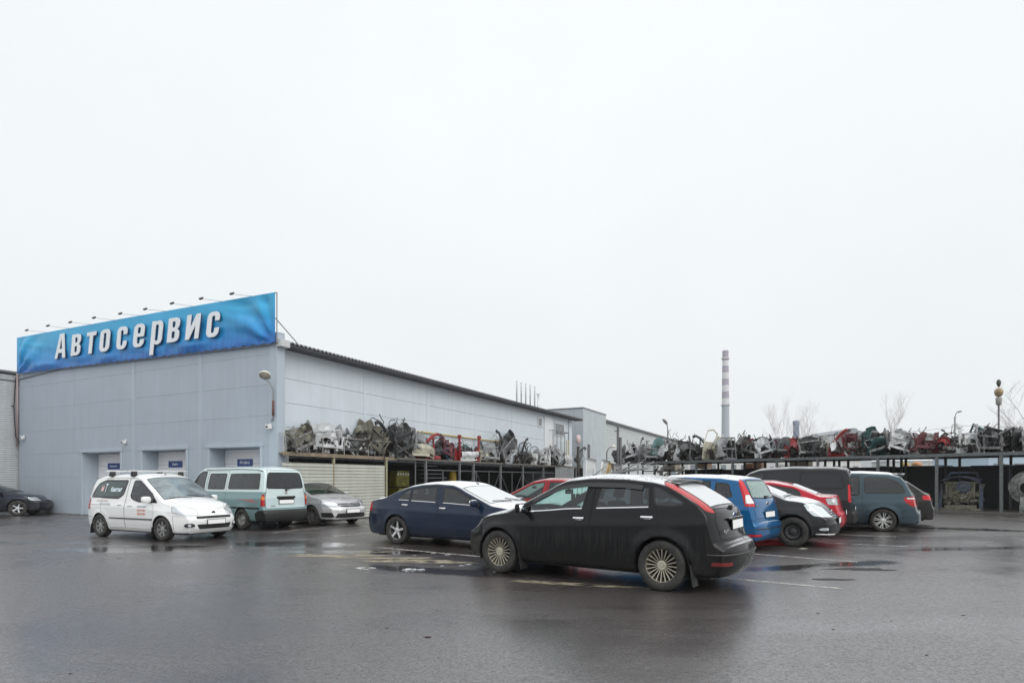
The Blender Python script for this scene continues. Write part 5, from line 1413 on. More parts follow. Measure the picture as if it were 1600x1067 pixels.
y1 = min(fy(1062, xw), 140); m_ = MB(); m_.box(xw - 8, xw, y0, y1, 0, zt3); m_.build('wall', [mat('hall_wall', (.50, .53, .53), .6, noise_amt=.08, nscale=.5)], LH)
nb = 26
for i in range(nb): 
    z = zt3 * (i + .5) / nb; m_ = MB(); m_.box(xw, xw + .03, y0, y1, z, z + .03); m_.build('siding_rib', [mat('hall_wall')], LH)
m_ = MB(); m_.box(xw - 8, xw + .25, y0, y1 + .3, zt3, zt3 + .2); m_.build('roof_edge', [mat('hall_roof_edge', (.10, .11, .11), .6)], LH)
# ================================================================ right-hand rack
def on_line(px):
    """point of the front edge of the long rack under a pixel column"""
    A, B = Vector((7.58, 41.0)), Vector((21.4, 24.6)); d = B - A; k = (px - 800) / FPX
    t = (k * A.y - A.x) / (d.x - k * d.y); return A + d * t
RB = on_line(1700); RA = on_line(962); RD = (RA - RB).normalized(); RP = Vector((-RD.y, RD.x))
if RP.y < 0: RP = -RP
RZ2 = math.atan2(-RD.y, -RD.x)     # local x runs left to right, local y runs away from the camera
RL = (RB - RA).length
RZT = 2.63
def rx(px, dep=0):
    k = (px - 800) / FPX; e1 = -RD; o = RA + RP * dep
    return (k * o.y - o.x) / (e1.x - k * e1.y)
def rw(x, dep=0): return RA - RD * x + RP * dep
def rz(x, dep, py): return CAMH + (HORY - py) * rw(x, dep).y / FPX
RR = empty('long_rack', (RA.x, RA.y, 0), RZ2); tag(RR, 'long steel rack behind the right-hand cars, scrap heaped on its deck', 'rack')
def rr(name, m_, mm, **k): return m_.build(name, mm if isinstance(mm, list) else [mm], RR, **k)
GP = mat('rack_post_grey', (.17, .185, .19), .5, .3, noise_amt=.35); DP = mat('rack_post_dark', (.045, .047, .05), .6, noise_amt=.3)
m_ = MB(); m_.box(0, RL, .06, 2.9, RZT - .05, RZT - .005); rr('deck', m_, mat('deck_plank_dark', (.12, .10, .085), .8, noise_amt=.4))
m_ = MB(); m_.box(0, RL, 0, .055, RZT - .13, RZT + .01); rr('front_beam', m_, GP)
m_ = MB(); m_.box(0, RL, 2.85, 2.9, RZT - .15, RZT - .055); rr('rear_beam', m_, DP)
for px in (1022, 1087, 1144, 1213, 1277, 1371, 1463, 1564, 1672):
    x = rx(px); m_ = MB(); w_ = .055; m_.box(x - w_, x + w_, .01, .12, 0, RZT - .13); m_.box(x - .12, x + .12, -.03, .16, 0, .02); rr('post', m_, GP)
for px in (983, 1005, 1047, 1067, 1104, 1123, 1164, 1181, 1196, 1229, 1245, 1262, 1290, 1304, 1312, 1326, 1388, 1397, 1409, 1416, 1478, 1500, 1580, 1640):
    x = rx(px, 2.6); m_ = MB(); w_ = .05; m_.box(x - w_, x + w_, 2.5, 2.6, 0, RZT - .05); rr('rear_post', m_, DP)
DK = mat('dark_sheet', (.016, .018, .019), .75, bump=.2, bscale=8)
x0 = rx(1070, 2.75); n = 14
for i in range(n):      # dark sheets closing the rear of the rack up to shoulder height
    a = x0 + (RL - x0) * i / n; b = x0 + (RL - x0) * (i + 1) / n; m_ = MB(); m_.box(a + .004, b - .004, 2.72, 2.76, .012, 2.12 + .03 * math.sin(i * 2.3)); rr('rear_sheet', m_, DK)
for px in (1371, 1463, 1564):      # side partitions and lower shelf beams
    x = rx(px); m_ = MB(); m_.beam((x, .1, 2.1), (x, 2.6, 2.1), .06, .06); rr('cross_beam', m_, DP)
m_ = MB(); x = rx(1440); m_.box(x, RL, -.9, 2.8, 0.0, .07); tag(rr('kerb_slab', m_, mat('concrete_dark', (.10, .092, .085), .5, noise_amt=.3)), None)
m_ = MB(); m_.box(rx(1290, 2.9), RL, 2.78, 12, 0, .01); 

# ---------------------------------------------------------------- scrap pieces
SC = dict(white=(.80, .82, .82), lightgrey=(.58, .60, .61), grey=(.30, .31, .32), silver=(.46, .48, .50), darkgrey=(.055, .058, .062), black=(.016, .017, .018), red=(.36, .012, .02), maroon=(.13, .012, .022),
          blue=(.045, .15, .27), teal=(.07, .17, .17), cream=(.56, .53, .42), olive=(.19, .18, .135))
def smat(c):
    nm = 'scrap_' + c
    if nm in MATS: return MATS[nm]
    return mat(nm, SC[c], .45, .15, coat=.2, col2=tuple(v * .55 + .03 for v in SC[c]), nscale=3.5)
SMET = mat('scrap_bare_metal', (.42, .43, .43), .45, .4, col2=(.10, .09, .08), nscale=5)
SDRK = mat('scrap_dark_parts', (.022, .022, .024), .6, .1, col2=(.07, .06, .05), nscale=7)
SGRY = mat('scrap_primer', (.42, .43, .42), .6, .1, col2=(.10, .09, .075), nscale=4)
def sheet_mb(m_, f, nu, nv, hole=None, seed=0, th=.012):
    vs = []; 
    for i in range(nu + 1):
        for j in range(nv + 1): vs.append(Vector(f(i / nu, j / nv)))
    fs = []
    for i in range(nu):
        for j in range(nv):
            if hole and hole((i + .5) / nu, (j + .5) / nv): continue
            a = i * (nv + 1) + j; fs.append((a, a + nv + 1, a + nv + 2, a + 1))
    nrm = [Vector((0, 0, 0)) for _ in vs]
    for q in fs:
        n_ = (vs[q[1]] - vs[q[0]]).cross(vs[q[3]] - vs[q[0]])
        for k in q: nrm[k] += n_
    b = len(vs); v2 = [v + (n_.normalized() * th if n_.length > 1e-9 else n_) for v, n_ in zip(vs, nrm)]
    ed = {}
    for q in fs:
        for k in range(4): ed[(q[k], q[(k + 1) % 4])] = 1
    side_ = [(e_[1], e_[0], e_[0] + b, e_[1] + b) for e_ in ed if (e_[1], e_[0]) not in ed]
    m_.add(vs + v2, [q[::-1] for q in fs] + [tuple(k + b for k in q) for q in fs] + side_)
def crum(p, s_, a): return p + noise.noise_vector(p * 1.8 + Vector((s_, 0, 0))) * a + noise.noise_vector(p * 5.3 + Vector((0, s_, 0))) * a * .45
def scrap(kind, seed, _c={}):
    """parts as (name, mesh, role); about 1.4 wide, .8 deep, 1 high, standing on z=0"""
    if (kind, seed) in _c: return _c[(kind, seed)]
    r_ = random.Random(seed * 31 + hash_(kind)); out = []
    def fin(name, m_, role):
        o = m_.build(name, [SMET], None, False); out.append((name, o.data, role)); bpy.data.objects.remove(o)
    def bits(m_, n, x0, x1, z0, z1, y0=-.3, y1=.3):
        for _ in range(n):
            p = Vector((r_.uniform(x0, x1), r_.uniform(y0, y1), r_.uniform(z0, z1))); s_ = r_.uniform(.05, .16)
            M0 = m_.M; m_.M = Matrix.Translation(p) @ Matrix.Rotation(r_.random() * 6, 4, 'Z') @ Matrix.Rotation(r_.random() * 3, 4, 'X')
            if r_.random() < .5: m_.box(-s_, s_, -s_ * .5, s_ * .5, -s_ * .35, s_ * .35)
            else: m_.lathe([(.001, -s_ * .5), (s_ * .6, -s_ * .5), (s_ * .6, s_ * .5), (s_ * .35, s_ * .5), (.3 * s_, -.1 * s_), (.001, -.1 * s_)], 'z', 10)
            m_.M = M0
    def hoses(m_, n, x0, x1, z0, z1):
        for _ in range(n):
            p = Vector((r_.uniform(x0, x1), r_.uniform(-.35, .35), r_.uniform(z0, z1))); pts = [p]
            for _ in range(4): p = p + Vector((r_.uniform(-.22, .22), r_.uniform(-.12, .12), r_.uniform(-.2, .22))); pts.append(p)
            m_.tube(pts, r_.uniform(.008, .022), 5)
    s_ = seed * 7.3
    if kind == 'clip':
        m_ = MB()
        for sx in (-1, 1):
            sheet_mb(m_, lambda u, v, sx=sx: crum(Vector((sx * (.30 + .30 * math.sin(v * 1.7)) + .1 * u, -.42 + .8 * u, .12 + .72 * v + .12 * math.sin(u * 5))), s_ + sx, .11), 9, 9, lambda u, v: (u - .55) ** 2 + (v - .25) ** 2 < .05)
        fin('inner_wing', m_, 'paint')
        m_ = MB(); sx = -1 if seed % 2 else 1
        sheet_mb(m_, lambda u, v: crum(Vector((sx * (-.62 + .95 * u), -.46 + .12 * math.sin(u * 3), .06 + (.70 + .18 * math.sin(u * 2.5)) * v)), s_ + 3, .10), 12, 9, lambda u, v: (u - .55) ** 2 * 1.3 + (v - .0) ** 2 < .20 or (seed % 3 == 0 and u > .7 and v > .7))
        fin('outer_wing', m_, 'paint')
        for sx in (-1, 1):
            m_ = MB()
            x = sx * .46; m_.lathe([(.17, .50), (.155, .74), (.13, .80), (.06, .81), (.05, .76), (.001, .76)], 'z', 14, (x + r_.uniform(-.05, .05), r_.uniform(-.1, .15), r_.uniform(-.08, .1)))
            fin('strut_tower', m_, 'metal' if sx < 0 else 'paint')
        m_ = MB()
        for sx in (-1, 1): a = Vector((sx * .42, .35, .3)); b = Vector((sx * .5, -.45, .2 + r_.uniform(-.1, .15))); m_.beam(a, b, .09, .12); m_.beam(b, b + Vector((sx * .12, -.06, .35)), .07, .05)
        m_.beam((-.55, -.45, .22), (.55, -.47, .18 + r_.uniform(0, .1)), .1, .1); m_.beam((-.6, -.42, .62), (.55, -.4, .66 + r_.uniform(-.1, .1)), .08, .05)
        m_.beam((-.6, -.42, .6), (-.55, -.45, .1), .05, .05); m_.beam((.58, -.42, .6), (.55, -.45, .1), .05, .05)
        fin('frame_rail', m_, 'mix')
        m_ = MB(); bits(m_, 22, -.55, .55, .06, .75); hoses(m_, 5, -.5, .5, .2, .85); fin('engine_parts', m_, 'dark')
        m_ = MB(); sheet_mb(m_, lambda u, v: crum(Vector((-.6 + 1.2 * u, .40, .1 + .8 * v)), s_ + 5, .10), 9, 7, lambda u, v: noise.noise(Vector((u * 5, v * 5, s_))) > .25); fin('bulkhead', m_, 'paint' if seed % 2 else 'grey')
    elif kind == 'pillar':
        m_ = MB(); a = r_.uniform(.5, 1.1); pts = [(-.5, 0, .04), (-.45, 0, .28), (-.2, .02, .62), (.1 * a, 0, .86), (.45 * a, -.02, .97), (.62 * a, 0, .93)]
        m_.tube(pts, .075, 6, r2=.05); m_.tube([(-.62, .05, .08), (0, .05, .12), (.5, .05, .05)], .10, 5)
        m_.tube([(.12 * a, 0, .86), (.18, .03, .5), (.25, .05, .1)], .045, 5)
        fin('body_pillar', m_, 'paint')
        m_ = MB(); sheet_mb(m_, lambda u, v: crum(Vector((-.5 + .9 * u, .1, .05 + .38 * v)), s_, .08), 7, 4, lambda u, v: noise.noise(Vector((u * 4, v * 4, s_))) > .3); bits(m_, 5, -.5, .5, .05, .3); fin('torn_panel', m_, 'dark')
        m_ = MB(); m_.box(.52 * a, .70 * a, -.05, .05, .90, .99); hoses(m_, 4, -.3, .5, .4, .8); fin('bracket', m_, 'dark')
    elif kind == 'arch' or kind == 'fender':
        m_ = MB(); R0, R1 = .36, (.52 if kind == 'arch' else .70)
        sheet_mb(m_, lambda u, v: crum(Vector(((R0 + (R1 - R0 + .12 * math.sin(u * 3.1 + seed)) * v) * math.cos(u * math.pi * 1.02 - .02) * (1.1), -.1 + .16 * math.sin(v * 2.2), .03 + (R0 + (R1 - R0) * v) * 1.25 * math.sin(u * math.pi * .96 + .04))), s_, .05), 18, 6)
        fin('wing_panel', m_, 'paint')
        m_ = MB(); sheet_mb(m_, lambda u, v: crum(Vector(((R0 + .04) * math.cos(u * math.pi), .0 + .4 * v, .05 + (R0 + .04) * 1.25 * math.sin(u * math.pi))), s_, .03), 14, 3); bits(m_, 9, -.4, .4, .04, .5, 0, .4); hoses(m_, 4, -.4, .4, .2, .9); fin('inner_arch', m_, 'dark')
        if kind == 'fender': m_ = MB(); m_.beam((.4, .1, .35), (.72, .05, .96), .08, .06); fin('bracket', m_, 'mix'); m_ = MB(); m_.beam((-.5, .15, .3), (-.2, .1, .98), .06, .06); fin('bracket', m_, 'mix')
    elif kind == 'tower':
        m_ = MB(); m_.box(-.16, .16, -.16, .16, 0, .2); m_.tube([(0, 0, .1), (0.03, 0, .55), (-.02, 0, .9)], .10, 8, r2=.08); m_.lathe([(.001, .88), (.15, .88), (.15, .98), (.06, 1.0), (.001, 1.0)], 'z', 12)
        sheet_mb(m_, lambda u, v: crum(Vector((-.4 + .8 * u, .1, .02 + .45 * v)), s_, .1), 6, 5, lambda u, v: u > .6 and v > .6); fin('tower_body', m_, 'paint')
        m_ = MB(); bits(m_, 6, -.3, .3, .05, .5); fin('loose_parts', m_, 'dark')
    elif kind == 'bumper':
        m_ = MB(); sheet_mb(m_, lambda u, v: crum(Vector((-.75 + 1.5 * u, -.25 + .35 * (2 * u - 1) ** 2 + .06 * math.sin(v * 6), .05 + .85 * v - .1 * math.sin(v * 3))), s_, .06), 16, 7, lambda u, v: .15 < v < .42 and .2 < u < .42); fin('bumper_skin', m_, 'paint')
        m_ = MB(); m_.beam((-.6, 0, .45), (.6, 0, .4), .08, .14); bits(m_, 8, -.6, .6, .05, .6, -.1, .3); fin('bumper_beam', m_, 'mix')
    elif kind == 'radiator':
        m_ = MB(); 
        for z in (.05, .5, .95): m_.beam((-.6, 0, z), (.6, 0, z + r_.uniform(-.06, .06)), .08, .07)
        for x in (-.6, -.2, .25, .6): m_.beam((x, 0, .03), (x + r_.uniform(-.05, .05), 0, .98), .06, .06)
        fin('radiator_frame', m_, 'paint')
        m_ = MB(); m_.box(-.5, .5, .04, .09, .12, .85); m_.lathe([(.28, -.03), (.28, .03), (.24, .03), (.24, -.03)], 'y', 20, (.0, -.02, .48))
        for k in range(6): a = k * 1.05; m_.beam((0, -.02, .48), (.25 * math.cos(a), -.02, .48 + .25 * math.sin(a)), .05, .01)
        bits(m_, 5, -.6, .6, .05, .8, .1, .3); fin('radiator_core', m_, 'dark')
    elif kind == 'engine':
        m_ = MB(); m_.rbox(-.35, .35, -.2, .25, .2, .7, .05); bits(m_, 22, -.5, .5, .05, .85); hoses(m_, 14, -.5, .5, .3, .95)
        m_.lathe([(.18, -.28), (.18, -.22), (.05, -.22), (.05, -.30), (.001, -.30)], 'y', 14, (.1, 0, .45)); fin('engine_block', m_, 'dark')
        m_ = MB(); bits(m_, 8, -.45, .45, .1, .8, -.35, -.1); fin('housings', m_, 'metal')
    elif kind == 'door' or kind == 'lid':
        m_ = MB(); ln = Matrix.Rotation(R(-34 if kind == 'lid' else -16), 4, 'Y'); m_.M = ln
        k_ = .58 if kind == 'door' else .98
        sheet_mb(m_, lambda u, v: crum(Vector((-.1 + .06 * math.sin(v * 3), -.4 + .8 * u, .03 + k_ * 1.05 * v)), s_, .045), 9, 9, (lambda u, v: .12 < u < .42 and .1 < v < .3) if kind == 'lid' else None, th=.03)
        fin('panel_skin', m_, 'paint')
        m_ = MB(); m_.M = ln; m_.tube([(-.06, -.38, .02), (-.06, -.4, .6), (-.06, -.25, 1.02), (-.06, .1, 1.08), (-.06, .38, .95), (-.06, .4, .05)], .03, 5)
        m_.beam((-.02, -.35, .3), (-.02, .38, .35), .05, .1); bits(m_, 4, 0, .15, .1, .5); fin('panel_frame', m_, 'mix')
        m_ = MB(); bits(m_, 7, .1, .5, .03, .35); hoses(m_, 3, 0, .4, .1, .5); fin('loose_parts', m_, 'dark')
    _c[(kind, seed)] = out
    return out
def hash_(s_): return sum(ord(c) * (i + 3) for i, c in enumerate(s_))
KN = dict(clip='wrecked front body section', pillar='torn body pillar with roof rail', arch='cut wheel-arch panel', fender='crumpled wing panel', tower='upright strut tower', bumper='broken bumper', radiator='radiator frame',
          engine='tangled engine unit', door='leaning door shell', lid='leaning bonnet panel')
ORD = ['first', 'second', 'third', 'fourth', 'fifth', 'sixth', 'seventh', 'eighth', 'ninth', 'tenth', 'eleventh', 'twelfth', 'thirteenth', 'fourteenth', 'fifteenth', 'sixteenth', 'seventeenth', 'eighteenth', 'nineteenth', 'twentieth'] + \
      ['twenty-' + q for q in ('first', 'second', 'third', 'fourth', 'fifth', 'sixth', 'seventh', 'eighth', 'ninth')] + ['thirtieth'] + ['thirty-' + q for q in ('first', 'second', 'third', 'fourth', 'fifth', 'sixth', 'seventh', 'eighth', 'ninth')] + ['fortieth'] + ['forty-' + q for q in ('first', 'second', 'third', 'fourth', 'fifth', 'sixth', 'seventh', 'eighth', 'ninth')] + ['fiftieth'] + ['fifty-' + q for q in ('first', 'second', 'third', 'fourth', 'fifth')]
def put_scrap(kind, col, wx, wy, z, rz_, w_, h_, d_, lab, group, seed):
    rt = empty('scrap_' + {'clip': 'front_section', 'pillar': 'body_pillar', 'arch': 'wheel_arch', 'fender': 'wing', 'tower': 'strut_tower', 'bumper': 'bumper', 'radiator': 'radiator_frame', 'engine': 'engine', 'door': 'door', 'lid': 'bonnet'}[kind], (wx, wy, z), rz_)
    rt.scale = (w_ / 1.35 * (-1 if seed % 2 else 1), d_ / .85, h_ / 1.0)
    r_ = random.Random(seed)
    ty = r_.choice((0, 0, 18, -20, 32, -28)) if kind in ('clip', 'engine', 'fender', 'arch', 'radiator', 'pillar') else r_.uniform(-6, 6)
    rt.rotation_euler = (R(r_.uniform(-10, 10)), R(ty), rz_)
    rt.location.z += abs(math.sin(R(ty))) * w_ * .26
    tag(rt, lab, 'scrap', group)
    for nm, me, role in scrap(kind, seed % 4):
        o = bpy.data.objects.new(nm, me); COL.objects.link(o); o.parent = rt
        if nm in ('engine_parts', 'loose_parts', 'housings', 'torn_panel', 'inner_arch'): o['kind'] = 'stuff'
        o.material_slots[0].link = 'OBJECT'
        o.material_slots[0].material = {'paint': smat(col), 'metal': SMET, 'dark': SDRK, 'grey': SGRY, 'mix': smat(col) if seed % 3 else SMET}[role]
CN = dict(white='white', lightgrey='light grey', grey='grey', silver='silver', darkgrey='dark grey', black='black', red='red', maroon='maroon', blue='blue', teal='dull teal', cream='cream', olive='dirty beige')
LEFT = [(468, 667, 'clip', 'olive', 38), (484, 662, 'pillar', 'silver', 52), (506, 656, 'clip', 'lightgrey', 48), (521, 661, 'arch', 'white', 34), (541, 672, 'clip', 'darkgrey', 44), (548, 690, 'radiator', 'white', 30), (556, 668, 'engine', 'black', 26), (573, 662, 'clip', 'olive', 44),
        (596, 668, 'fender', 'white', 46), (604, 655, 'pillar', 'black', 46), (583, 692, 'engine', 'darkgrey', 30), (622, 665, 'clip', 'darkgrey', 44), (636, 664, 'pillar', 'black', 38), (648, 674, 'clip', 'grey', 40), (672, 674, 'pillar', 'red', 48), (666, 694, 'bumper', 'cream', 46), (690, 684, 'clip', 'maroon', 26),
        (697, 695, 'radiator', 'blue', 26), (718, 678, 'tower', 'red', 22), (733, 686, 'arch', 'teal', 34), (745, 679, 'tower', 'red', 20), (736, 703, 'bumper', 'white', 46), (762, 688, 'clip', 'grey', 34), (776, 681, 'pillar', 'darkgrey', 44), (793, 684, 'clip', 'darkgrey', 46), (812, 690, 'door', 'black', 30), (823, 689, 'pillar', 'black', 28),
        (831, 696, 'door', 'white', 26), (842, 698, 'clip', 'lightgrey', 26), (853, 698, 'door', 'white', 22), (862, 700, 'clip', 'silver', 24), (869, 701, 'clip', 'blue', 24), (878, 706, 'engine', 'darkgrey', 20), (888, 709, 'bumper', 'white', 30), (903, 690, 'pillar', 'black', 20)]
for i, (px, top_, kind, col, wpx) in enumerate(LEFT):
    dx = (.05, -.12, -.02)[i % 3] if kind not in ('bumper', 'radiator') else .12
    y = fy(px, dx - .05); P_ = L2W(dx - .05, y); h_ = max(.25, fz(dx, y, top_) - DZ - .01)
    wm = wpx * P_.y / FPX / .78
    put_scrap(kind, col, P_.x, P_.y, DZ + .002, RZ + math.pi / 2 + R([0, 8, -10, 5][i % 4]), wm, h_ * .97, .62, '%s %s, %s from the left on the workshop deck' % (CN[col], KN[kind], ORD[i]), 'scrap on the workshop deck', i)
rs = random.Random(11)
for i in range(24):      # pieces wedged behind the front ones, against the wall
    px = 456 + i * 18.5; y = fy(px, -.2); P_ = L2W(-.18, y)
    kind = ['clip', 'door', 'engine', 'fender', 'clip', 'radiator'][i % 6]; col = ['lightgrey', 'darkgrey', 'white', 'black', 'grey', 'silver', 'cream'][(i * 3) % 7]
    put_scrap(kind, col, P_.x, P_.y, DZ + .002, RZ + math.pi / 2 + rs.uniform(-.2, .2), 1.15, rs.uniform(.6, .88), .35, '%s %s wedged against the workshop wall, %s from the left' % (CN[col], KN[kind], ORD[i]), 'scrap wedged against the wall', i + 200)
RIGHT = [(976, 700, 'clip', 'darkgrey', 24), (988, 694, 'clip', 'lightgrey', 30), (1003, 688, 'pillar', 'silver', 30), (1016, 694, 'clip', 'grey', 30), (1031, 690, 'clip', 'teal', 30), (1044, 691, 'fender', 'white', 34), (1052, 685, 'engine', 'black', 30), (1066, 692, 'clip', 'darkgrey', 26), (1078, 697, 'fender', 'darkgrey', 44), (1076, 682, 'pillar', 'darkgrey', 34),
         (1091, 698, 'pillar', 'lightgrey', 26), (1097, 681, 'pillar', 'black', 30), (1107, 674, 'door', 'cream', 26), (1119, 684, 'clip', 'cream', 26), (1131, 686, 'clip', 'lightgrey', 24), (1141, 684, 'radiator', 'silver', 24), (1150, 682, 'clip', 'silver', 26), (1160, 678, 'engine', 'darkgrey', 26), (1170, 677, 'pillar', 'black', 30), (1179, 697, 'fender', 'lightgrey', 34), (1186, 690, 'clip', 'black', 28),
         (1201, 684, 'clip', 'silver', 30), (1196, 681, 'pillar', 'lightgrey', 34), (1213, 688, 'tower', 'maroon', 20), (1227, 688, 'clip', 'darkgrey', 26), (1243, 683, 'fender', 'red', 26), (1262, 681, 'clip', 'black', 34), (1275, 690, 'clip', 'darkgrey', 24), (1286, 683, 'door', 'cream', 20), (1299, 681, 'fender', 'white', 26), (1311, 672, 'pillar', 'red', 40), (1324, 678, 'clip', 'maroon', 30),
         (1336, 674, 'lid', 'silver', 44), (1352, 675, 'lid', 'black', 34), (1366, 675, 'clip', 'teal', 34), (1383, 676, 'clip', 'darkgrey', 34), (1397, 677, 'clip', 'white', 34), (1412, 675, 'clip', 'silver', 36), (1427, 673, 'lid', 'white', 34), (1442, 675, 'clip', 'maroon', 30), (1466, 673, 'arch', 'red', 26), (1484, 674, 'lid', 'darkgrey', 40), (1502, 665, 'tower', 'white', 26), (1511, 675, 'arch', 'white', 34), (1521, 684, 'clip', 'lightgrey', 30),
         (1529, 664, 'tower', 'silver', 26), (1543, 674, 'clip', 'grey', 28), (1562, 670, 'clip', 'black', 40), (1576, 675, 'radiator', 'darkgrey', 34), (1594, 671, 'clip', 'black', 36), (1625, 672, 'clip', 'grey', 40)]
for i, (px, top_, kind, col, wpx) in enumerate(RIGHT):
    dep = (.55, .95, .7)[i % 3] if kind not in ('bumper', 'fender') else .4
    x = rx(px, dep); P_ = rw(x, dep); h_ = max(.3, rz(x, dep, top_) - RZT)
    wm = wpx * P_.y / FPX * 1.02
    put_scrap(kind, col, P_.x, P_.y, RZT, RZ2 + R([0, 35, -28, 60, -50][i % 5]), wm, h_ * 1.04, .9, '%s %s on the long rack, %s from left' % (CN[col], KN[kind], ORD[i]), 'scrap on the long rack', i + 40)
rs = random.Random(5); BACKC = ['darkgrey', 'grey', 'black', 'lightgrey', 'darkgrey', 'silver', 'maroon', 'teal']
for i in range(34):      # second row, half hidden behind the first
    px = 985 + i * 18.6; dep = 1.7 + .4 * (i % 2); x = rx(px, dep); P_ = rw(x, dep); h_ = rs.uniform(.8, 1.12)
    kind = ['clip', 'engine', 'clip', 'fender', 'radiator'][i % 5]; col = BACKC[(i * 3) % 8]
    put_scrap(kind, col, P_.x, P_.y, RZT, RZ2 + rs.uniform(-.5, .5), 1.35, h_, .9, '%s %s, %s from left, rear row of long rack' % (CN[col], KN[kind], ORD[i]), 'rear row of scrap on the long rack', i + 100)

# cut-off van front parked under the rack, and a second wreck at the right edge
def wreck(px0, px1, py1, lab, dep, dark=False):
    xa, xb = rx(px0, dep), rx(px1, dep); xc = (xa + xb) / 2; w_ = xb - xa; P_ = rw(xc, dep)
    rt = empty('cut_off_van_front', (P_.x, P_.y, .075), RZ2); tag(rt, lab, 'wreck')
    BL = mat('wreck_blue', (.07, .10, .16), .5, .2, col2=(.04, .04, .05), nscale=4); BE = mat('wreck_beige', (.23, .22, .16), .6, .2, col2=(.07, .065, .055), nscale=9)
    h = w_ / 2
    def b(name, fn, mm, **k): m_ = MB(); fn(m_); m_.build(name, [mm], rt, **k)
    b('side_frame', lambda m_: (m_.beam((-h + .06, 0, 0), (-h + .08, .1, .85), .12, .12), m_.beam((h - .06, 0, 0), (h - .08, .1, .85), .12, .12), m_.beam((-h + .08, .1, .85), (-h + .32, .5, 1.7), .08, .08), m_.beam((h - .08, .1, .85), (h - .32, .5, 1.7), .08, .08), m_.beam((-h + .32, .5, 1.7), (h - .32, .5, 1.7), .08, .08)), BL)
    def hood(m_): sheet_mb(m_, lambda u, v: crum(Vector((-h * .88 + 1.76 * h * u, -.1 + .5 * v, 1.30 + .20 * math.sin(u * math.pi) * (1 - v * .3) - .02 + .1 * v)), 3, .03), 14, 6, th=.03)
    b('bonnet', hood, BL, smooth=True)
    b('lower_beam', lambda m_: (m_.beam((-h * .72, -.02, .16), (h * .72, -.02, .18), .1, .14), m_.beam((-h + .04, 0, .05), (h - .04, 0, .05), .12, .1)), BE)
    def core(m_):
        m_.box(-h * .62, h * .55, .12, .18, .35, 1.22)
        for i in range(16): z = .85 + .36 * i / 16; m_.box(-h * .6, -h * .15, .09, .12, z, z + .012)
        m_.beam((-h * .66, .08, .3), (-h * .66, .08, 1.25), .06, .08); m_.beam((h * .6, .08, .3), (h * .6, .08, 1.25), .06, .08); m_.beam((-h * .8, .1, 1.25), (h * .8, .1, 1.25), .08, .08)
    b('radiator', core, BE)
    b('fan_shroud', lambda m_: m_.lathe([(.24, .12), (.26, .04), (.20, .02), (.18, .06), (.06, .05), (.05, .02), (.001, .02)], 'y', 24, (h * .12, 0, 1.06)), mat('fan_blue', (.06, .075, .10), .4))
    r_ = random.Random(9)
    def eng(m_):
        for _ in range(46):
            s_ = r_.uniform(.04, .12); m_.M = Matrix.Translation((r_.uniform(-h * .85, h * .8), r_.uniform(.0, .25), r_.uniform(.2, .85))) @ Matrix.Rotation(r_.random() * 6, 4, 'Y') @ Matrix.Rotation(r_.random() * 3, 4, 'Z')
            if r_.random() < .5: m_.box(-s_, s_, -s_ * .5, s_ * .5, -s_ * .5, s_ * .5)
            else: m_.lathe([(.001, -s_), (s_ * .7, -s_), (s_ * .7, s_), (.001, s_)], 'y', 10)
        m_.M = Matrix.Identity(4)
        m_.lathe([(.15, -.06), (.16, .05), (.02, .1)], 'y', 16, (-h * .5, 0, .45)); m_.lathe([(.13, -.04), (.13, .05), (.02, .08)], 'y', 16, (h * .55, 0, .45))
    b('engine', eng, BE)
    def wing(m_):
        for sx in (-1, 1): sheet_mb(m_, lambda u, v: crum(Vector((sx * (h * .93 - .08 * math.sin(v * 3)), -.02 + .7 * u, .45 + .75 * v)), 4 + sx, .06), 6, 7)
    b('wing', wing, mat('wreck_grey_green', (.12, .13, .12), .5))
wreck(1467, 1536, 808, 'cut-off blue-grey van front with bare radiator and fan standing under the long rack', .35)
x = rx(1597, .3); P_ = rw(x, .3); rt = empty('cut_off_wing', (P_.x, P_.y, .07), RZ2); tag(rt, 'pale torn car corner with round wheel opening under the rack at the right edge', 'wreck')
m_ = MB(); sheet_mb(m_, lambda u, v: crum(Vector((.15 + (.20 + .42 * v) * math.cos(u * 5.6 + .4), -.2 + .25 * v, 1.05 + (.26 + .44 * v) * math.sin(u * 5.6 + .4))), 8, .05), 18, 5); m_.build('wheel_arch', [mat('torn_grey', (.30, .32, .31), .5, col2=(.08, .08, .07), nscale=5)], rt)
m_ = MB(); sheet_mb(m_, lambda u, v: crum(Vector((-.05 + .35 * u, -.1, .0 + .75 * v)), 9, .07), 5, 8); m_.build('torn_sill', [mat('torn_grey')], rt)
m_ = MB(); sheet_mb(m_, lambda u, v: crum(Vector((-.1 + 1.3 * u, .2, .1 + 1.5 * v)), 12, .12), 9, 10, lambda u, v: noise.noise(Vector((u * 4, v * 4, 2))) > .25); m_.build('inner_shell', [SDRK], rt)
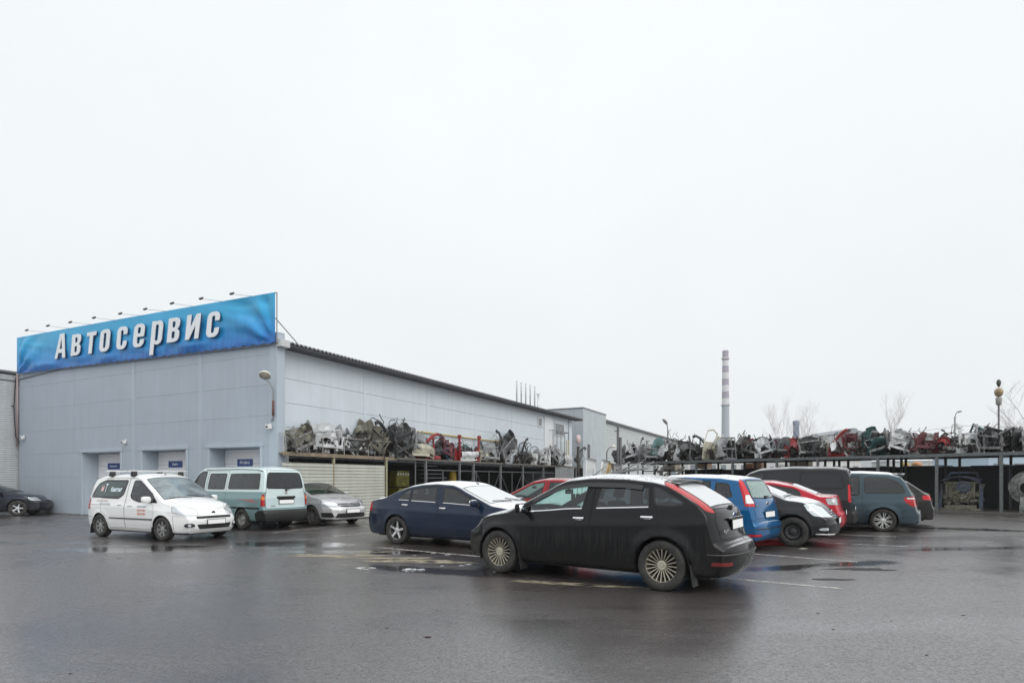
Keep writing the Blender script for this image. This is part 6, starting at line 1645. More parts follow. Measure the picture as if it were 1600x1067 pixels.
# small things on the sheets' top seen between the posts
def rbox_thing(name, px0, px1, t0, t1, dep, m__, lab, cat, dome=False):
    xa, xb = rx(px0, dep), rx(px1, dep); z0, z1 = rz(xa, dep, t1), rz(xa, dep, t0); P_ = rw((xa + xb) / 2, dep); h = (xb - xa) / 2
    m_ = MB()
    if dome: m_.lathe([(h, 0), (h, (z1 - z0) * .3), (h * .7, (z1 - z0) * .8), (.001, z1 - z0)], 'z', 16)
    else: m_.rbox(-h, h, -.35, .35, 0, z1 - z0, .02)
    m_.box(-h * .8, h * .8, -.2, .2, -z0 + .0, -.001) if False else None
    o = m_.build(name, [m__], None, dome); o.location = (P_.x, P_.y, z0); o.rotation_euler = (0, 0, RZ2); tag(o, lab, cat)
m_ = MB(); m_.box(0, RL, 2.95, 4.2, 2.02, 2.08)
for k in range(9): xx = RL * (k + .5) / 9; m_.box(xx - .05, xx + .05, 3.5, 3.6, 0, 2.02)
rr('rear_shelf', m_, DP)
WOOD = mat('crate_wood', (.24, .16, .11), .7, noise_amt=.3, nscale=3)
rbox_thing('crate', 1040, 1059, 725, 736, 3.5, mat('crate_tan', (.26, .24, .19), .7), 'tan crate on the rear shelf below the left part of the long rack', 'crate')
rbox_thing('crate', 1093, 1108, 721, 732, 3.5, WOOD, 'brown crate on the rear shelf behind the roof of the bright blue car', 'crate')
rbox_thing('crate', 1168, 1180, 724, 734, 3.5, mat('crate_rust', (.25, .11, .07), .7), 'small reddish crate on the rear shelf left of the tall brown box', 'crate')
rbox_thing('crate', 1180, 1194, 717.5, 734, 3.6, WOOD, 'tall brown box on the rear shelf above the black van windscreen', 'crate')
rbox_thing('crate', 1238, 1266, 717, 732, 3.6, mat('crate_dark', (.10, .085, .06), .8), 'wide dark box on the rear shelf above the black van roof', 'crate')
rbox_thing('yellow_bundle', 1408, 1421, 722, 727.5, 3.5, mat('bundle_yellow', (.62, .42, .08), .5), 'rounded yellow bundle on the rear shelf above the minivan', 'bundle', True)
rbox_thing('orange_bundle', 1424, 1441, 721, 727.5, 3.5, mat('bundle_orange', (.55, .26, .12), .6), 'rounded orange bundle on the rear shelf beside the yellow one', 'bundle', True)
rbox_thing('white_bundle', 1213, 1232, 720, 732, 3.5, mat('bundle_white', (.6, .6, .58), .6), 'white wrapped bundle on the rear shelf between two brown boxes', 'bundle', True)

# ---------------------------------------------------------------- middle distance between the two racks
def W3(px, Y): return (px - 800) / FPX * Y
def zz(py, Y): return CAMH + (HORY - py) * Y / FPX
WH = mat('van_white_far', (.66, .69, .69), .4, noise_amt=.1, nscale=3)
def leaning(name, px0, px1, py0, py1, Y, m__, lab, cat, rot=0, lean=-10):
    x0, x1, z1 = W3(px0, Y), W3(px1, Y), zz(py0, Y); m_ = MB(); w2 = (x1 - x0) / 2
    sheet_mb(m_, lambda u, v: crum(Vector((-w2 + 2 * w2 * u, .25 * math.sin(v * 2), .05 + (z1 - .05) * v)), px0, .05), 8, 10, th=.04)
    m_.beam((-w2, .1, 0), (-w2 * .9, .15, z1 * .95), .06, .06); m_.beam((w2, .1, 0), (w2 * .8, .15, z1 * .8), .06, .06)
    o = m_.build(name, [m__], None, True); o.location = ((x0 + x1) / 2, Y, 0); o.rotation_euler = (0, R(rot), R(lean)); tag(o, lab, cat)
leaning('van_side', 912, 928, 716, 748, 33, WH, 'tall white van side leaning upright just beyond the end of the workshop deck', 'scrap', 3)
leaning('van_side', 930, 943, 718, 748, 34, smat('white'), 'second white body panel tilted beside the tall white van side', 'scrap', 9)
leaning('board', 934, 940, 721, 748, 33.5, mat('board_tan', (.52, .38, .20), .6), 'tan plank leaning between the white body panels', 'board', 14)
leaning('van_side', 944, 956, 723, 748, 35, smat('lightgrey'), 'pale grey body panel right of the tan plank', 'scrap', 12)
leaning('van_side', 898, 910, 732, 748, 44, smat('white'), 'small white panel under the end of the workshop deck', 'scrap', 0)
m_ = MB()
for i in range(9):
    a = Vector((W3(938 + i * 4, 31), 31 + .1 * i, zz(746 - i, 31))); b = Vector((W3(985 + i * 7, 31.5), 31.6 + .1 * i, zz(721 + (i % 3) * 4, 31))); m_.beam(a, b, .05, .05)
m_.beam((W3(950, 31), 31, 0), (W3(950, 31), 31, zz(740, 31)), .08, .08); m_.beam((W3(1000, 31), 31.5, 0), (W3(1000, 31), 31.5, zz(725, 31)), .08, .08)
o = m_.build('steel_section_pile', [mat('section_grey', (.25, .26, .27), .5, .3)]); tag(o, 'sloping pile of thin steel sections at the left foot of the long rack', 'pile')
m_ = MB(); rs = random.Random(3)
for i in range(60):
    px = rs.uniform(955, 1075); Y = rs.uniform(33, 36); s_ = rs.uniform(.1, .35); m_.M = Matrix.Translation((W3(px, Y), Y, rs.uniform(.3, 2.15))) @ Matrix.Rotation(rs.random() * 6, 4, 'Y') @ Matrix.Rotation(rs.random() * 6, 4, 'Z'); m_.box(-s_, s_, -s_ * .3, s_ * .3, -s_ * .2, s_ * .2)
o = m_.build('dark_scrap_heap', [SDRK]); tag(o, 'low dark heap of mixed scrap behind the left end of the long rack', 'heap', kind='stuff')
# dark spiky bundle and pole at the end of the workshop deck
m_ = MB(); y = fy(903, DX)
# poles, lamps
def pole(px, py0, Y, r_, lab, m__, name='pole', base=0, extra=None):
    x = W3(px, Y); z = zz(py0, Y); m_ = MB(); m_.tube([(0, 0, base), (0, 0, z)], r_, 8)
    rt = empty(name, (x, Y, 0)); tag(rt, lab, 'lamp post' if 'lamp' in name else 'pole'); m_.build('mast', [m__], rt, True)
    if extra: extra(rt, z)
    return rt
PD = mat('pole_dark', (.10, .10, .105), .6)
def ex1(rt, z):
    m_ = MB(); m_.box(-.06, .06, -.06, .06, z - .55, z - .1); m_.box(-.2, .1, -.03, .03, z - .5, z - .45); m_.build('insulator_bracket', [PD], rt)
pole(965.5, 661, 36, .075, 'tall dark pole standing at the left end of the long rack', PD, extra=ex1)
pole(969.5, 683, 36, .085, 'shorter dark post close beside the tall dark pole', PD)
pole(920, 694, 40, .09, 'short dark post in front of the long pale hall', PD)
def arm_lamp(dx, hz, sx=.5, hd=None, hr=.28):
    def f(rt, z):
        m_ = MB(); m_.tube([(0, 0, z - .02), (dx * .3, 0, z + hz * .7), (dx, 0, z + hz)], .04, 6); m_.build('lamp_arm', [PD], rt)
        m_ = MB(); m_.M = Matrix.Translation((dx, 0, z + hz)) @ Matrix.Rotation(R(50 if dx < 0 else -15), 4, 'Y'); m_.lathe([(.001, .12), (hr * .6, .10), (hr, .0), (hr * .8, -.06), (.001, -.10)], 'z', 14); m_.build('lamp_head', [hd or mat('lamp_far_grey', (.22, .21, .20), .5)], rt, True)
    return f
pole(1043.5, 672, 52, .06, 'street lamp with tilted round head behind the long hall roof', PD, 'street_lamp', extra=arm_lamp(-.25, .75, hr=.34))
pole(948, 706, 48, .05, 'small white-headed lamp in front of the long pale hall', PD, 'street_lamp', extra=arm_lamp(.55, .45, hd=mat('lamp_cream'), hr=.2))
pole(1492, 651, 70, .10, 'slim street lamp rising behind the red wing and the white scrap', mat('pole_far', (.25, .26, .27), .6), 'street_lamp', extra=arm_lamp(.55, .6, hd=mat('pole_far')))
def lantern(rt, z):
    m_ = MB(); k = 33 / FPX
    m_.lathe([(.04, z), (.13, z + .08), (.15, z + .42), (.10, z + .5)], 'z', 12); m_.build('neck', [mat('lantern_neck', (.30, .29, .27), .6)], rt, True)
    m_ = MB(); m_.lathe([(.001, z + .50), (.14, z + .55), (.21, z + .73), (.19, z + .90), (.08, z + 1.0), (.001, z + 1.01)], 'z', 16); m_.build('lantern_globe', [mat('lantern_globe', (.40, .30, .17), .4, noise_amt=.5, nscale=8)], rt, True)
    m_ = MB(); m_.lathe([(.001, z + 1.03), (.05, z + 1.08), (.11, z + 1.25), (.09, z + 1.42), (.001, z + 1.5)], 'z', 12); m_.build('finial', [mat('lantern_top', (.06, .065, .055), .6)], rt, True)
pole(1560.5, 634, 33, .045, 'thin mast with bulbous brown lantern above the long rack at right', PD, 'lantern_mast', extra=lantern)
pole(903.5, 697, 41, .10, 'dark stump-like post with pink tuft at the end of the workshop deck', SDRK, extra=lambda rt, z: MB().lathe([(.001, z + .1), (.16, z + .25), (.2, z + .5), (.12, z + .75), (.001, z + .8)], 'z', 10).build('pink_tuft', [mat('tuft_pink', (.62, .50, .50), .8)], rt, True))
m_ = MB(); Y1 = 36; pts = []
for i in range(21):
    t_ = i / 20; px = 1385 + (1720 - 1385) * t_; Y = 60 + (20 - 60) * t_ * .4; pts.append((W3(px, Y), Y, zz(676 - 12 * min(1, t_ * 3) + 1.5 * t_, Y) - .15 * math.sin(math.pi * ((t_ * 2.5) % 1))))
m_.tube(pts, .012, 4); o = m_.build('overhead_wire', [mat('cable_black')]); tag(o, 'thin overhead wire crossing the sky above the right part of the long rack', 'wire')

# bare trees
def tree(px, py0, Y, spread, seed, lab, thick=.14, dens=1.0):
    rt = empty('bare_tree', (W3(px, Y), Y, 0)); tag(rt, lab, 'tree', None); r_ = random.Random(seed); H = zz(py0, Y)
    BK = mat('bark_far', (.50, .47, .47), .8); thick *= .6
    tr = MB(); br = MB()
    def grow(p, d, l, rad, lev):
        n = 4; pts = [p]
        for i in range(n): d = (d + Vector((r_.uniform(-.18, .18), r_.uniform(-.18, .18), r_.uniform(-.02, .12)))).normalized(); p = p + d * l / n; pts.append(p)
        (tr if lev == 0 else br).tube(pts, rad, 4 if lev else 6, False, rad * .45)
        if lev >= 4: return
        for _ in range(int([11, 7, 5, 4][lev] * dens)):
            k = r_.uniform(.35 if lev == 0 else .2, 1); i = min(n - 1, int(k * n)); q = pts[i] + (pts[i + 1] - pts[i]) * (k * n - i)
            a = r_.uniform(0, 6.28); up = r_.uniform(.35, .9); dd = (Vector((math.cos(a) * spread, math.sin(a) * spread, up)) + d * .5).normalized()
            grow(q, dd, l * r_.uniform(.35, .55), rad * .42, lev + 1)
    grow(Vector((0, 0, 0)), Vector((0, 0, 1)), H * .86, thick, 0)
    tr.build('trunk', [BK], rt, True); o = br.build('crown', [BK], rt); o['kind'] = 'stuff'
tree(1231, 646, 95, .5, 3, 'bare birch left of the small blue chimney', .11)
tree(1262, 650, 100, .6, 8, 'bare tree right of the small blue chimney', .12)
tree(1278, 662, 105, .7, 12, 'lower bare tree farther right of the small blue chimney', .10)
tree(1397, 647, 90, .6, 21, 'lone bare tree rising behind the middle of the long rack', .12)
tree(1605, 640, 60, .95, 33, 'bare tree reaching into the frame at the right edge', .16)
tree(1512, 712, 75, 1.1, 44, 'low bare reddish shrub seen under the deck right of the cut-off van front', .06)
tree(1448, 712, 70, 1.0, 51, 'low bare shrub seen under the deck above the black car', .05)
# chimneys
HZ = 330
m_ = MB(); rt = empty('factory_chimney', (W3(1133.5, HZ), HZ, 0)); tag(rt, 'tall distant factory chimney with haze-faded dark and white bands', 'chimney')
def crad(z): return 2.45 - (z / 72) * .80
ztop = zz(548, HZ); bands = [548, 563.5, 572, 582, 592, 602, 612, 622.5, 633]
zs_ = [0] + [zz(p, HZ) for p in bands[::-1]]
CB = mat('chimney_dark', (.34, .31, .38), .8, noise_amt=.08, nscale=.2); CW = mat('chimney_white', (.62, .62, .63), .8, noise_amt=.08, nscale=.2); CC = mat('chimney_concrete', (.38, .42, .47), .8, noise_amt=.1, nscale=.1)  # tones lightened, so some distance haze sits in the colour
for i, (a, b) in enumerate(zip(zs_, zs_[1:])):
    m_ = MB(); m_.lathe([(crad(a), a), (crad(b), b)], 'z', 28); k = len(zs_) - 2 - i
    m_.build('shaft' if i == 0 else 'painted_band', [CC if i == 0 else (CB if k % 2 == (1 if False else 0) or k in (0,) else CW)], rt, True)
for zc, rr_ in ((zz(560, HZ), .55), (zz(633, HZ), .4)):
    m_ = MB(); r0 = crad(zc); m_.lathe([(r0, zc - .3), (r0 + rr_, zc - .3), (r0 + rr_, zc + .25), (r0, zc + .25)], 'z', 28); m_.build('gallery', [CW if rr_ > .5 else CB], rt)
HZ2 = 180; m_ = MB(); z = zz(657, HZ2); m_.lathe([(1.0, 0), (.85, z - 1.4), (1.0, z - 1.0), (1.0, z - .3), (.8, z), (.001, z)], 'z', 18); o = m_.build('small_chimney', [mat('chimney_blue', (.16, .21, .30), .7)], None, True); o.location = (W3(1244, HZ2), HZ2, 0); tag(o, 'squat dark blue chimney between the bare birches', 'chimney')
# distant sheds and houses
def shed(px0, px1, py0, Y, dpt, col, lab, gable=0, win=0, name='distant_shed'):
    x0, x1, z = W3(px0, Y), W3(px1, Y), zz(py0, Y); rt = empty(name, ((x0 + x1) / 2, Y, 0)); tag(rt, lab, 'building'); h = (x1 - x0) / 2
    m_ = MB(); m_.box(-h, h, 0, dpt, 0, z); m_.build('wall', [mat('shed_%s' % name + str(px0), col, .8, noise_amt=.12, nscale=.4)], rt)
    m_ = MB()
    if gable: g = zz(py0 - gable, Y); m_.add([(-h - .3, -.3, z + .01), (h + .3, -.3, z + .01), (0, -.3, g), (-h - .3, dpt, z + .01), (h + .3, dpt, z + .01), (0, dpt, g)], [(0, 1, 2), (5, 4, 3), (0, 2, 5, 3), (1, 4, 5, 2), (0, 3, 4, 1)])
    else: m_.box(-h - .2, h + .2, -.2, dpt, z + .01, z + .35)
    m_.build('roof', [mat('far_roof', (.26, .28, .30), .7)], rt)
    for i in range(win):
        xw_ = -h + 2 * h * (i + .5) / win; m_ = MB(); m_.box(xw_ - h / win * .5, xw_ + h / win * .5, -.06, -.01, z * .45, z * .8); m_.build('window', [DGL], rt)
shed(1296, 1362, 679, 120, 14, (.42, .45, .47), 'pale gabled house behind the scrap above the black van', 10, 0, 'distant_house')
shed(1545, 1640, 712, 60, 8, (.40, .50, .58), 'light blue shed seen under the deck at the right', 0, 3)
shed(1075, 1170, 717, 95, 10, (.55, .56, .55), 'long off-white shed seen below the middle of the long rack', 0, 6)
shed(1265, 1345, 719, 85, 8, (.58, .58, .57), 'pale low shed seen below the deck above the black van', 0, 5)
shed(960, 1062, 712, 78, 6, (.50, .51, .50), 'grey shed behind the left end of the long rack', 0, 4)
shed(1385, 1480, 722, 140, 12, (.44, .46, .46), 'low grey shed far behind the minivan', 0, 6)
shed(1175, 1262, 722, 150, 12, (.52, .53, .54), 'far white shed glimpsed between rack posts', 0, 7)
# snowy ground behind the rack
tag(mobj('snowy_yard', [(5, 47, .006), (120, 40, .006), (160, 170, .006), (5, 170, .006)], [(0, 1, 2, 3)], mat('thin_snow', (.50, .51, .52), .8, col2=(.14, .13, .11), nscale=.25)), kind='structure')
def spanel(*p, r=.03, n=3): return rpoly(list(p), r, n)

def sedan_blue():
    pm = paint('paint_navy', (.003, .014, .040), .1, .4, dirt=.3, dirt_col=(.07, .068, .07), dirt_top=.6, snow=.95)
    M = carmats(pm, glass('glass_green', (.42, .62, .56), .75), glass_ws=glass('glass_snow_ws', (.6, .8, .78), .8, frost_or_sheen=.97, fscale=55),
                glass_rw=glass('glass_snow_ws', ), glass_dark=glass('glass_privacy2', (.30, .33, .38), .35), rim=mat('rim_bright', (.62, .62, .62), .25, .9))
    wb = 2.754
    P = dict(name='parked_car', label='dark blue four-door sedan with snow on its windscreen and five-spoke wheels', cat='car',
        xf=2.30, xr=-2.43, W=1.81, wb=wb, Rw=.325, Ra=.365, zb=.2, flare=.014, crease=.012,
        top=[(-2.43, .60), (-2.40, .70), (-2.37, .98), (-2.3, 1.03), (-2.02, 1.075), (-1.85, 1.09), (-1.5, 1.24), (-1.1, 1.37), (-.75, 1.425), (-.35, 1.445), (.1, 1.42), (.36, 1.35), (1.24, .99), (1.5, .95), (1.85, .87), (2.1, .78), (2.28, .64)],
        belt=[(-2.3, 1.00), (-1.2, .985), (.1, .94), (1.3, .89)], ws=(1.2, .36), tumble=.42, crown=.085, crown_hood=.07, xdeck=-1.8,
        wheel=(('star', 5), .215), mats=M, kf=(.18, .10), kr=(.10, .08),
        parts=dict(STD, **{'window#1': ('pair', 'glass', 'door#1', .014, True), 'window#2': ('pair', 'glass_dark', 'door#2', .014, True), 'window#3': ('pair', 'glass_dark', 'door#2', .012, True)}),
        feat=[('door#1', 'door', -.16, .96, -.14, 0, .026), ('door#2', 'door', -1.28, -.16, .05, -.14, .026),
              ('window#1', 'win', -.08, .98, -.13, 0, dict(tm=.055)), ('window#2', 'win', -.98, -.26, 0, -.13, dict(tm=.055)),
              ('window#3', 'side', rpoly([(-1.36, 1.01), (-1.03, 1.0), (-1.03, 1.27), (-1.12, 1.235), (-1.3, 1.11)], .03)),
              ('hood', 'top', [(1.25, -.05), (1.25, .66), (1.7, .68), (2.05, .60), (2.2, .45), (2.24, -.05)]),
              ('windscreen', 'screen', .38, 1.19, .05), ('rear_window', 'screen', -1.76, -1.08, .07),
              ('tailgate', 'top', [(-1.84, -.05), (-1.84, .62), (-2.36, .62), (-2.40, -.05)]),
              ('taillight', 'side', rpoly([(-2.28, .99), (-2.24, .74), (-2.6, .72), (-2.6, 1.0)], .02), .5, (0, 1, 4)),
              ('headlight', 'side', rpoly([(1.85, .82), (1.95, .66), (2.4, .62), (2.4, .74), (2.1, .82)], .03), .5, (0, 1, 3)),
              ('bumper#1', 'side', [(1.78, .02), (1.78, .60), (2.5, .60), (2.5, .02)], 0, (0, 1, 2, 3)),
              ('bumper', 'side', [(-1.80, .02), (-1.80, .62), (-2.0, .68), (-2.6, .68), (-2.6, .02)], 0, (0, 1, 2, 4)),
              ('grille', 'front', rpoly([(-.5, .62), (-.5, .74), (.42, .74), (.45, .62)], .03), (3, 0)),
              ('air_intake', 'front', rpoly([(-.5, .28), (-.5, .44), (.5, .44), (.55, .3)], .03), (3, 0))],
        handles=[('door#1', -.04, .85, 'chrome'), ('door#2', -1.12, .90, 'chrome')], mirror=(.84, .93, 'paint'),
        plates=[('front', .52, .52)], antenna=(.28, .13), exhaust=True)
    # light lens bars
    def custom(C):
        root = C['root']
        for sy in (1, -1):
            for z in (.78, .88):
                p, n = C['hit']((-2.33, 3, z), (0, -1, 0))
                if p is None: continue
                m_ = MB(); m_.box(0, .004, -.09, .09, -.018, .018)
                C['place']('reversing_light', m_, (p.x, p.y * sy, p.z), (n.x, n.y * sy, n.z), root, [C['M']['white_lens']], False)
    def custom2(C, custom=custom):
        custom(C)
        fr = glass('glass_mist_added', (.40, .62, .56), .8, frost_or_sheen=.6, trans=.75, frost_or_sheen_col=(.4, .56, .5), fscale=40)  # mist added on the far window so the near glass looks bright
        C['parts']['window#1'][0].data.materials[0] = fr
    P['custom'] = custom2
    P['loc'], P['rz'] = car_pose(618, 850, (-wb / 2, -.90), -31)
    return make_car(P)

def sedan_navy_left():
    pm = paint('paint_midnight', (.006, .010, .024), .35, .28, dirt=.3, snow=.15)
    M = carmats(pm, glass('glass_green'), glass_ws=glass('glass_plain', (.5, .6, .6), .6), glass_rw=glass('glass_plain'), rim=mat('rim_silver5', (.68, .69, .70), .3, .8))
    wb = 2.70
    P = dict(name='parked_car', label='midnight blue sedan at the left edge of the photo with silver five-spoke wheel', cat='car',
        xf=2.16, xr=-2.3, W=1.78, wb=wb, Rw=.32, Ra=.36, zb=.2, flare=.012,
        top=[(-2.3, .6), (-2.25, .98), (-1.8, 1.03), (-1.1, 1.32), (-.3, 1.40), (.2, 1.35), (1.15, .96), (1.5, .90), (1.85, .82), (2.05, .72), (2.16, .58)],
        belt=[(-2.3, .95), (1.3, .86)], ws=(1.1, .25), xdeck=-1.8, wheel=(('star', 5), .20), mats=M, kf=(.22, .12), leanF=[(.2, -.10), (.32, -.02), (.5, 0), (.6, -.05), (.8, -.12)],
        parts=dict(STD, **{'window#1': ('pair', 'glass', 'door#1', .014), 'window#2': ('pair', 'glass', 'door#2', .014)}),
        feat=[('door#1', 'door', -.16, .94, -.14, 0, .026), ('door#2', 'door', -1.2, -.16, .05, -.14, .026),
              ('window#1', 'win', -.08, .95, -.13, 0), ('window#2', 'win', -1.2, -.26, 0.1, -.13),
              ('hood', 'top', [(1.18, -.05), (1.18, .64), (1.7, .66), (2.0, .52), (2.06, -.05)]), ('windscreen', 'screen', .28, 1.1, .05), ('rear_window', 'screen', -1.7, -1.1, .07),
              ('headlight', 'side', rpoly([(1.72, .75), (1.82, .64), (2.4, .55), (2.4, .68), (2.0, .77)], .03), .5, (0, 1, 3)),
              ('taillight', 'side', rpoly([(-2.1, .9), (-2.1, .72), (-2.5, .7), (-2.5, .92)], .02), .5, (0, 1, 4)),
              ('bumper', 'side', [(1.74, .02), (1.74, .56), (2.5, .56), (2.5, .02)], 0, (0, 1, 2, 3)),
              ('grille', 'front', rpoly([(-.5, .5), (-.5, .62), (.35, .62), (.4, .5)], .03), (3, 0))],
        handles=[('door#1', -.04, .82, 'paint')], mirror=(.8, .90, 'paint'))
    P['loc'], P['rz'] = car_pose(27, 806, (wb / 2, -.87), 22)
    return make_car(P)

def van_white():
    pm = paint('paint_white', (.80, .81, .81), .0, .35, dirt=.22, dirt_col=(.4, .38, .35), dirt_top=.5)
    M = carmats(pm, glass('glass_green_dark', (.32, .50, .44), .6), glass_ws=glass('glass_sky_sheen_ws', (.55, .70, .74), .8, frost_or_sheen=.5, trans=.3, frost_or_sheen_col=(.52, .62, .66), fscale=.8), glass_rw=glass('glass_green_dark'),  # windscreen's pale film paints in the sky's reflection
                rim=mat('cover_grey', (.36, .36, .36), .35, .7))
    wb = 2.728
    P = dict(name='parked_van', label='white passenger van with roof bars and printed side windows', cat='van',
        xf=2.28, xr=-2.08, W=1.81, wb=wb, Rw=.325, Ra=.37, zb=.2, flare=.016,
        top=[(-2.08, .58), (-2.065, .95), (-2.03, 1.2), (-1.93, 1.58), (-1.84, 1.72), (-1.5, 1.80), (-.6, 1.83), (.05, 1.81), (.42, 1.72), (.95, 1.42), (1.42, 1.13), (1.62, 1.07), (1.9, .98), (2.1, .88), (2.21, .78), (2.27, .66)],
        belt=[(-2.0, 1.12), (-.1, 1.10), (.5, 1.06), (1.45, .97)], ws=(1.42, .36), tumble=.26, crown=.10, crown_hood=.10, kf=(.22, .12), kr=(.04, .05), kw=.16,
        plan=[(-2.08, .90), (-1.9, .95), (-1.3, .99), (-.4, 1), (.8, 1), (1.4, .985), (1.8, .94), (2.1, .86), (2.27, .76)],
        leanF=[(.2, -.10), (.33, -.02), (.5, 0), (.66, -.01), (.8, -.04), (.9, -.1)],
        wheel=(('split', 7), .215), mats=M,
        parts=dict(STD, **{'window#1': ('pair', 'glass', 'door#1', .02), 'window#2': ('pair', 'glass', None, .03), 'trim#1': ('pair', 'black', None), 'moulding': ('pair', 'paint', None, .008)}),
        feat=[('door#1', 'door', -.20, 1.02, 0, 0, .04), ('side_panel', 'door', -1.30, -.20, .0, 0, .04),
              ('window#1', 'side', rpoly([(-.03, 1.16), (.10, 1.08), (.45, 1.02), (1.28, 1.0), (.95, 1.28), (.62, 1.47), (.30, 1.60), (-.01, 1.62)], .07, 4)),
              ('window#2', 'side', rpoly([(-1.94, 1.12), (-.52, 1.10), (-.33, 1.22), (-.27, 1.62), (-1.35, 1.62), (-1.62, 1.54), (-1.80, 1.36)], .07, 4)),
              ('hood', 'top', [(1.47, -.05), (1.47, .70), (1.8, .66), (2.05, .5), (2.14, .3), (2.16, -.05)]), ('windscreen', 'screen', .44, 1.40, .05),
              ('rear_window', 'back', rpoly([(-.1, 1.12), (-.1, 1.6), (.58, 1.6), (.66, 1.14)], .05)),
              ('headlight', 'side', rpoly([(1.68, .90), (1.76, .76), (2.05, .70), (2.3, .68), (2.3, .76), (2.05, .88), (1.85, .95)], .06, 5), .42, (0, 1, 3)),
              ('taillight', 'side', rpoly([(-1.93, 1.10), (-1.9, .78), (-2.3, .76), (-2.3, 1.12)], .03), .7, (0, 1, 4)),
              ('bumper', 'side', [(1.80, .02), (1.80, .68), (2.02, .66), (2.6, .66), (2.6, .02)], 0, (0, 1, 2, 3)),
              ('bumper#1', 'side', [(-1.78, .02), (-1.78, .58), (-2.6, .58), (-2.6, .02)], 0, (0, 1, 2, 4)),
              ('grille', 'front', rpoly([(-.5, .60), (-.5, .665), (.50, .655), (.50, .60)], .01), (3, 0, 1)),
              ('air_intake', 'front', rpoly([(-.5, .32), (-.5, .44), (.50, .44), (.44, .32)], .03), (3, 0, 1))],
        handles=[('door#1', .05, .92, 'paint'), ('side_panel', -.42, .94, 'paint')], mirror=(.90, 1.04, 'paint', 1.15),
        plates=[('front', .50, .52)], flaps=(wb / 2, -wb / 2), seats=[(.2, .40), (-.75, .4)], seat_h=.72)
    def custom(C):
        root, hit, M = C['root'], C['hit'], C['M']
        for x in (-1.1, -.12):
            z = C['top'](x); m_ = MB(); m_.rbox(x - .035, x + .035, -.86, .86, z + .045, z + .085, .015); m_.build('roof_bar', [mat('rack_alu', (.72, .74, .75), .35, .6)], root, False)
            for sy in (1, -1):
                m_ = MB(); ys = sorted((sy * .62, sy * .74)); m_.hexa([(x - .07, ys[0], z - .08), (x + .07, ys[0], z - .08), (x + .07, ys[1], z - .11), (x - .07, ys[1], z - .11), (x - .035, ys[0], z + .05), (x + .035, ys[0], z + .05), (x + .035, ys[1] - sy * .0, z + .05), (x - .035, ys[1], z + .05)])
                m_.build('roof_bar_foot', [M['black']], root)
        for sy in (1, -1):
            p, n = hit((5, .66, .42), (-1, 0, 0))
            if p:
                m_ = MB(); b = MB()
                for k, (ra, rb, x, mi) in enumerate(((.13, .06, .006, 0),)):
                    m_.add([(0, 1.0 * ra * math.cos(t), rb * math.sin(t)) for t in [i * math.pi / 10 for i in range(20)]] + [(x, .8 * ra * math.cos(t), .8 * rb * math.sin(t)) for t in [i * math.pi / 10 for i in range(20)]],
                           [(i, (i + 1) % 20, 20 + (i + 1) % 20, 20 + i) for i in range(20)])
                m_.mi = 0
                m_.add([(.005, .105 * math.cos(t), .048 * math.sin(t)) for t in [i * math.pi / 10 for i in range(20)]], [tuple(range(20))])
                m_.mi = 1
                m_.lathe([(.046, .004), (.044, .02), (.036, .022), (.02, .016), (.001, .016)], 'x', 20)
                m_.mi = 2; m_.lathe([(.036, .0225), (.001, .0225)], 'x', 20)
                C['place']('fog_lamp', m_, (p.x, p.y * sy, p.z), (n.x, n.y * sy, n.z), root, [M['black'], M['chrome'], M['lamp']], False)
            # head lamp reflector
            p, n = hit((5, .60, .81), (-1, 0, -.15))
            if p:
                m_ = MB(); m_.lathe([(.06, .001), (.058, .006), (.045, .004), (.001, .003)], 'x', 18)
                C['place']('lamp_ring', m_, (p.x, p.y * sy, p.z), (n.x, n.y * sy, n.z), root, [mat('lamp_ring', (.45, .47, .5), .15, .9)], False)
        # side moulding and slide rail
        for sy in (1, -1):
            for x0, x1, z in ((-.9, 1.0, .56),):
                pts = [];
                for i in range(13):
                    x = x0 + (x1 - x0) * i / 12; p, n = hit((x, 3, z), (0, -1, 0)); pts.append((p.x, sy * (p.y + .002), p.z))
                m_ = MB(); m_.tube(pts, .022, 6); m_.build('side_moulding', [M['paint']], root, True)
            pts = []
            for i in range(9):
                x = -1.85 + 1.0 * i / 8; p, n = hit((x, 3, .92), (0, -1, 0)); pts.append((p.x, sy * (p.y + .0), p.z))
            m_ = MB(); m_.tube(pts, .007, 5); m_.build('slide_rail', [mat('slide_rail_grey', (.25, .25, .25), .6)], root)  # rail's own thin grey paint
            # prints
            s2 = 'right' if sy < 0 else 'left'
            def tx(name, body, x, z, size, m__, xs=1, shear=0, off=0):
                p, n = hit((x, 3, z), (0, -1, 0))
                if p is None: return
                rz = 0 if sy < 0 else math.pi
                tilt = math.asin(max(-1, min(1, n.z)))
                text_part(name, body, size * .8, m__, root, (p.x, sy * (p.y + .012), p.z), (R(90) - tilt, 0, rz), xs=xs, shear=shear, offset=off)
            red = mat('print_red', (.68, .25, .22), .5); grey = mat('print_grey', (.22, .25, .28), .5); wht = mat('print_white', (.72, .84, .92), .5); pk = mat('print_pink', (.85, .55, .55), .5)
            k = -1 if sy < 0 else 1
            tx('lettering', 'М', -1.38 if sy < 0 else -.6, 1.37, .24, pk, .7, .2, .01)
            tx('lettering', 'Т', -1.22 if sy < 0 else -.75, 1.38, .40, wht, .6, .2, .004)
            tx('lettering', 'Кинохит', -.72 if sy < 0 else -1.2, 1.35, .21, wht, .75, .15, .006)
            tx('lettering', 'КИНО НА ВСЕ ВРЕМЕНА', -1.25, 1.03, .062, mat('print_redgrey', (.5, .25, .25), .5), .9)
            tx('lettering', 'ОТДЕЛ ПРОДАЖ:', .55, .90, .065, grey, .9, 0, .001)
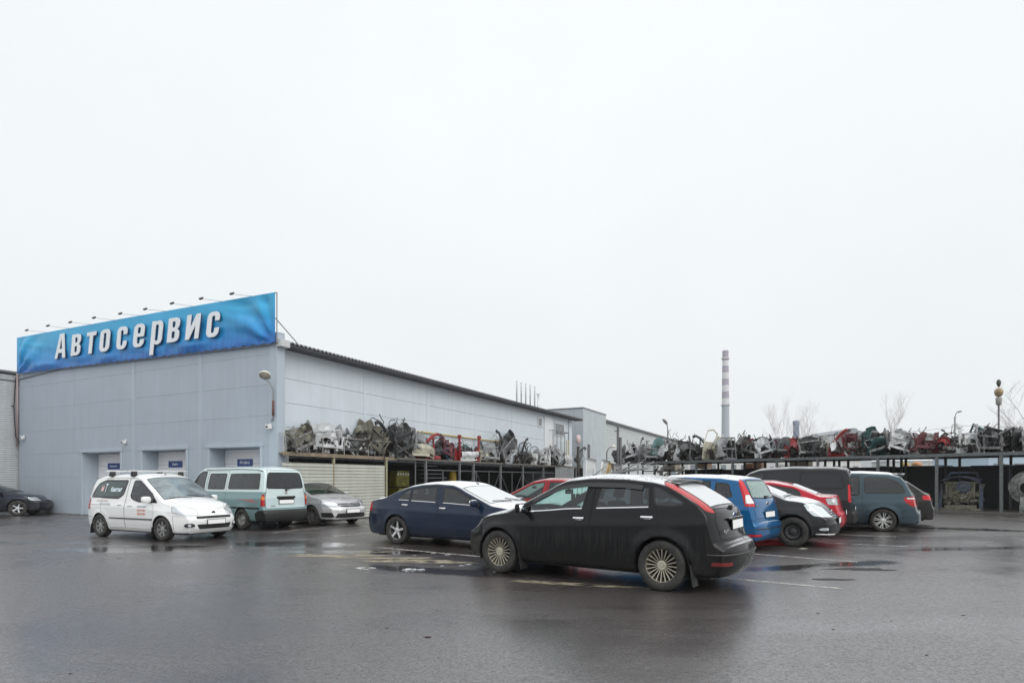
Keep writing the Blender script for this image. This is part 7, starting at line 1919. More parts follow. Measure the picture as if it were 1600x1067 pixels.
            tx('lettering', '(495) 921 7688', .55, .80, .09, red, .75, 0, .002)
            tx('lettering', '(985) 207 7688', .55, .70, .09, red, .75, 0, .002)
            tx('lettering', 'доставка и оборудование', -1.1, .955, .05, grey, 1)
        badge_oval(C, 0, .74, 1, .06, .05, 'chrome')
        # sun strip inside the top of the screen and a paper on the dash
        p, n = hit((1.25, .45, 3), (0, 0, -1))
        m_ = MB(); m_.box(.9, 1.1, -.55, -.1, 1.09, 1.095); m_.build('paper_sheet', [mat('paper', (.8, .8, .8), .7)], root)
        m_ = MB(); m_.tube([(.2, 0, C['top'](.2)), (.2, 0, C['top'](.2) + .025)], .02, 8); m_.build('antenna_base', [M['black']], root)
    P['custom'] = custom
    P['scale'] = (.92, .92, .90); P['loc'], P['rz'] = car_pose(251, 845, (wb / 2 * .92, -.90 * .92), -26)
    return make_car(P)

def van_teal():
    pm = paint('paint_two_tone', (.62, .72, .73), .15, .35, dirt=.25, dirt_top=.7, dirt_col=(.15, .15, .14), col_low=(.20, .32, .335), low_z=1.17)
    M = carmats(pm, glass('glass_vandark', (.30, .34, .38), .35), glass_ws=glass('glass_plain'), glass_rw=glass('glass_vandark'), rim=mat('rim_steel', (.35, .36, .34), .45, .6),
        paint2=paint('paint_white_gate', (.62, .72, .73), .15, .35, dirt=.2, dirt_col=(.15, .15, .14), dirt_top=.8, col_low=(.52, .63, .65), low_z=.98))
    wb = 2.57
    P = dict(name='parked_van', label='pale teal and white minibus with tinted windows, parked with its tailgate to the camera', cat='van',
        xf=2.22, xr=-2.40, W=1.72, wb=wb, Rw=.325, Ra=.37, zb=.26, flare=.012,
        top=[(-2.40, .60), (-2.385, .64), (-2.34, .68), (-2.325, 1.2), (-2.25, 1.72), (-2.18, 1.89), (-1.95, 1.955), (-1.0, 1.985), (1.1, 1.98), (1.32, 1.90), (2.0, 1.18), (2.12, 1.0), (2.18, .8), (2.2, .6)],
        belt=[(-2.4, 1.19), (2.2, 1.15)], ws=(2.0, 1.25), tumble=.22, crown=.10, crown_hood=.08, kr=(.03, .05), kf=(.14, .1), smooth=.02,
        plan=[(-2.40, .93), (-2.2, .965), (-1.6, .99), (0, 1), (1.4, .99), (1.9, .93), (2.2, .85)], leanR=[(.2, .06), (.4, 0), (3, 0)],
        wheel=(('steel', 5), .20), mats=M,
        parts=dict(STD, tailgate=('both', 'paint2', None, .012), bumper=('both', 'black', None, 0), **{'window#1': ('pair', 'glass', 'door#1', .025), 'window#2': ('pair', 'glass', None, .022), 'window#3': ('pair', 'glass', None, .022), 'trim': ('pair', 'black', None)}),
        feat=[('door#1', 'door', .72, 1.72, 0, 0, .04), ('side_panel', 'door', -.42, .70, 0, 0, .05),
              ('window#1', 'win', .82, 1.80, 0, 0, dict(tm=.07)), ('window#2', 'side', rpoly([(-.32, 1.24), (.62, 1.24), (.62, 1.74), (-.32, 1.74)], .06, 4)),
              ('window#3', 'side', rpoly([(-2.10, 1.25), (-.50, 1.24), (-.50, 1.74), (-2.02, 1.74)], .07, 4)),
              ('windscreen', 'screen', 1.30, 1.98, .05),
              ('tailgate', 'back', rpoly([(-.2, .66), (-.2, 1.84), (.62, 1.84), (.70, 1.5), (.73, 1.2), (.73, .66)], .05)),
              ('rear_window', 'back', rpoly([(-.2, 1.26), (-.2, 1.76), (.56, 1.76), (.66, 1.28)], .08, 4)),
              ('taillight', 'side', rpoly([(-2.27, 1.10), (-2.26, .74), (-2.6, .74), (-2.6, 1.10)], .012), .735, (0, 1, 4)),
              ('turn_signal', 'side', rpoly([(-2.26, 1.04), (-2.26, .93), (-2.6, .93), (-2.6, 1.04)], .002), .735, (0, 1, 4)),
              ('headlight', 'side', rpoly([(2.0, .9), (2.0, .72), (2.6, .72), (2.6, .9)], .012), .5, (0, 1, 3)),
              ('trim', 'side', [(-2.2, .70), (-2.2, .64), (2.0, .64), (2.0, .70)], 0, (1,)),
              ('bumper', 'side', [(-1.92, .02), (-1.92, .50), (-2.1, .60), (-2.6, .645), (-2.6, .02)], 0, (0, 1, 2, 4))],
        handles=[('door#1', .85, 1.05, 'black')], mirror=(1.6, 1.2, 'black', 1.1), plates=[('rear', .86, .52)], rear_wiper=(.0, 1.22, -.30, 1.31),
        seats=[(.9, .4), (-.6, .4)], seat_h=.75)
    def custom(C):
        root, hit, M = C['root'], C['hit'], C['M']
        p, n = hit((-5, 1e-4, 1.0), (1, 0, 0))
        m_ = MB(); m_.rbox(0, .02, -.33, .33, -.035, .035, .012); C['place']('gate_handle', m_, (p.x, 0, 1.0), (-1, 0, 0), root, [M['black']])
        m_ = MB(); m_.mi = 0; m_.rbox(.0, .025, -.28, .28, -.02, .02, .008); C['place']('plate_recess', m_, (p.x, 0, .95), (-1, 0, 0), root, [M['gap']])
        badge_oval(C, 0, 1.13, -1, .05, .032)
        text_part('lettering', 'DIESEL', .06, M['chrome'], root, (p.x - .02, .48, .74), (R(90), 0, R(-90)))
        red = mat('stripe_red', (.55, .16, .16), .4)
        for sy in (1, -1):
            for z0, x0, x1, hgt in ((.92, -1.9, -.9, .018), (.885, -1.9, -1.3, .012), (.86, -2.05, -1.5, .014)):
                o = []
                for i in range(9):
                    t = i / 8; x = x0 + (x1 - x0) * t
                    for dz in (-hgt * (1 - t), hgt * (1 - t)):
                        p, n = hit((x, 3, z0 + dz + .02 * t), (0, -1, 0)); o.append((p.x, sy * (p.y + .003), p.z))
                m_ = MB(); m_.add(o, [(2 * i, 2 * i + 1, 2 * i + 3, 2 * i + 2) for i in range(8)]); m_.build('side_stripe', [red], root)
            for x0, x1 in ((-1.25, -1.23), (.18, .2)):
                m_ = MB(); o = []
                for x in (x0, x1):
                    for z in (1.25, 1.73):
                        o.append((x, sy * (C['side'](x, z) + .004), z))
                m_.add(o, [(0, 1, 3, 2)]); m_.build('window_divider', [M['seal']], root)
            # rain gutter
            pts = [(x, sy * (C['side'](x, C['ee'](x) - .01) + .006), C['ee'](x) - .01) for x in [-2.1 + .3 * i for i in range(11)]]
            m_ = MB(); m_.tube(pts, .012, 6); m_.build('rain_gutter', [M['paint']], root, True)
        m_ = MB(); m_.tube([(-2.2, .35, .3), (-2.0, .35, .3)], .1, 12); m_.box(-2.0, -1.0, -.3, .3, .2, .34); m_.build('fuel_tank', [M['black']], root)
    P['custom'] = custom
    P['scale'] = (.95, .95, .95); P['loc'], P['rz'] = car_pose(377, 827, (-wb / 2 * .95, .84 * .95), 148)
    return make_car(P)

def sedan_silver():
    pm = paint('paint_silver', (.47, .48, .50), .4, .3, dirt=.2, snow=.35, dirt_col=(.3, .3, .3))
    M = carmats(pm, glass('glass_green'), glass_ws=glass('glass_ws_green', (.45, .7, .62), .8, dirt=.3), glass_rw=glass('glass_plain'), rim=mat('cover_grey2', (.30, .30, .31), .35, .7),
        bright=paint('paint_silver_light', (.70, .70, .71), .5, .3, dirt=.1))
    wb = 2.70
    P = dict(name='parked_car', label='silver grey sedan with twin-bar grille in front of the corrugated sheet wall', cat='car',
        xf=2.29, xr=-2.3, W=1.775, wb=wb, Rw=.317, Ra=.36, zb=.2, flare=.014,
        top=[(-2.3, .6), (-2.25, 1.03), (-1.9, 1.08), (-1.1, 1.39), (-.4, 1.455), (.15, 1.43), (.42, 1.36), (1.30, .99), (1.6, .93), (1.95, .83), (2.15, .73), (2.27, .62)],
        belt=[(-2.3, 1.0), (1.3, .88)], ws=(1.26, .38), xdeck=-1.8, wheel=(('split', 7), .20), mats=M, kf=(.26, .12), crown=.09,
        parts=dict(STD, bumper=('both', 'bright', None, .006), fog_lamp=('pair', 'black', None, 0), **{'window#1': ('pair', 'glass', 'door#1', .014, True), 'window#2': ('pair', 'glass', 'door#2', .014, True)}),
        feat=[('door#1', 'door', -.16, .98, -.14, 0, .026), ('door#2', 'door', -1.2, -.16, .05, -.14, .026),
              ('window#1', 'win', -.08, 1.0, -.13, 0), ('window#2', 'win', -1.2, -.26, 0.1, -.13),
              ('hood', 'top', [(1.31, -.05), (1.31, .66), (1.8, .68), (2.1, .54), (2.2, -.05)]), ('windscreen', 'screen', .44, 1.26, .05), ('rear_window', 'screen', -1.7, -1.1, .07),
              ('headlight', 'side', rpoly([(1.78, .79), (1.84, .68), (2.5, .62), (2.5, .73), (2.1, .76)], .02), .45, (0, 1, 3)),
              ('bumper', 'side', [(1.95, .02), (1.90, .62), (2.5, .60), (2.5, .02)], 0, (0, 1, 2, 3)),
              ('grille', 'front', rpoly([(-.5, .60), (-.5, .70), (.42, .72), (.45, .64), (.3, .60)], .02), (3, 0, 1)),
              ('air_intake', 'front', rpoly([(-.6, .25), (-.6, .40), (.52, .40), (.60, .27)], .02), (3, 0, 1)),
              ('fog_lamp', 'front', rpoly([(.62, .28), (.84, .28), (.84, .42), (.68, .42)], .02), (3, 0, 1))],
        handles=[('door#1', -.04, .82, 'paint')], mirror=(.85, .93, 'paint'), plates=[('front', .47, .52)])
    def custom(C):
        root, hit, M = C['root'], C['hit'], C['M']
        for z in (.685, .64):
            pts = []
            for i in range(-8, 9):
                y = i / 8 * .43; p, n = hit((5, abs(y) + 1e-4, z + .02 * abs(i / 8)), (-1, 0, 0))
                if p: pts.append((p.x + .006, y, p.z))
            m_ = MB(); m_.tube(pts, .011, 6); m_.build('grille_bar', [M['chrome']], root, True)
        badge_oval(C, .0, .67, 1, .07, .05)
    P['custom'] = custom
    P['loc'], P['rz'] = car_pose(486, 821, (wb / 2, -.87), -34)
    return make_car(P)

def hatch_red_behind():
    pm = paint('paint_red_dark', (.30, .010, .018), .15, .3, dirt=1.0, dirt_top=1.1, dirt_col=(.045, .04, .037), snow=.35)  # low dirt deepened to dull its red reflection in the wet ground
    M = carmats(pm, glass('glass_green_light', (.55, .78, .72), .85), glass_ws=glass('glass_snow_ws'), glass_rw=glass('glass_plain'))
    wb = 2.60
    P = dict(name='parked_car', label='dark red car mostly hidden between the dark blue sedan and the black hatchback', cat='car',
        xf=2.1, xr=-2.1, W=1.76, wb=wb, Rw=.31, Ra=.35, zb=.2,
        top=[(-2.1, .6), (-2.05, 1.0), (-1.95, 1.06), (-1.55, 1.35), (-1.2, 1.46), (-.6, 1.52), (-.1, 1.525), (.25, 1.47), (.42, 1.41), (1.3, .98), (1.7, .88), (2.0, .74), (2.1, .6)],
        belt=[(-2.1, 1.02), (1.3, .90)], ws=(1.26, .40), wheel=(('cover', 7), .2), mats=M, tumble=.42,
        parts=dict(STD, **{'window#1': ('pair', 'glass', 'door#1', .016), 'window#2': ('pair', 'glass', 'door#2', .016)}),
        feat=[('door#1', 'door', -.16, .98, -.14, 0, .026), ('door#2', 'door', -1.2, -.16, .05, -.14, .026),
              ('window#1', 'win', -.06, .98, -.15, 0), ('window#2', 'win', -1.25, -.24, 0.1, -.13),
              ('hood', 'top', [(1.31, -.05), (1.31, .66), (1.8, .66), (2.0, -.05)]), ('windscreen', 'screen', .44, 1.26, .05), ('rear_window', 'screen', -1.95, -1.5, .07),
              ('headlight', 'side', rpoly([(1.7, .82), (1.8, .66), (2.5, .62), (2.5, .78)], .03), .5, (0, 1, 3)), ('taillight', 'side', rpoly([(-1.9, 1.0), (-1.9, .72), (-2.5, .7), (-2.5, 1.02)], .03), .5, (0, 1, 4))],
        handles=[('door#1', -.04, .84, 'paint'), ('door#2', -1.1, .88, 'paint')], mirror=(.84, .93, 'paint'))
    g = gp(845, 748 + 1e3)  # direction only
    Y = 17.0; P['loc'], P['rz'] = ((862 - 800) / FPX * Y, Y + .1, 0), R(150)
    return make_car(P)
def mpv_blue():
    pm = paint('paint_blue', (.007, .105, .27), .2, .26, dirt=.35, dirt_col=(.08, .09, .11), dirt_top=.6, snow=.9)
    M = carmats(pm, glass('glass_teal_side', (.5, .8, .76), .8), glass_ws=glass('glass_snow_ws'), glass_rw=glass('glass_rear_green', (.5, .75, .68), .6, frost_or_sheen=.55, frost_or_sheen_col=(.55, .72, .68), fscale=60), red=mat('lamp_red_bright', (.56, .005, .016), .15, spec=.3, coat=.6))
    wb = 2.64
    P = dict(name='parked_car', label='bright blue car with tall red lamps up its rear corners and snow on its roof', cat='car',
        xf=2.15, xr=-2.13, W=1.82, wb=wb, Rw=.325, Ra=.365, zb=.2, flare=.012,
        top=[(-2.13, .58), (-2.11, .62), (-2.07, .66), (-2.05, 1.02), (-1.98, 1.08), (-1.80, 1.42), (-1.72, 1.52), (-1.3, 1.575), (-.5, 1.60), (0, 1.585), (.35, 1.50), (1.3, 1.04), (1.6, .97), (1.95, .83), (2.12, .66)],
        belt=[(-2.1, 1.07), (1.3, .95)], ws=(1.26, .36), tumble=.34, crown=.09, crown_hood=.09, kr=(.08, .08),
        wheel=(('cover', 7), .2), mats=M,
        parts=dict(STD, **{'window#1': ('pair', 'glass', 'door#1', .016), 'window#2': ('pair', 'glass', 'door#2', .016), 'window#3': ('pair', 'glass', None, .02)}),
        feat=[('door#1', 'door', -.2, .95, -.14, 0, .026), ('door#2', 'door', -1.25, -.2, .05, -.14, .026),
              ('window#1', 'win', -.08, .98, -.15, 0), ('window#2', 'win', -1.12, -.3, 0.05, -.13),
              ('window#3', 'side', rpoly([(-1.62, 1.10), (-1.22, 1.10), (-1.22, 1.42), (-1.50, 1.40)], .05, 4)),
              ('hood', 'top', [(1.31, -.05), (1.31, .66), (1.8, .66), (2.05, -.05)]), ('windscreen', 'screen', .40, 1.26, .05),
              ('tailgate', 'back', [(-.1, .665), (-.1, 1.57), (.56, 1.57), (.66, 1.05), (.66, .665)], (4, 0)),
              ('rear_window', 'back', rpoly([(-.1, 1.07), (-.1, 1.46), (.50, 1.46), (.60, 1.09)], .05)),
              ('taillight', 'side', rpoly([(-1.66, 1.56), (-1.72, 1.36), (-1.93, .92), (-2.3, .90), (-2.3, 1.05), (-1.9, 1.56)], .03), .60, (0, 1, 4)),
              ('reversing_light', 'side', rpoly([(-1.90, 1.16), (-1.94, .98), (-2.3, .98), (-2.3, 1.16)], .01), .62, (0, 1)),
              ('headlight', 'side', rpoly([(1.7, .86), (1.8, .68), (2.5, .62), (2.5, .82)], .03), .5, (0, 1, 3)),
              ('bumper', 'side', [(-1.76, .02), (-1.76, .62), (-2.6, .645), (-2.6, .02)], 0, (0, 1, 2, 4)),
              ('reflector', 'back', rpoly([(.56, .30), (.78, .30), (.78, .345), (.56, .345)], .01), (4, 1, 0))],
        handles=[('door#1', -.06, .88, 'paint'), ('door#2', -1.1, .92, 'paint')], mirror=(.84, .98, 'paint'), plates=[('rear', .74, .52)], rear_wiper=(0, 1.10, -.28, 1.13))
    def custom(C):
        root, hit, M = C['root'], C['hit'], C['M']
        badge_oval(C, 0, .97, -1, .05, .035)
        for sy in (1, -1):
            pts = []
            for i in range(10):
                y = .02 + .72 * i / 9; p, n = hit((-5, y, .46), (1, 0, 0))
                if p: pts.append((p.x - .002, sy * y, .46))
            m_ = MB(); m_.tube(pts, .014, 6); m_.build('bumper_strip', [M['paint']], root, True)
        p, n = hit((-5, .5, .93), (1, 0, 0)); m_ = MB(); m_.rbox(0, .006, -.08, .08, -.012, .012, .003)
        C['place']('lettering_plate', m_, (p.x, .5, .93), (-1, 0, 0), root, [M['chrome']], False)
    P['custom'] = custom
    P['loc'], P['rz'] = corner_pose((-2.05, .82), 4.92, 12.0, 137)
    return make_car(P)

def hatch_dark_front():
    pm = paint('paint_graphite', (.016, .018, .021), .35, .28, dirt=.3, dirt_col=(.07, .068, .065), dirt_top=.6, snow=.86)
    M = carmats(pm, glass('glass_green'), glass_ws=glass('glass_snow_ws'), glass_rw=glass('glass_plain'), rim=mat('rim_black', (.06, .06, .06), .4, .5),
        lamp=mat('headlamp_bright', (.72, .78, .80), .06, .35, coat=1))
    wb = 2.588
    P = dict(name='parked_car', label='black hatchback reversed into its bay, its pale headlight and grille beside the blue car', cat='car',
        xf=2.11, xr=-1.9, W=1.75, wb=wb, Rw=.33, Ra=.385, zb=.24, flare=.02,
        top=[(-1.9, .62), (-1.85, 1.1), (-1.6, 1.5), (-1.2, 1.57), (-.3, 1.60), (.15, 1.54), (1.22, 1.09), (1.45, 1.06), (1.75, .97), (1.95, .87), (2.05, .79), (2.10, .68)],
        belt=[(-1.9, 1.05), (1.3, .97)], ws=(1.2, .2), wheel=(('steel', 5), .205), mats=M, kf=(.26, .12), crown_hood=.09,
        leanF=[(.2, -.06), (.34, 0), (.5, .0), (.62, -.03), (.8, -.08)],
        parts=dict(STD, **{'window#1': ('pair', 'glass', 'door#1', .016), 'window#2': ('pair', 'glass', 'door#2', .016), 'side_skirt': ('pair', 'black', None)}),
        feat=[('door#1', 'door', -.2, .95, -.14, 0, .026), ('door#2', 'door', -1.25, -.2, .05, -.14, .026),
              ('window#1', 'win', -.08, .98, -.15, 0), ('window#2', 'win', -1.3, -.3, 0.05, -.13),
              ('hood', 'top', [(1.25, -.05), (1.25, .66), (1.6, .66), (1.86, .60), (1.98, .45), (2.03, .3), (2.04, -.05)]), ('windscreen', 'screen', .22, 1.18, .05),
              ('headlight', 'side', rpoly([(1.50, .93), (1.60, .80), (1.90, .68), (2.3, .63), (2.3, .74), (1.95, .86), (1.68, .97)], .05, 4), .43, (0, 1, 3)),
              ('grille', 'front', rpoly([(-.5, .61), (-.5, .76), (.37, .76), (.36, .64)], .02), (3, 0, 1)),
              ('bumper', 'side', [(1.68, .02), (1.68, .58), (2.5, .60), (2.5, .02)], 0, (0, 1, 2, 3)),
              ('air_intake', 'front', rpoly([(-.6, .3), (-.6, .50), (.55, .50), (.62, .34)], .03), (3, 0, 1)),
              ('fog_lamp', 'front', circ(.68, .40, .045), (3, 0, 1))],
        handles=[('door#1', -.06, .9, 'paint')], mirror=(.84, 1.0, 'paint'), plates=[('front', .57, .52)])
    def custom(C):
        root, hit, M = C['root'], C['hit'], C['M']
        for z in (.65, .69, .73):
            pts = []
            for i in range(-8, 9):
                y = i / 8 * .35; p, n = hit((5, abs(y) + 1e-4, z), (-1, 0, 0))
                if p: pts.append((p.x + .006, y, p.z))
            m_ = MB(); m_.tube(pts, .009, 6); m_.build('grille_bar', [M['chrome']], root, True)
        for sy in (1, -1):
            p, n = hit((5, .62, .30), (-1, 0, 0))
            pts = []
            for i in range(7):
                y = .42 + .3 * i / 6; p, n = hit((5, y, .285 + .0 * i), (-1, 0, 0))
                if p: pts.append((p.x + .004, sy * y, p.z))
            m_ = MB(); m_.tube(pts, .018, 6); m_.build('skid_strip', [mat('strip_silver', (.6, .6, .6), .4, .4)], root, True)
            p, n = hit((1.78, 3, .82), (0, -1, 0))
        badge_oval(C, 0, .77, 1, .04, .035)
    P['custom'] = custom
    P['loc'], P['rz'] = car_pose(1238, 854, (wb / 2, -.86), -33)
    return make_car(P)

def sedan_red():
    pm = paint('paint_red', (.50, .010, .028), .1, .25, dirt=.9, dirt_top=.7, dirt_col=(.05, .035, .035), snow=.6)  # lower dirt made heavier to darken the red glow mirrored below
    M = carmats(pm, glass('glass_green'), glass_ws=glass('glass_snow_ws'), glass_rw=glass('glass_snow_rw', (.6, .7, .7), .7, frost_or_sheen=.9, fscale=60), clear=mat('lamp_clear_dark', (.45, .45, .46), .08, .4, coat=1))
    wb = 2.64
    P = dict(name='parked_car', label='red sedan with clear rear lamps, tail showing between the black hatchback and the black van', cat='car',
        xf=2.2, xr=-2.3, W=1.76, wb=wb, Rw=.32, Ra=.36, zb=.2,
        top=[(-2.3, .60), (-2.27, .66), (-2.22, .70), (-2.2, 1.02), (-2.1, 1.07), (-1.75, 1.08), (-1.1, 1.36), (-.6, 1.45), (0, 1.46), (.35, 1.37), (1.25, .97), (1.6, .9), (2.0, .78), (2.2, .6)],
        belt=[(-2.3, 1.0), (-1.2, .985), (1.3, .89)], ws=(1.2, .36), xdeck=-1.75, wheel=(('split', 5), .21), mats=M, kr=(.12, .09),
        parts=dict(STD, taillight=('pair', 'clear', None, .005), **{'window#1': ('pair', 'glass', 'door#1', .016), 'window#2': ('pair', 'glass', 'door#2', .016)}),
        feat=[('door#1', 'door', -.16, .96, -.14, 0, .026), ('door#2', 'door', -1.25, -.16, .05, -.14, .026),
              ('window#1', 'win', -.08, .98, -.15, 0), ('window#2', 'win', -1.32, -.3, 0.3, -.13),
              ('hood', 'top', [(1.28, -.05), (1.28, .66), (1.8, .66), (2.05, -.05)]), ('windscreen', 'screen', .38, 1.2, .05), ('rear_window', 'screen', -1.68, -1.06, .08),
              ('tailgate', 'top', [(-1.76, -.05), (-1.76, .60), (-2.18, .55), (-2.26, -.05)]),
              ('taillight', 'side', rpoly([(-1.88, .98), (-1.98, .82), (-2.5, .80), (-2.5, .99), (-2.2, 1.0)], .04, 4), .5, (0, 1, 4)),
              ('bumper', 'side', [(-1.76, .02), (-1.76, .64), (-2.6, .69), (-2.6, .02)], 0, (0, 1, 2, 4))],
        handles=[('door#1', -.04, .84, 'paint'), ('door#2', -1.15, .88, 'paint')], mirror=(.84, .93, 'paint'), plates=[('rear', .60, .52)])
    def custom(C):
        root, hit, M = C['root'], C['hit'], C['M']
        for sy in (1, -1):
            for x, mm, r_ in ((-2.16, 'red', .05), (-2.05, 'white_lens', .045)):
                p, n = hit((x, 3, .90), (0, -1, 0))
                if p:
                    m_ = MB(); m_.lathe([(r_, .001), (r_ * .9, .008), (.001, .010)], 'x', 16)
                    C['place']('lamp_lens', m_, (p.x, p.y * sy, p.z), (n.x, n.y * sy, n.z), root, [M[mm]], True)
    P['custom'] = custom
    Y = 14.3
    P['loc'], P['rz'] = car_pose(1252, 836, (-wb / 2, .86), 149)
    return make_car(P)

def van_black():
    pm = paint('paint_black_van', (.014, .015, .018), .3, .3, dirt=.35, dirt_col=(.075, .07, .065), dirt_top=.8, snow=.35)
    M = carmats(pm, glass('glass_green'), glass_ws=glass('glass_plain'), glass_rw=glass('glass_darkrear', (.4, .45, .45), .5, dirt=.4), red=mat('lamp_red_bright'))
    wb = 2.95
    P = dict(name='parked_van', label='black panel van with tall red rear lamp, highest roof in the right-hand row', cat='van',
        xf=2.3, xr=-2.2, W=1.85, wb=wb, Rw=.33, Ra=.38, zb=.24,
        top=[(-2.2, .60), (-2.17, .64), (-2.12, .68), (-2.11, 1.2), (-2.05, 1.72), (-1.98, 1.83), (-1.7, 1.87), (-.5, 1.89), (.4, 1.84), (.75, 1.72), (1.5, 1.15), (1.75, 1.06), (2.1, .92), (2.3, .66)],
        belt=[(-2.2, 1.16), (1.5, 1.08)], ws=(1.5, .68), tumble=.22, crown=.09, crown_hood=.09, kr=(.05, .05), smooth=.025, crease=.014,
        wheel=(('steel', 5), .2), mats=M,
        parts=dict(STD, bumper=('both', 'black', None), **{'window#1': ('pair', 'glass', 'door#1', .02), 'side_panel#1': ('pair', 'paint', None, .02)}),
        feat=[('door#1', 'door', .22, 1.2, -.05, 0, .04), ('side_panel', 'door', -.85, .2, .0, 0, .05),
              ('window#1', 'win', .3, 1.25, -.05, 0, dict(tm=.08)),
              ('side_panel#1', 'side', rpoly([(-1.95, 1.24), (-.75, 1.22), (-.75, 1.70), (-1.82, 1.70)], .10, 5)),
              ('hood', 'top', [(1.56, -.05), (1.56, .66), (2.0, .6), (2.15, -.05)]), ('windscreen', 'screen', .70, 1.46, .05),
              ('tailgate', 'back', [(-.1, .70), (-.1, 1.80), (.60, 1.80), (.72, 1.2), (.72, .70)]),
              ('rear_window', 'back', rpoly([(-.1, 1.22), (-.1, 1.70), (.56, 1.70), (.66, 1.24)], .05)),
              ('taillight', 'side', rpoly([(-2.02, 1.36), (-2.06, .86), (-2.5, .85), (-2.5, 1.36)], .04), .70, (0, 1, 4)),
              ('bumper', 'side', [(-1.86, .02), (-1.86, .60), (-2.6, .67), (-2.6, .02)], 0, (0, 1, 2, 4))],
        handles=[('door#1', .34, 1.0, 'black')], mirror=(1.1, 1.12, 'black', 1.1), plates=[('rear', .66, .52)])
    def custom(C):
        for z in (1.12, 1.0):
            p, n = C['hit']((-5, .3, z), (1, 0, 0)); m_ = MB(); m_.rbox(0, .012, -.1, .1, -.008, .008, .003)
            C['place']('badge', m_, (p.x, .3, z), (-1, 0, 0), C['root'], [C['M']['chrome']], False)
    P['custom'] = custom
    P['scale'] = (.95, .97, .985); P['loc'], P['rz'] = car_pose(1292, 832, (-wb / 2 * .95, .9), 148)
    return make_car(P)

def minivan_teal():
    pm = paint('paint_teal_blue', (.044, .074, .094), .35, .26, dirt=.2, dirt_col=(.08, .09, .09), dirt_top=.5, snow=.85)
    M = carmats(pm, glass('glass_tint_mini', (.30, .36, .40), .35), glass_ws=glass('glass_plain'), glass_rw=glass('glass_darkrear'), rim=mat('rim_bright2', (.66, .66, .64), .3, .8))
    wb = 2.878
    P = dict(name='parked_van', label='steel blue minivan with silver lattice wheel and rounded tail, far end of the right-hand row', cat='van',
        xf=2.35, xr=-2.38, W=1.99, wb=wb, Rw=.335, Ra=.38, zb=.22, flare=.022,
        top=[(-2.38, .60), (-2.36, .64), (-2.31, .68), (-2.29, 1.02), (-2.22, 1.12), (-2.0, 1.50), (-1.86, 1.66), (-1.6, 1.74), (-.9, 1.785), (-.1, 1.78), (.4, 1.68), (1.55, 1.06), (1.9, .96), (2.2, .8), (2.33, .64)],
        belt=[(-2.3, 1.08), (1.5, .98)], ws=(1.5, .4), tumble=.36, crown=.10, crown_hood=.09, kr=(.10, .10),
        wheel=(('split', 8), .24), mats=M,
        parts=dict(STD, **{'window#1': ('pair', 'glass', 'door#1', .016), 'window#2': ('pair', 'glass', 'side_panel', .016), 'window#3': ('pair', 'glass', None, .02)}),
        feat=[('door#1', 'door', .1, 1.2, -.14, 0, .03), ('side_panel', 'door', -.92, .08, .0, -.1, .04),
              ('window#1', 'win', .2, 1.3, -.15, 0, dict(tm=.07)), ('window#2', 'win', -.84, .06, 0.0, -.13, dict(tm=.08)),
              ('window#3', 'side', rpoly([(-2.02, 1.11), (-.96, 1.10), (-.96, 1.60), (-1.45, 1.59), (-1.75, 1.50), (-1.93, 1.33)], .10, 5)),
              ('hood', 'top', [(1.56, -.05), (1.56, .66), (2.0, .6), (2.15, -.05)]), ('windscreen', 'screen', .45, 1.5, .05),
              ('tailgate', 'back', [(-.1, .69), (-.1, 1.70), (.56, 1.70), (.74, 1.05), (.72, .69)]),
              ('rear_window', 'back', rpoly([(-.1, 1.12), (-.1, 1.60), (.50, 1.60), (.66, 1.14)], .05)),
              ('taillight', 'side', rpoly([(-1.93, 1.00), (-2.0, .86), (-2.25, .74), (-2.6, .70), (-2.6, 1.04), (-2.2, 1.04)], .05, 4), .60, (0, 1, 4)),
              ('reversing_light', 'side', rpoly([(-2.05, .995), (-2.06, .955), (-2.6, .955), (-2.6, .995)], .004), .64, (0, 1, 4)),
              ('bumper', 'side', [(-1.90, .02), (-1.90, .62), (-2.1, .65), (-2.6, .67), (-2.6, .02)], 0, (0, 1, 2, 4))],
        handles=[('door#1', .25, .92, 'paint'), ('side_panel', .0, .93, 'paint')], mirror=(1.15, 1.04, 'paint'), plates=[('rear', .82, .52)], flaps=(-wb / 2,), antenna=(-.3, .15))
    def custom(C):
        root, M, top = C['root'], C['M'], C['top']
        m_ = MB(); ys = [i / 8 for i in range(-8, 9)]; vs = []
        for y in ys:
            yy = y * .64; dx = .06 * y * y
            vs += [(-1.70, yy, top(-1.70) + .012 - .05 * abs(y) ** 2.4), (-2.02 + dx, yy, 1.71 - .05 * abs(y) ** 2.4), (-2.02 + dx, yy, 1.67 - .05 * abs(y) ** 2.4), (-1.84, yy, 1.62 - .05 * abs(y) ** 2.4)]
        n = len(ys); fs = []
        for i in range(n - 1):
            for k in range(4): a, b = 4 * i + k, 4 * i + (k + 1) % 4; fs.append((a, b, b + 4, a + 4))
        fs += [(0, 1, 2, 3), tuple(4 * (n - 1) + k for k in (3, 2, 1, 0))]
        m_.add(vs, fs); m_.build('spoiler', [M['paint']], root, True)
    P['custom'] = custom
    P['scale'] = (.97, .97, .97); P['loc'], P['rz'] = car_pose(1380, 830.5, (-wb / 2 * .97, .985 * .97), 150)
    return make_car(P)

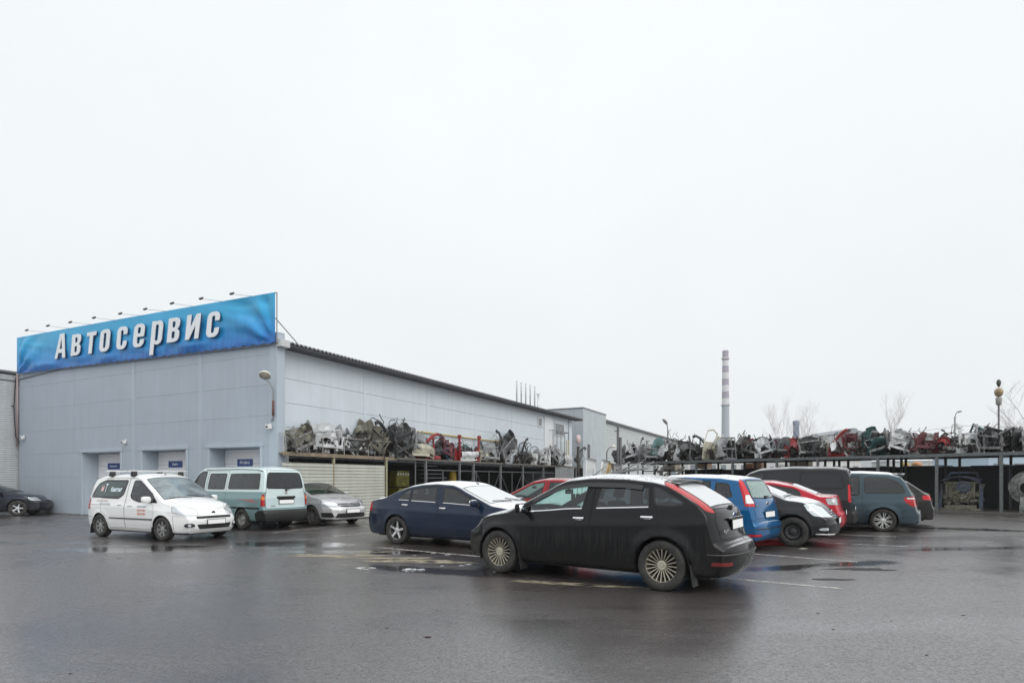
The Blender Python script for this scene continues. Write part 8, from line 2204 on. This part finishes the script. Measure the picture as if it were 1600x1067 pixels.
def hatch_black_far():
    pm = paint('paint_black_far', (.02, .018, .018), .3, .3, dirt=.4, dirt_col=(.08, .07, .065), snow=.3)
    M = carmats(pm, glass('glass_green'), glass_ws=glass('glass_plain'), glass_rw=glass('glass_darkrear'), red=mat('lamp_red_bright'))
    wb = 2.6
    P = dict(name='parked_car', label='black car just behind the steel blue minivan, only its tail and red lamp showing', cat='car',
        xf=2.1, xr=-2.2, W=1.76, wb=wb, Rw=.31, Ra=.35, zb=.22,
        top=[(-2.2, .6), (-2.16, .66), (-2.12, 1.0), (-2.05, 1.04), (-1.95, 1.08), (-1.5, 1.42), (-1.3, 1.50), (-.6, 1.56), (0, 1.53), (1.2, .98), (1.7, .88), (2.0, .74), (2.1, .6)],
        belt=[(-2.1, 1.0), (1.3, .9)], ws=(1.18, .1), wheel=(('cover', 7), .2), mats=M,
        parts=dict(STD, **{'window#1': ('pair', 'glass', 'door#1', .016), 'window#2': ('pair', 'glass', 'door#2', .016)}),
        feat=[('door#1', 'door', -.16, .98, -.14, 0, .026), ('door#2', 'door', -1.2, -.16, .05, -.14, .026),
              ('window#1', 'win', -.06, .98, -.15, 0), ('window#2', 'win', -1.35, -.24, 0.1, -.13), ('windscreen', 'screen', .14, 1.16, .05), ('rear_window', 'screen', -1.9, -1.5, .07),
              ('taillight', 'side', rpoly([(-1.86, .98), (-1.9, .84), (-2.5, .82), (-2.5, .99)], .03), .5, (0, 1, 4)),
              ('bumper', 'side', [(-1.7, .02), (-1.7, .60), (-2.6, .66), (-2.6, .02)], 0, (0, 1, 2, 4))],
        handles=[('door#1', -.04, .84, 'paint')], mirror=(.84, .93, 'paint'), plates=[('rear', .8, .52)])
    P['loc'], P['rz'] = car_pose(1408, 822, (-wb / 2, .86), 150)
    return make_car(P)

CARS = [sedan_navy_left, van_white, van_teal, sedan_silver, sedan_blue, hatch_red_behind, hatch_black, mpv_blue, hatch_dark_front, sedan_red, van_black, minivan_teal, hatch_black_far]

for _car in CARS: _car()
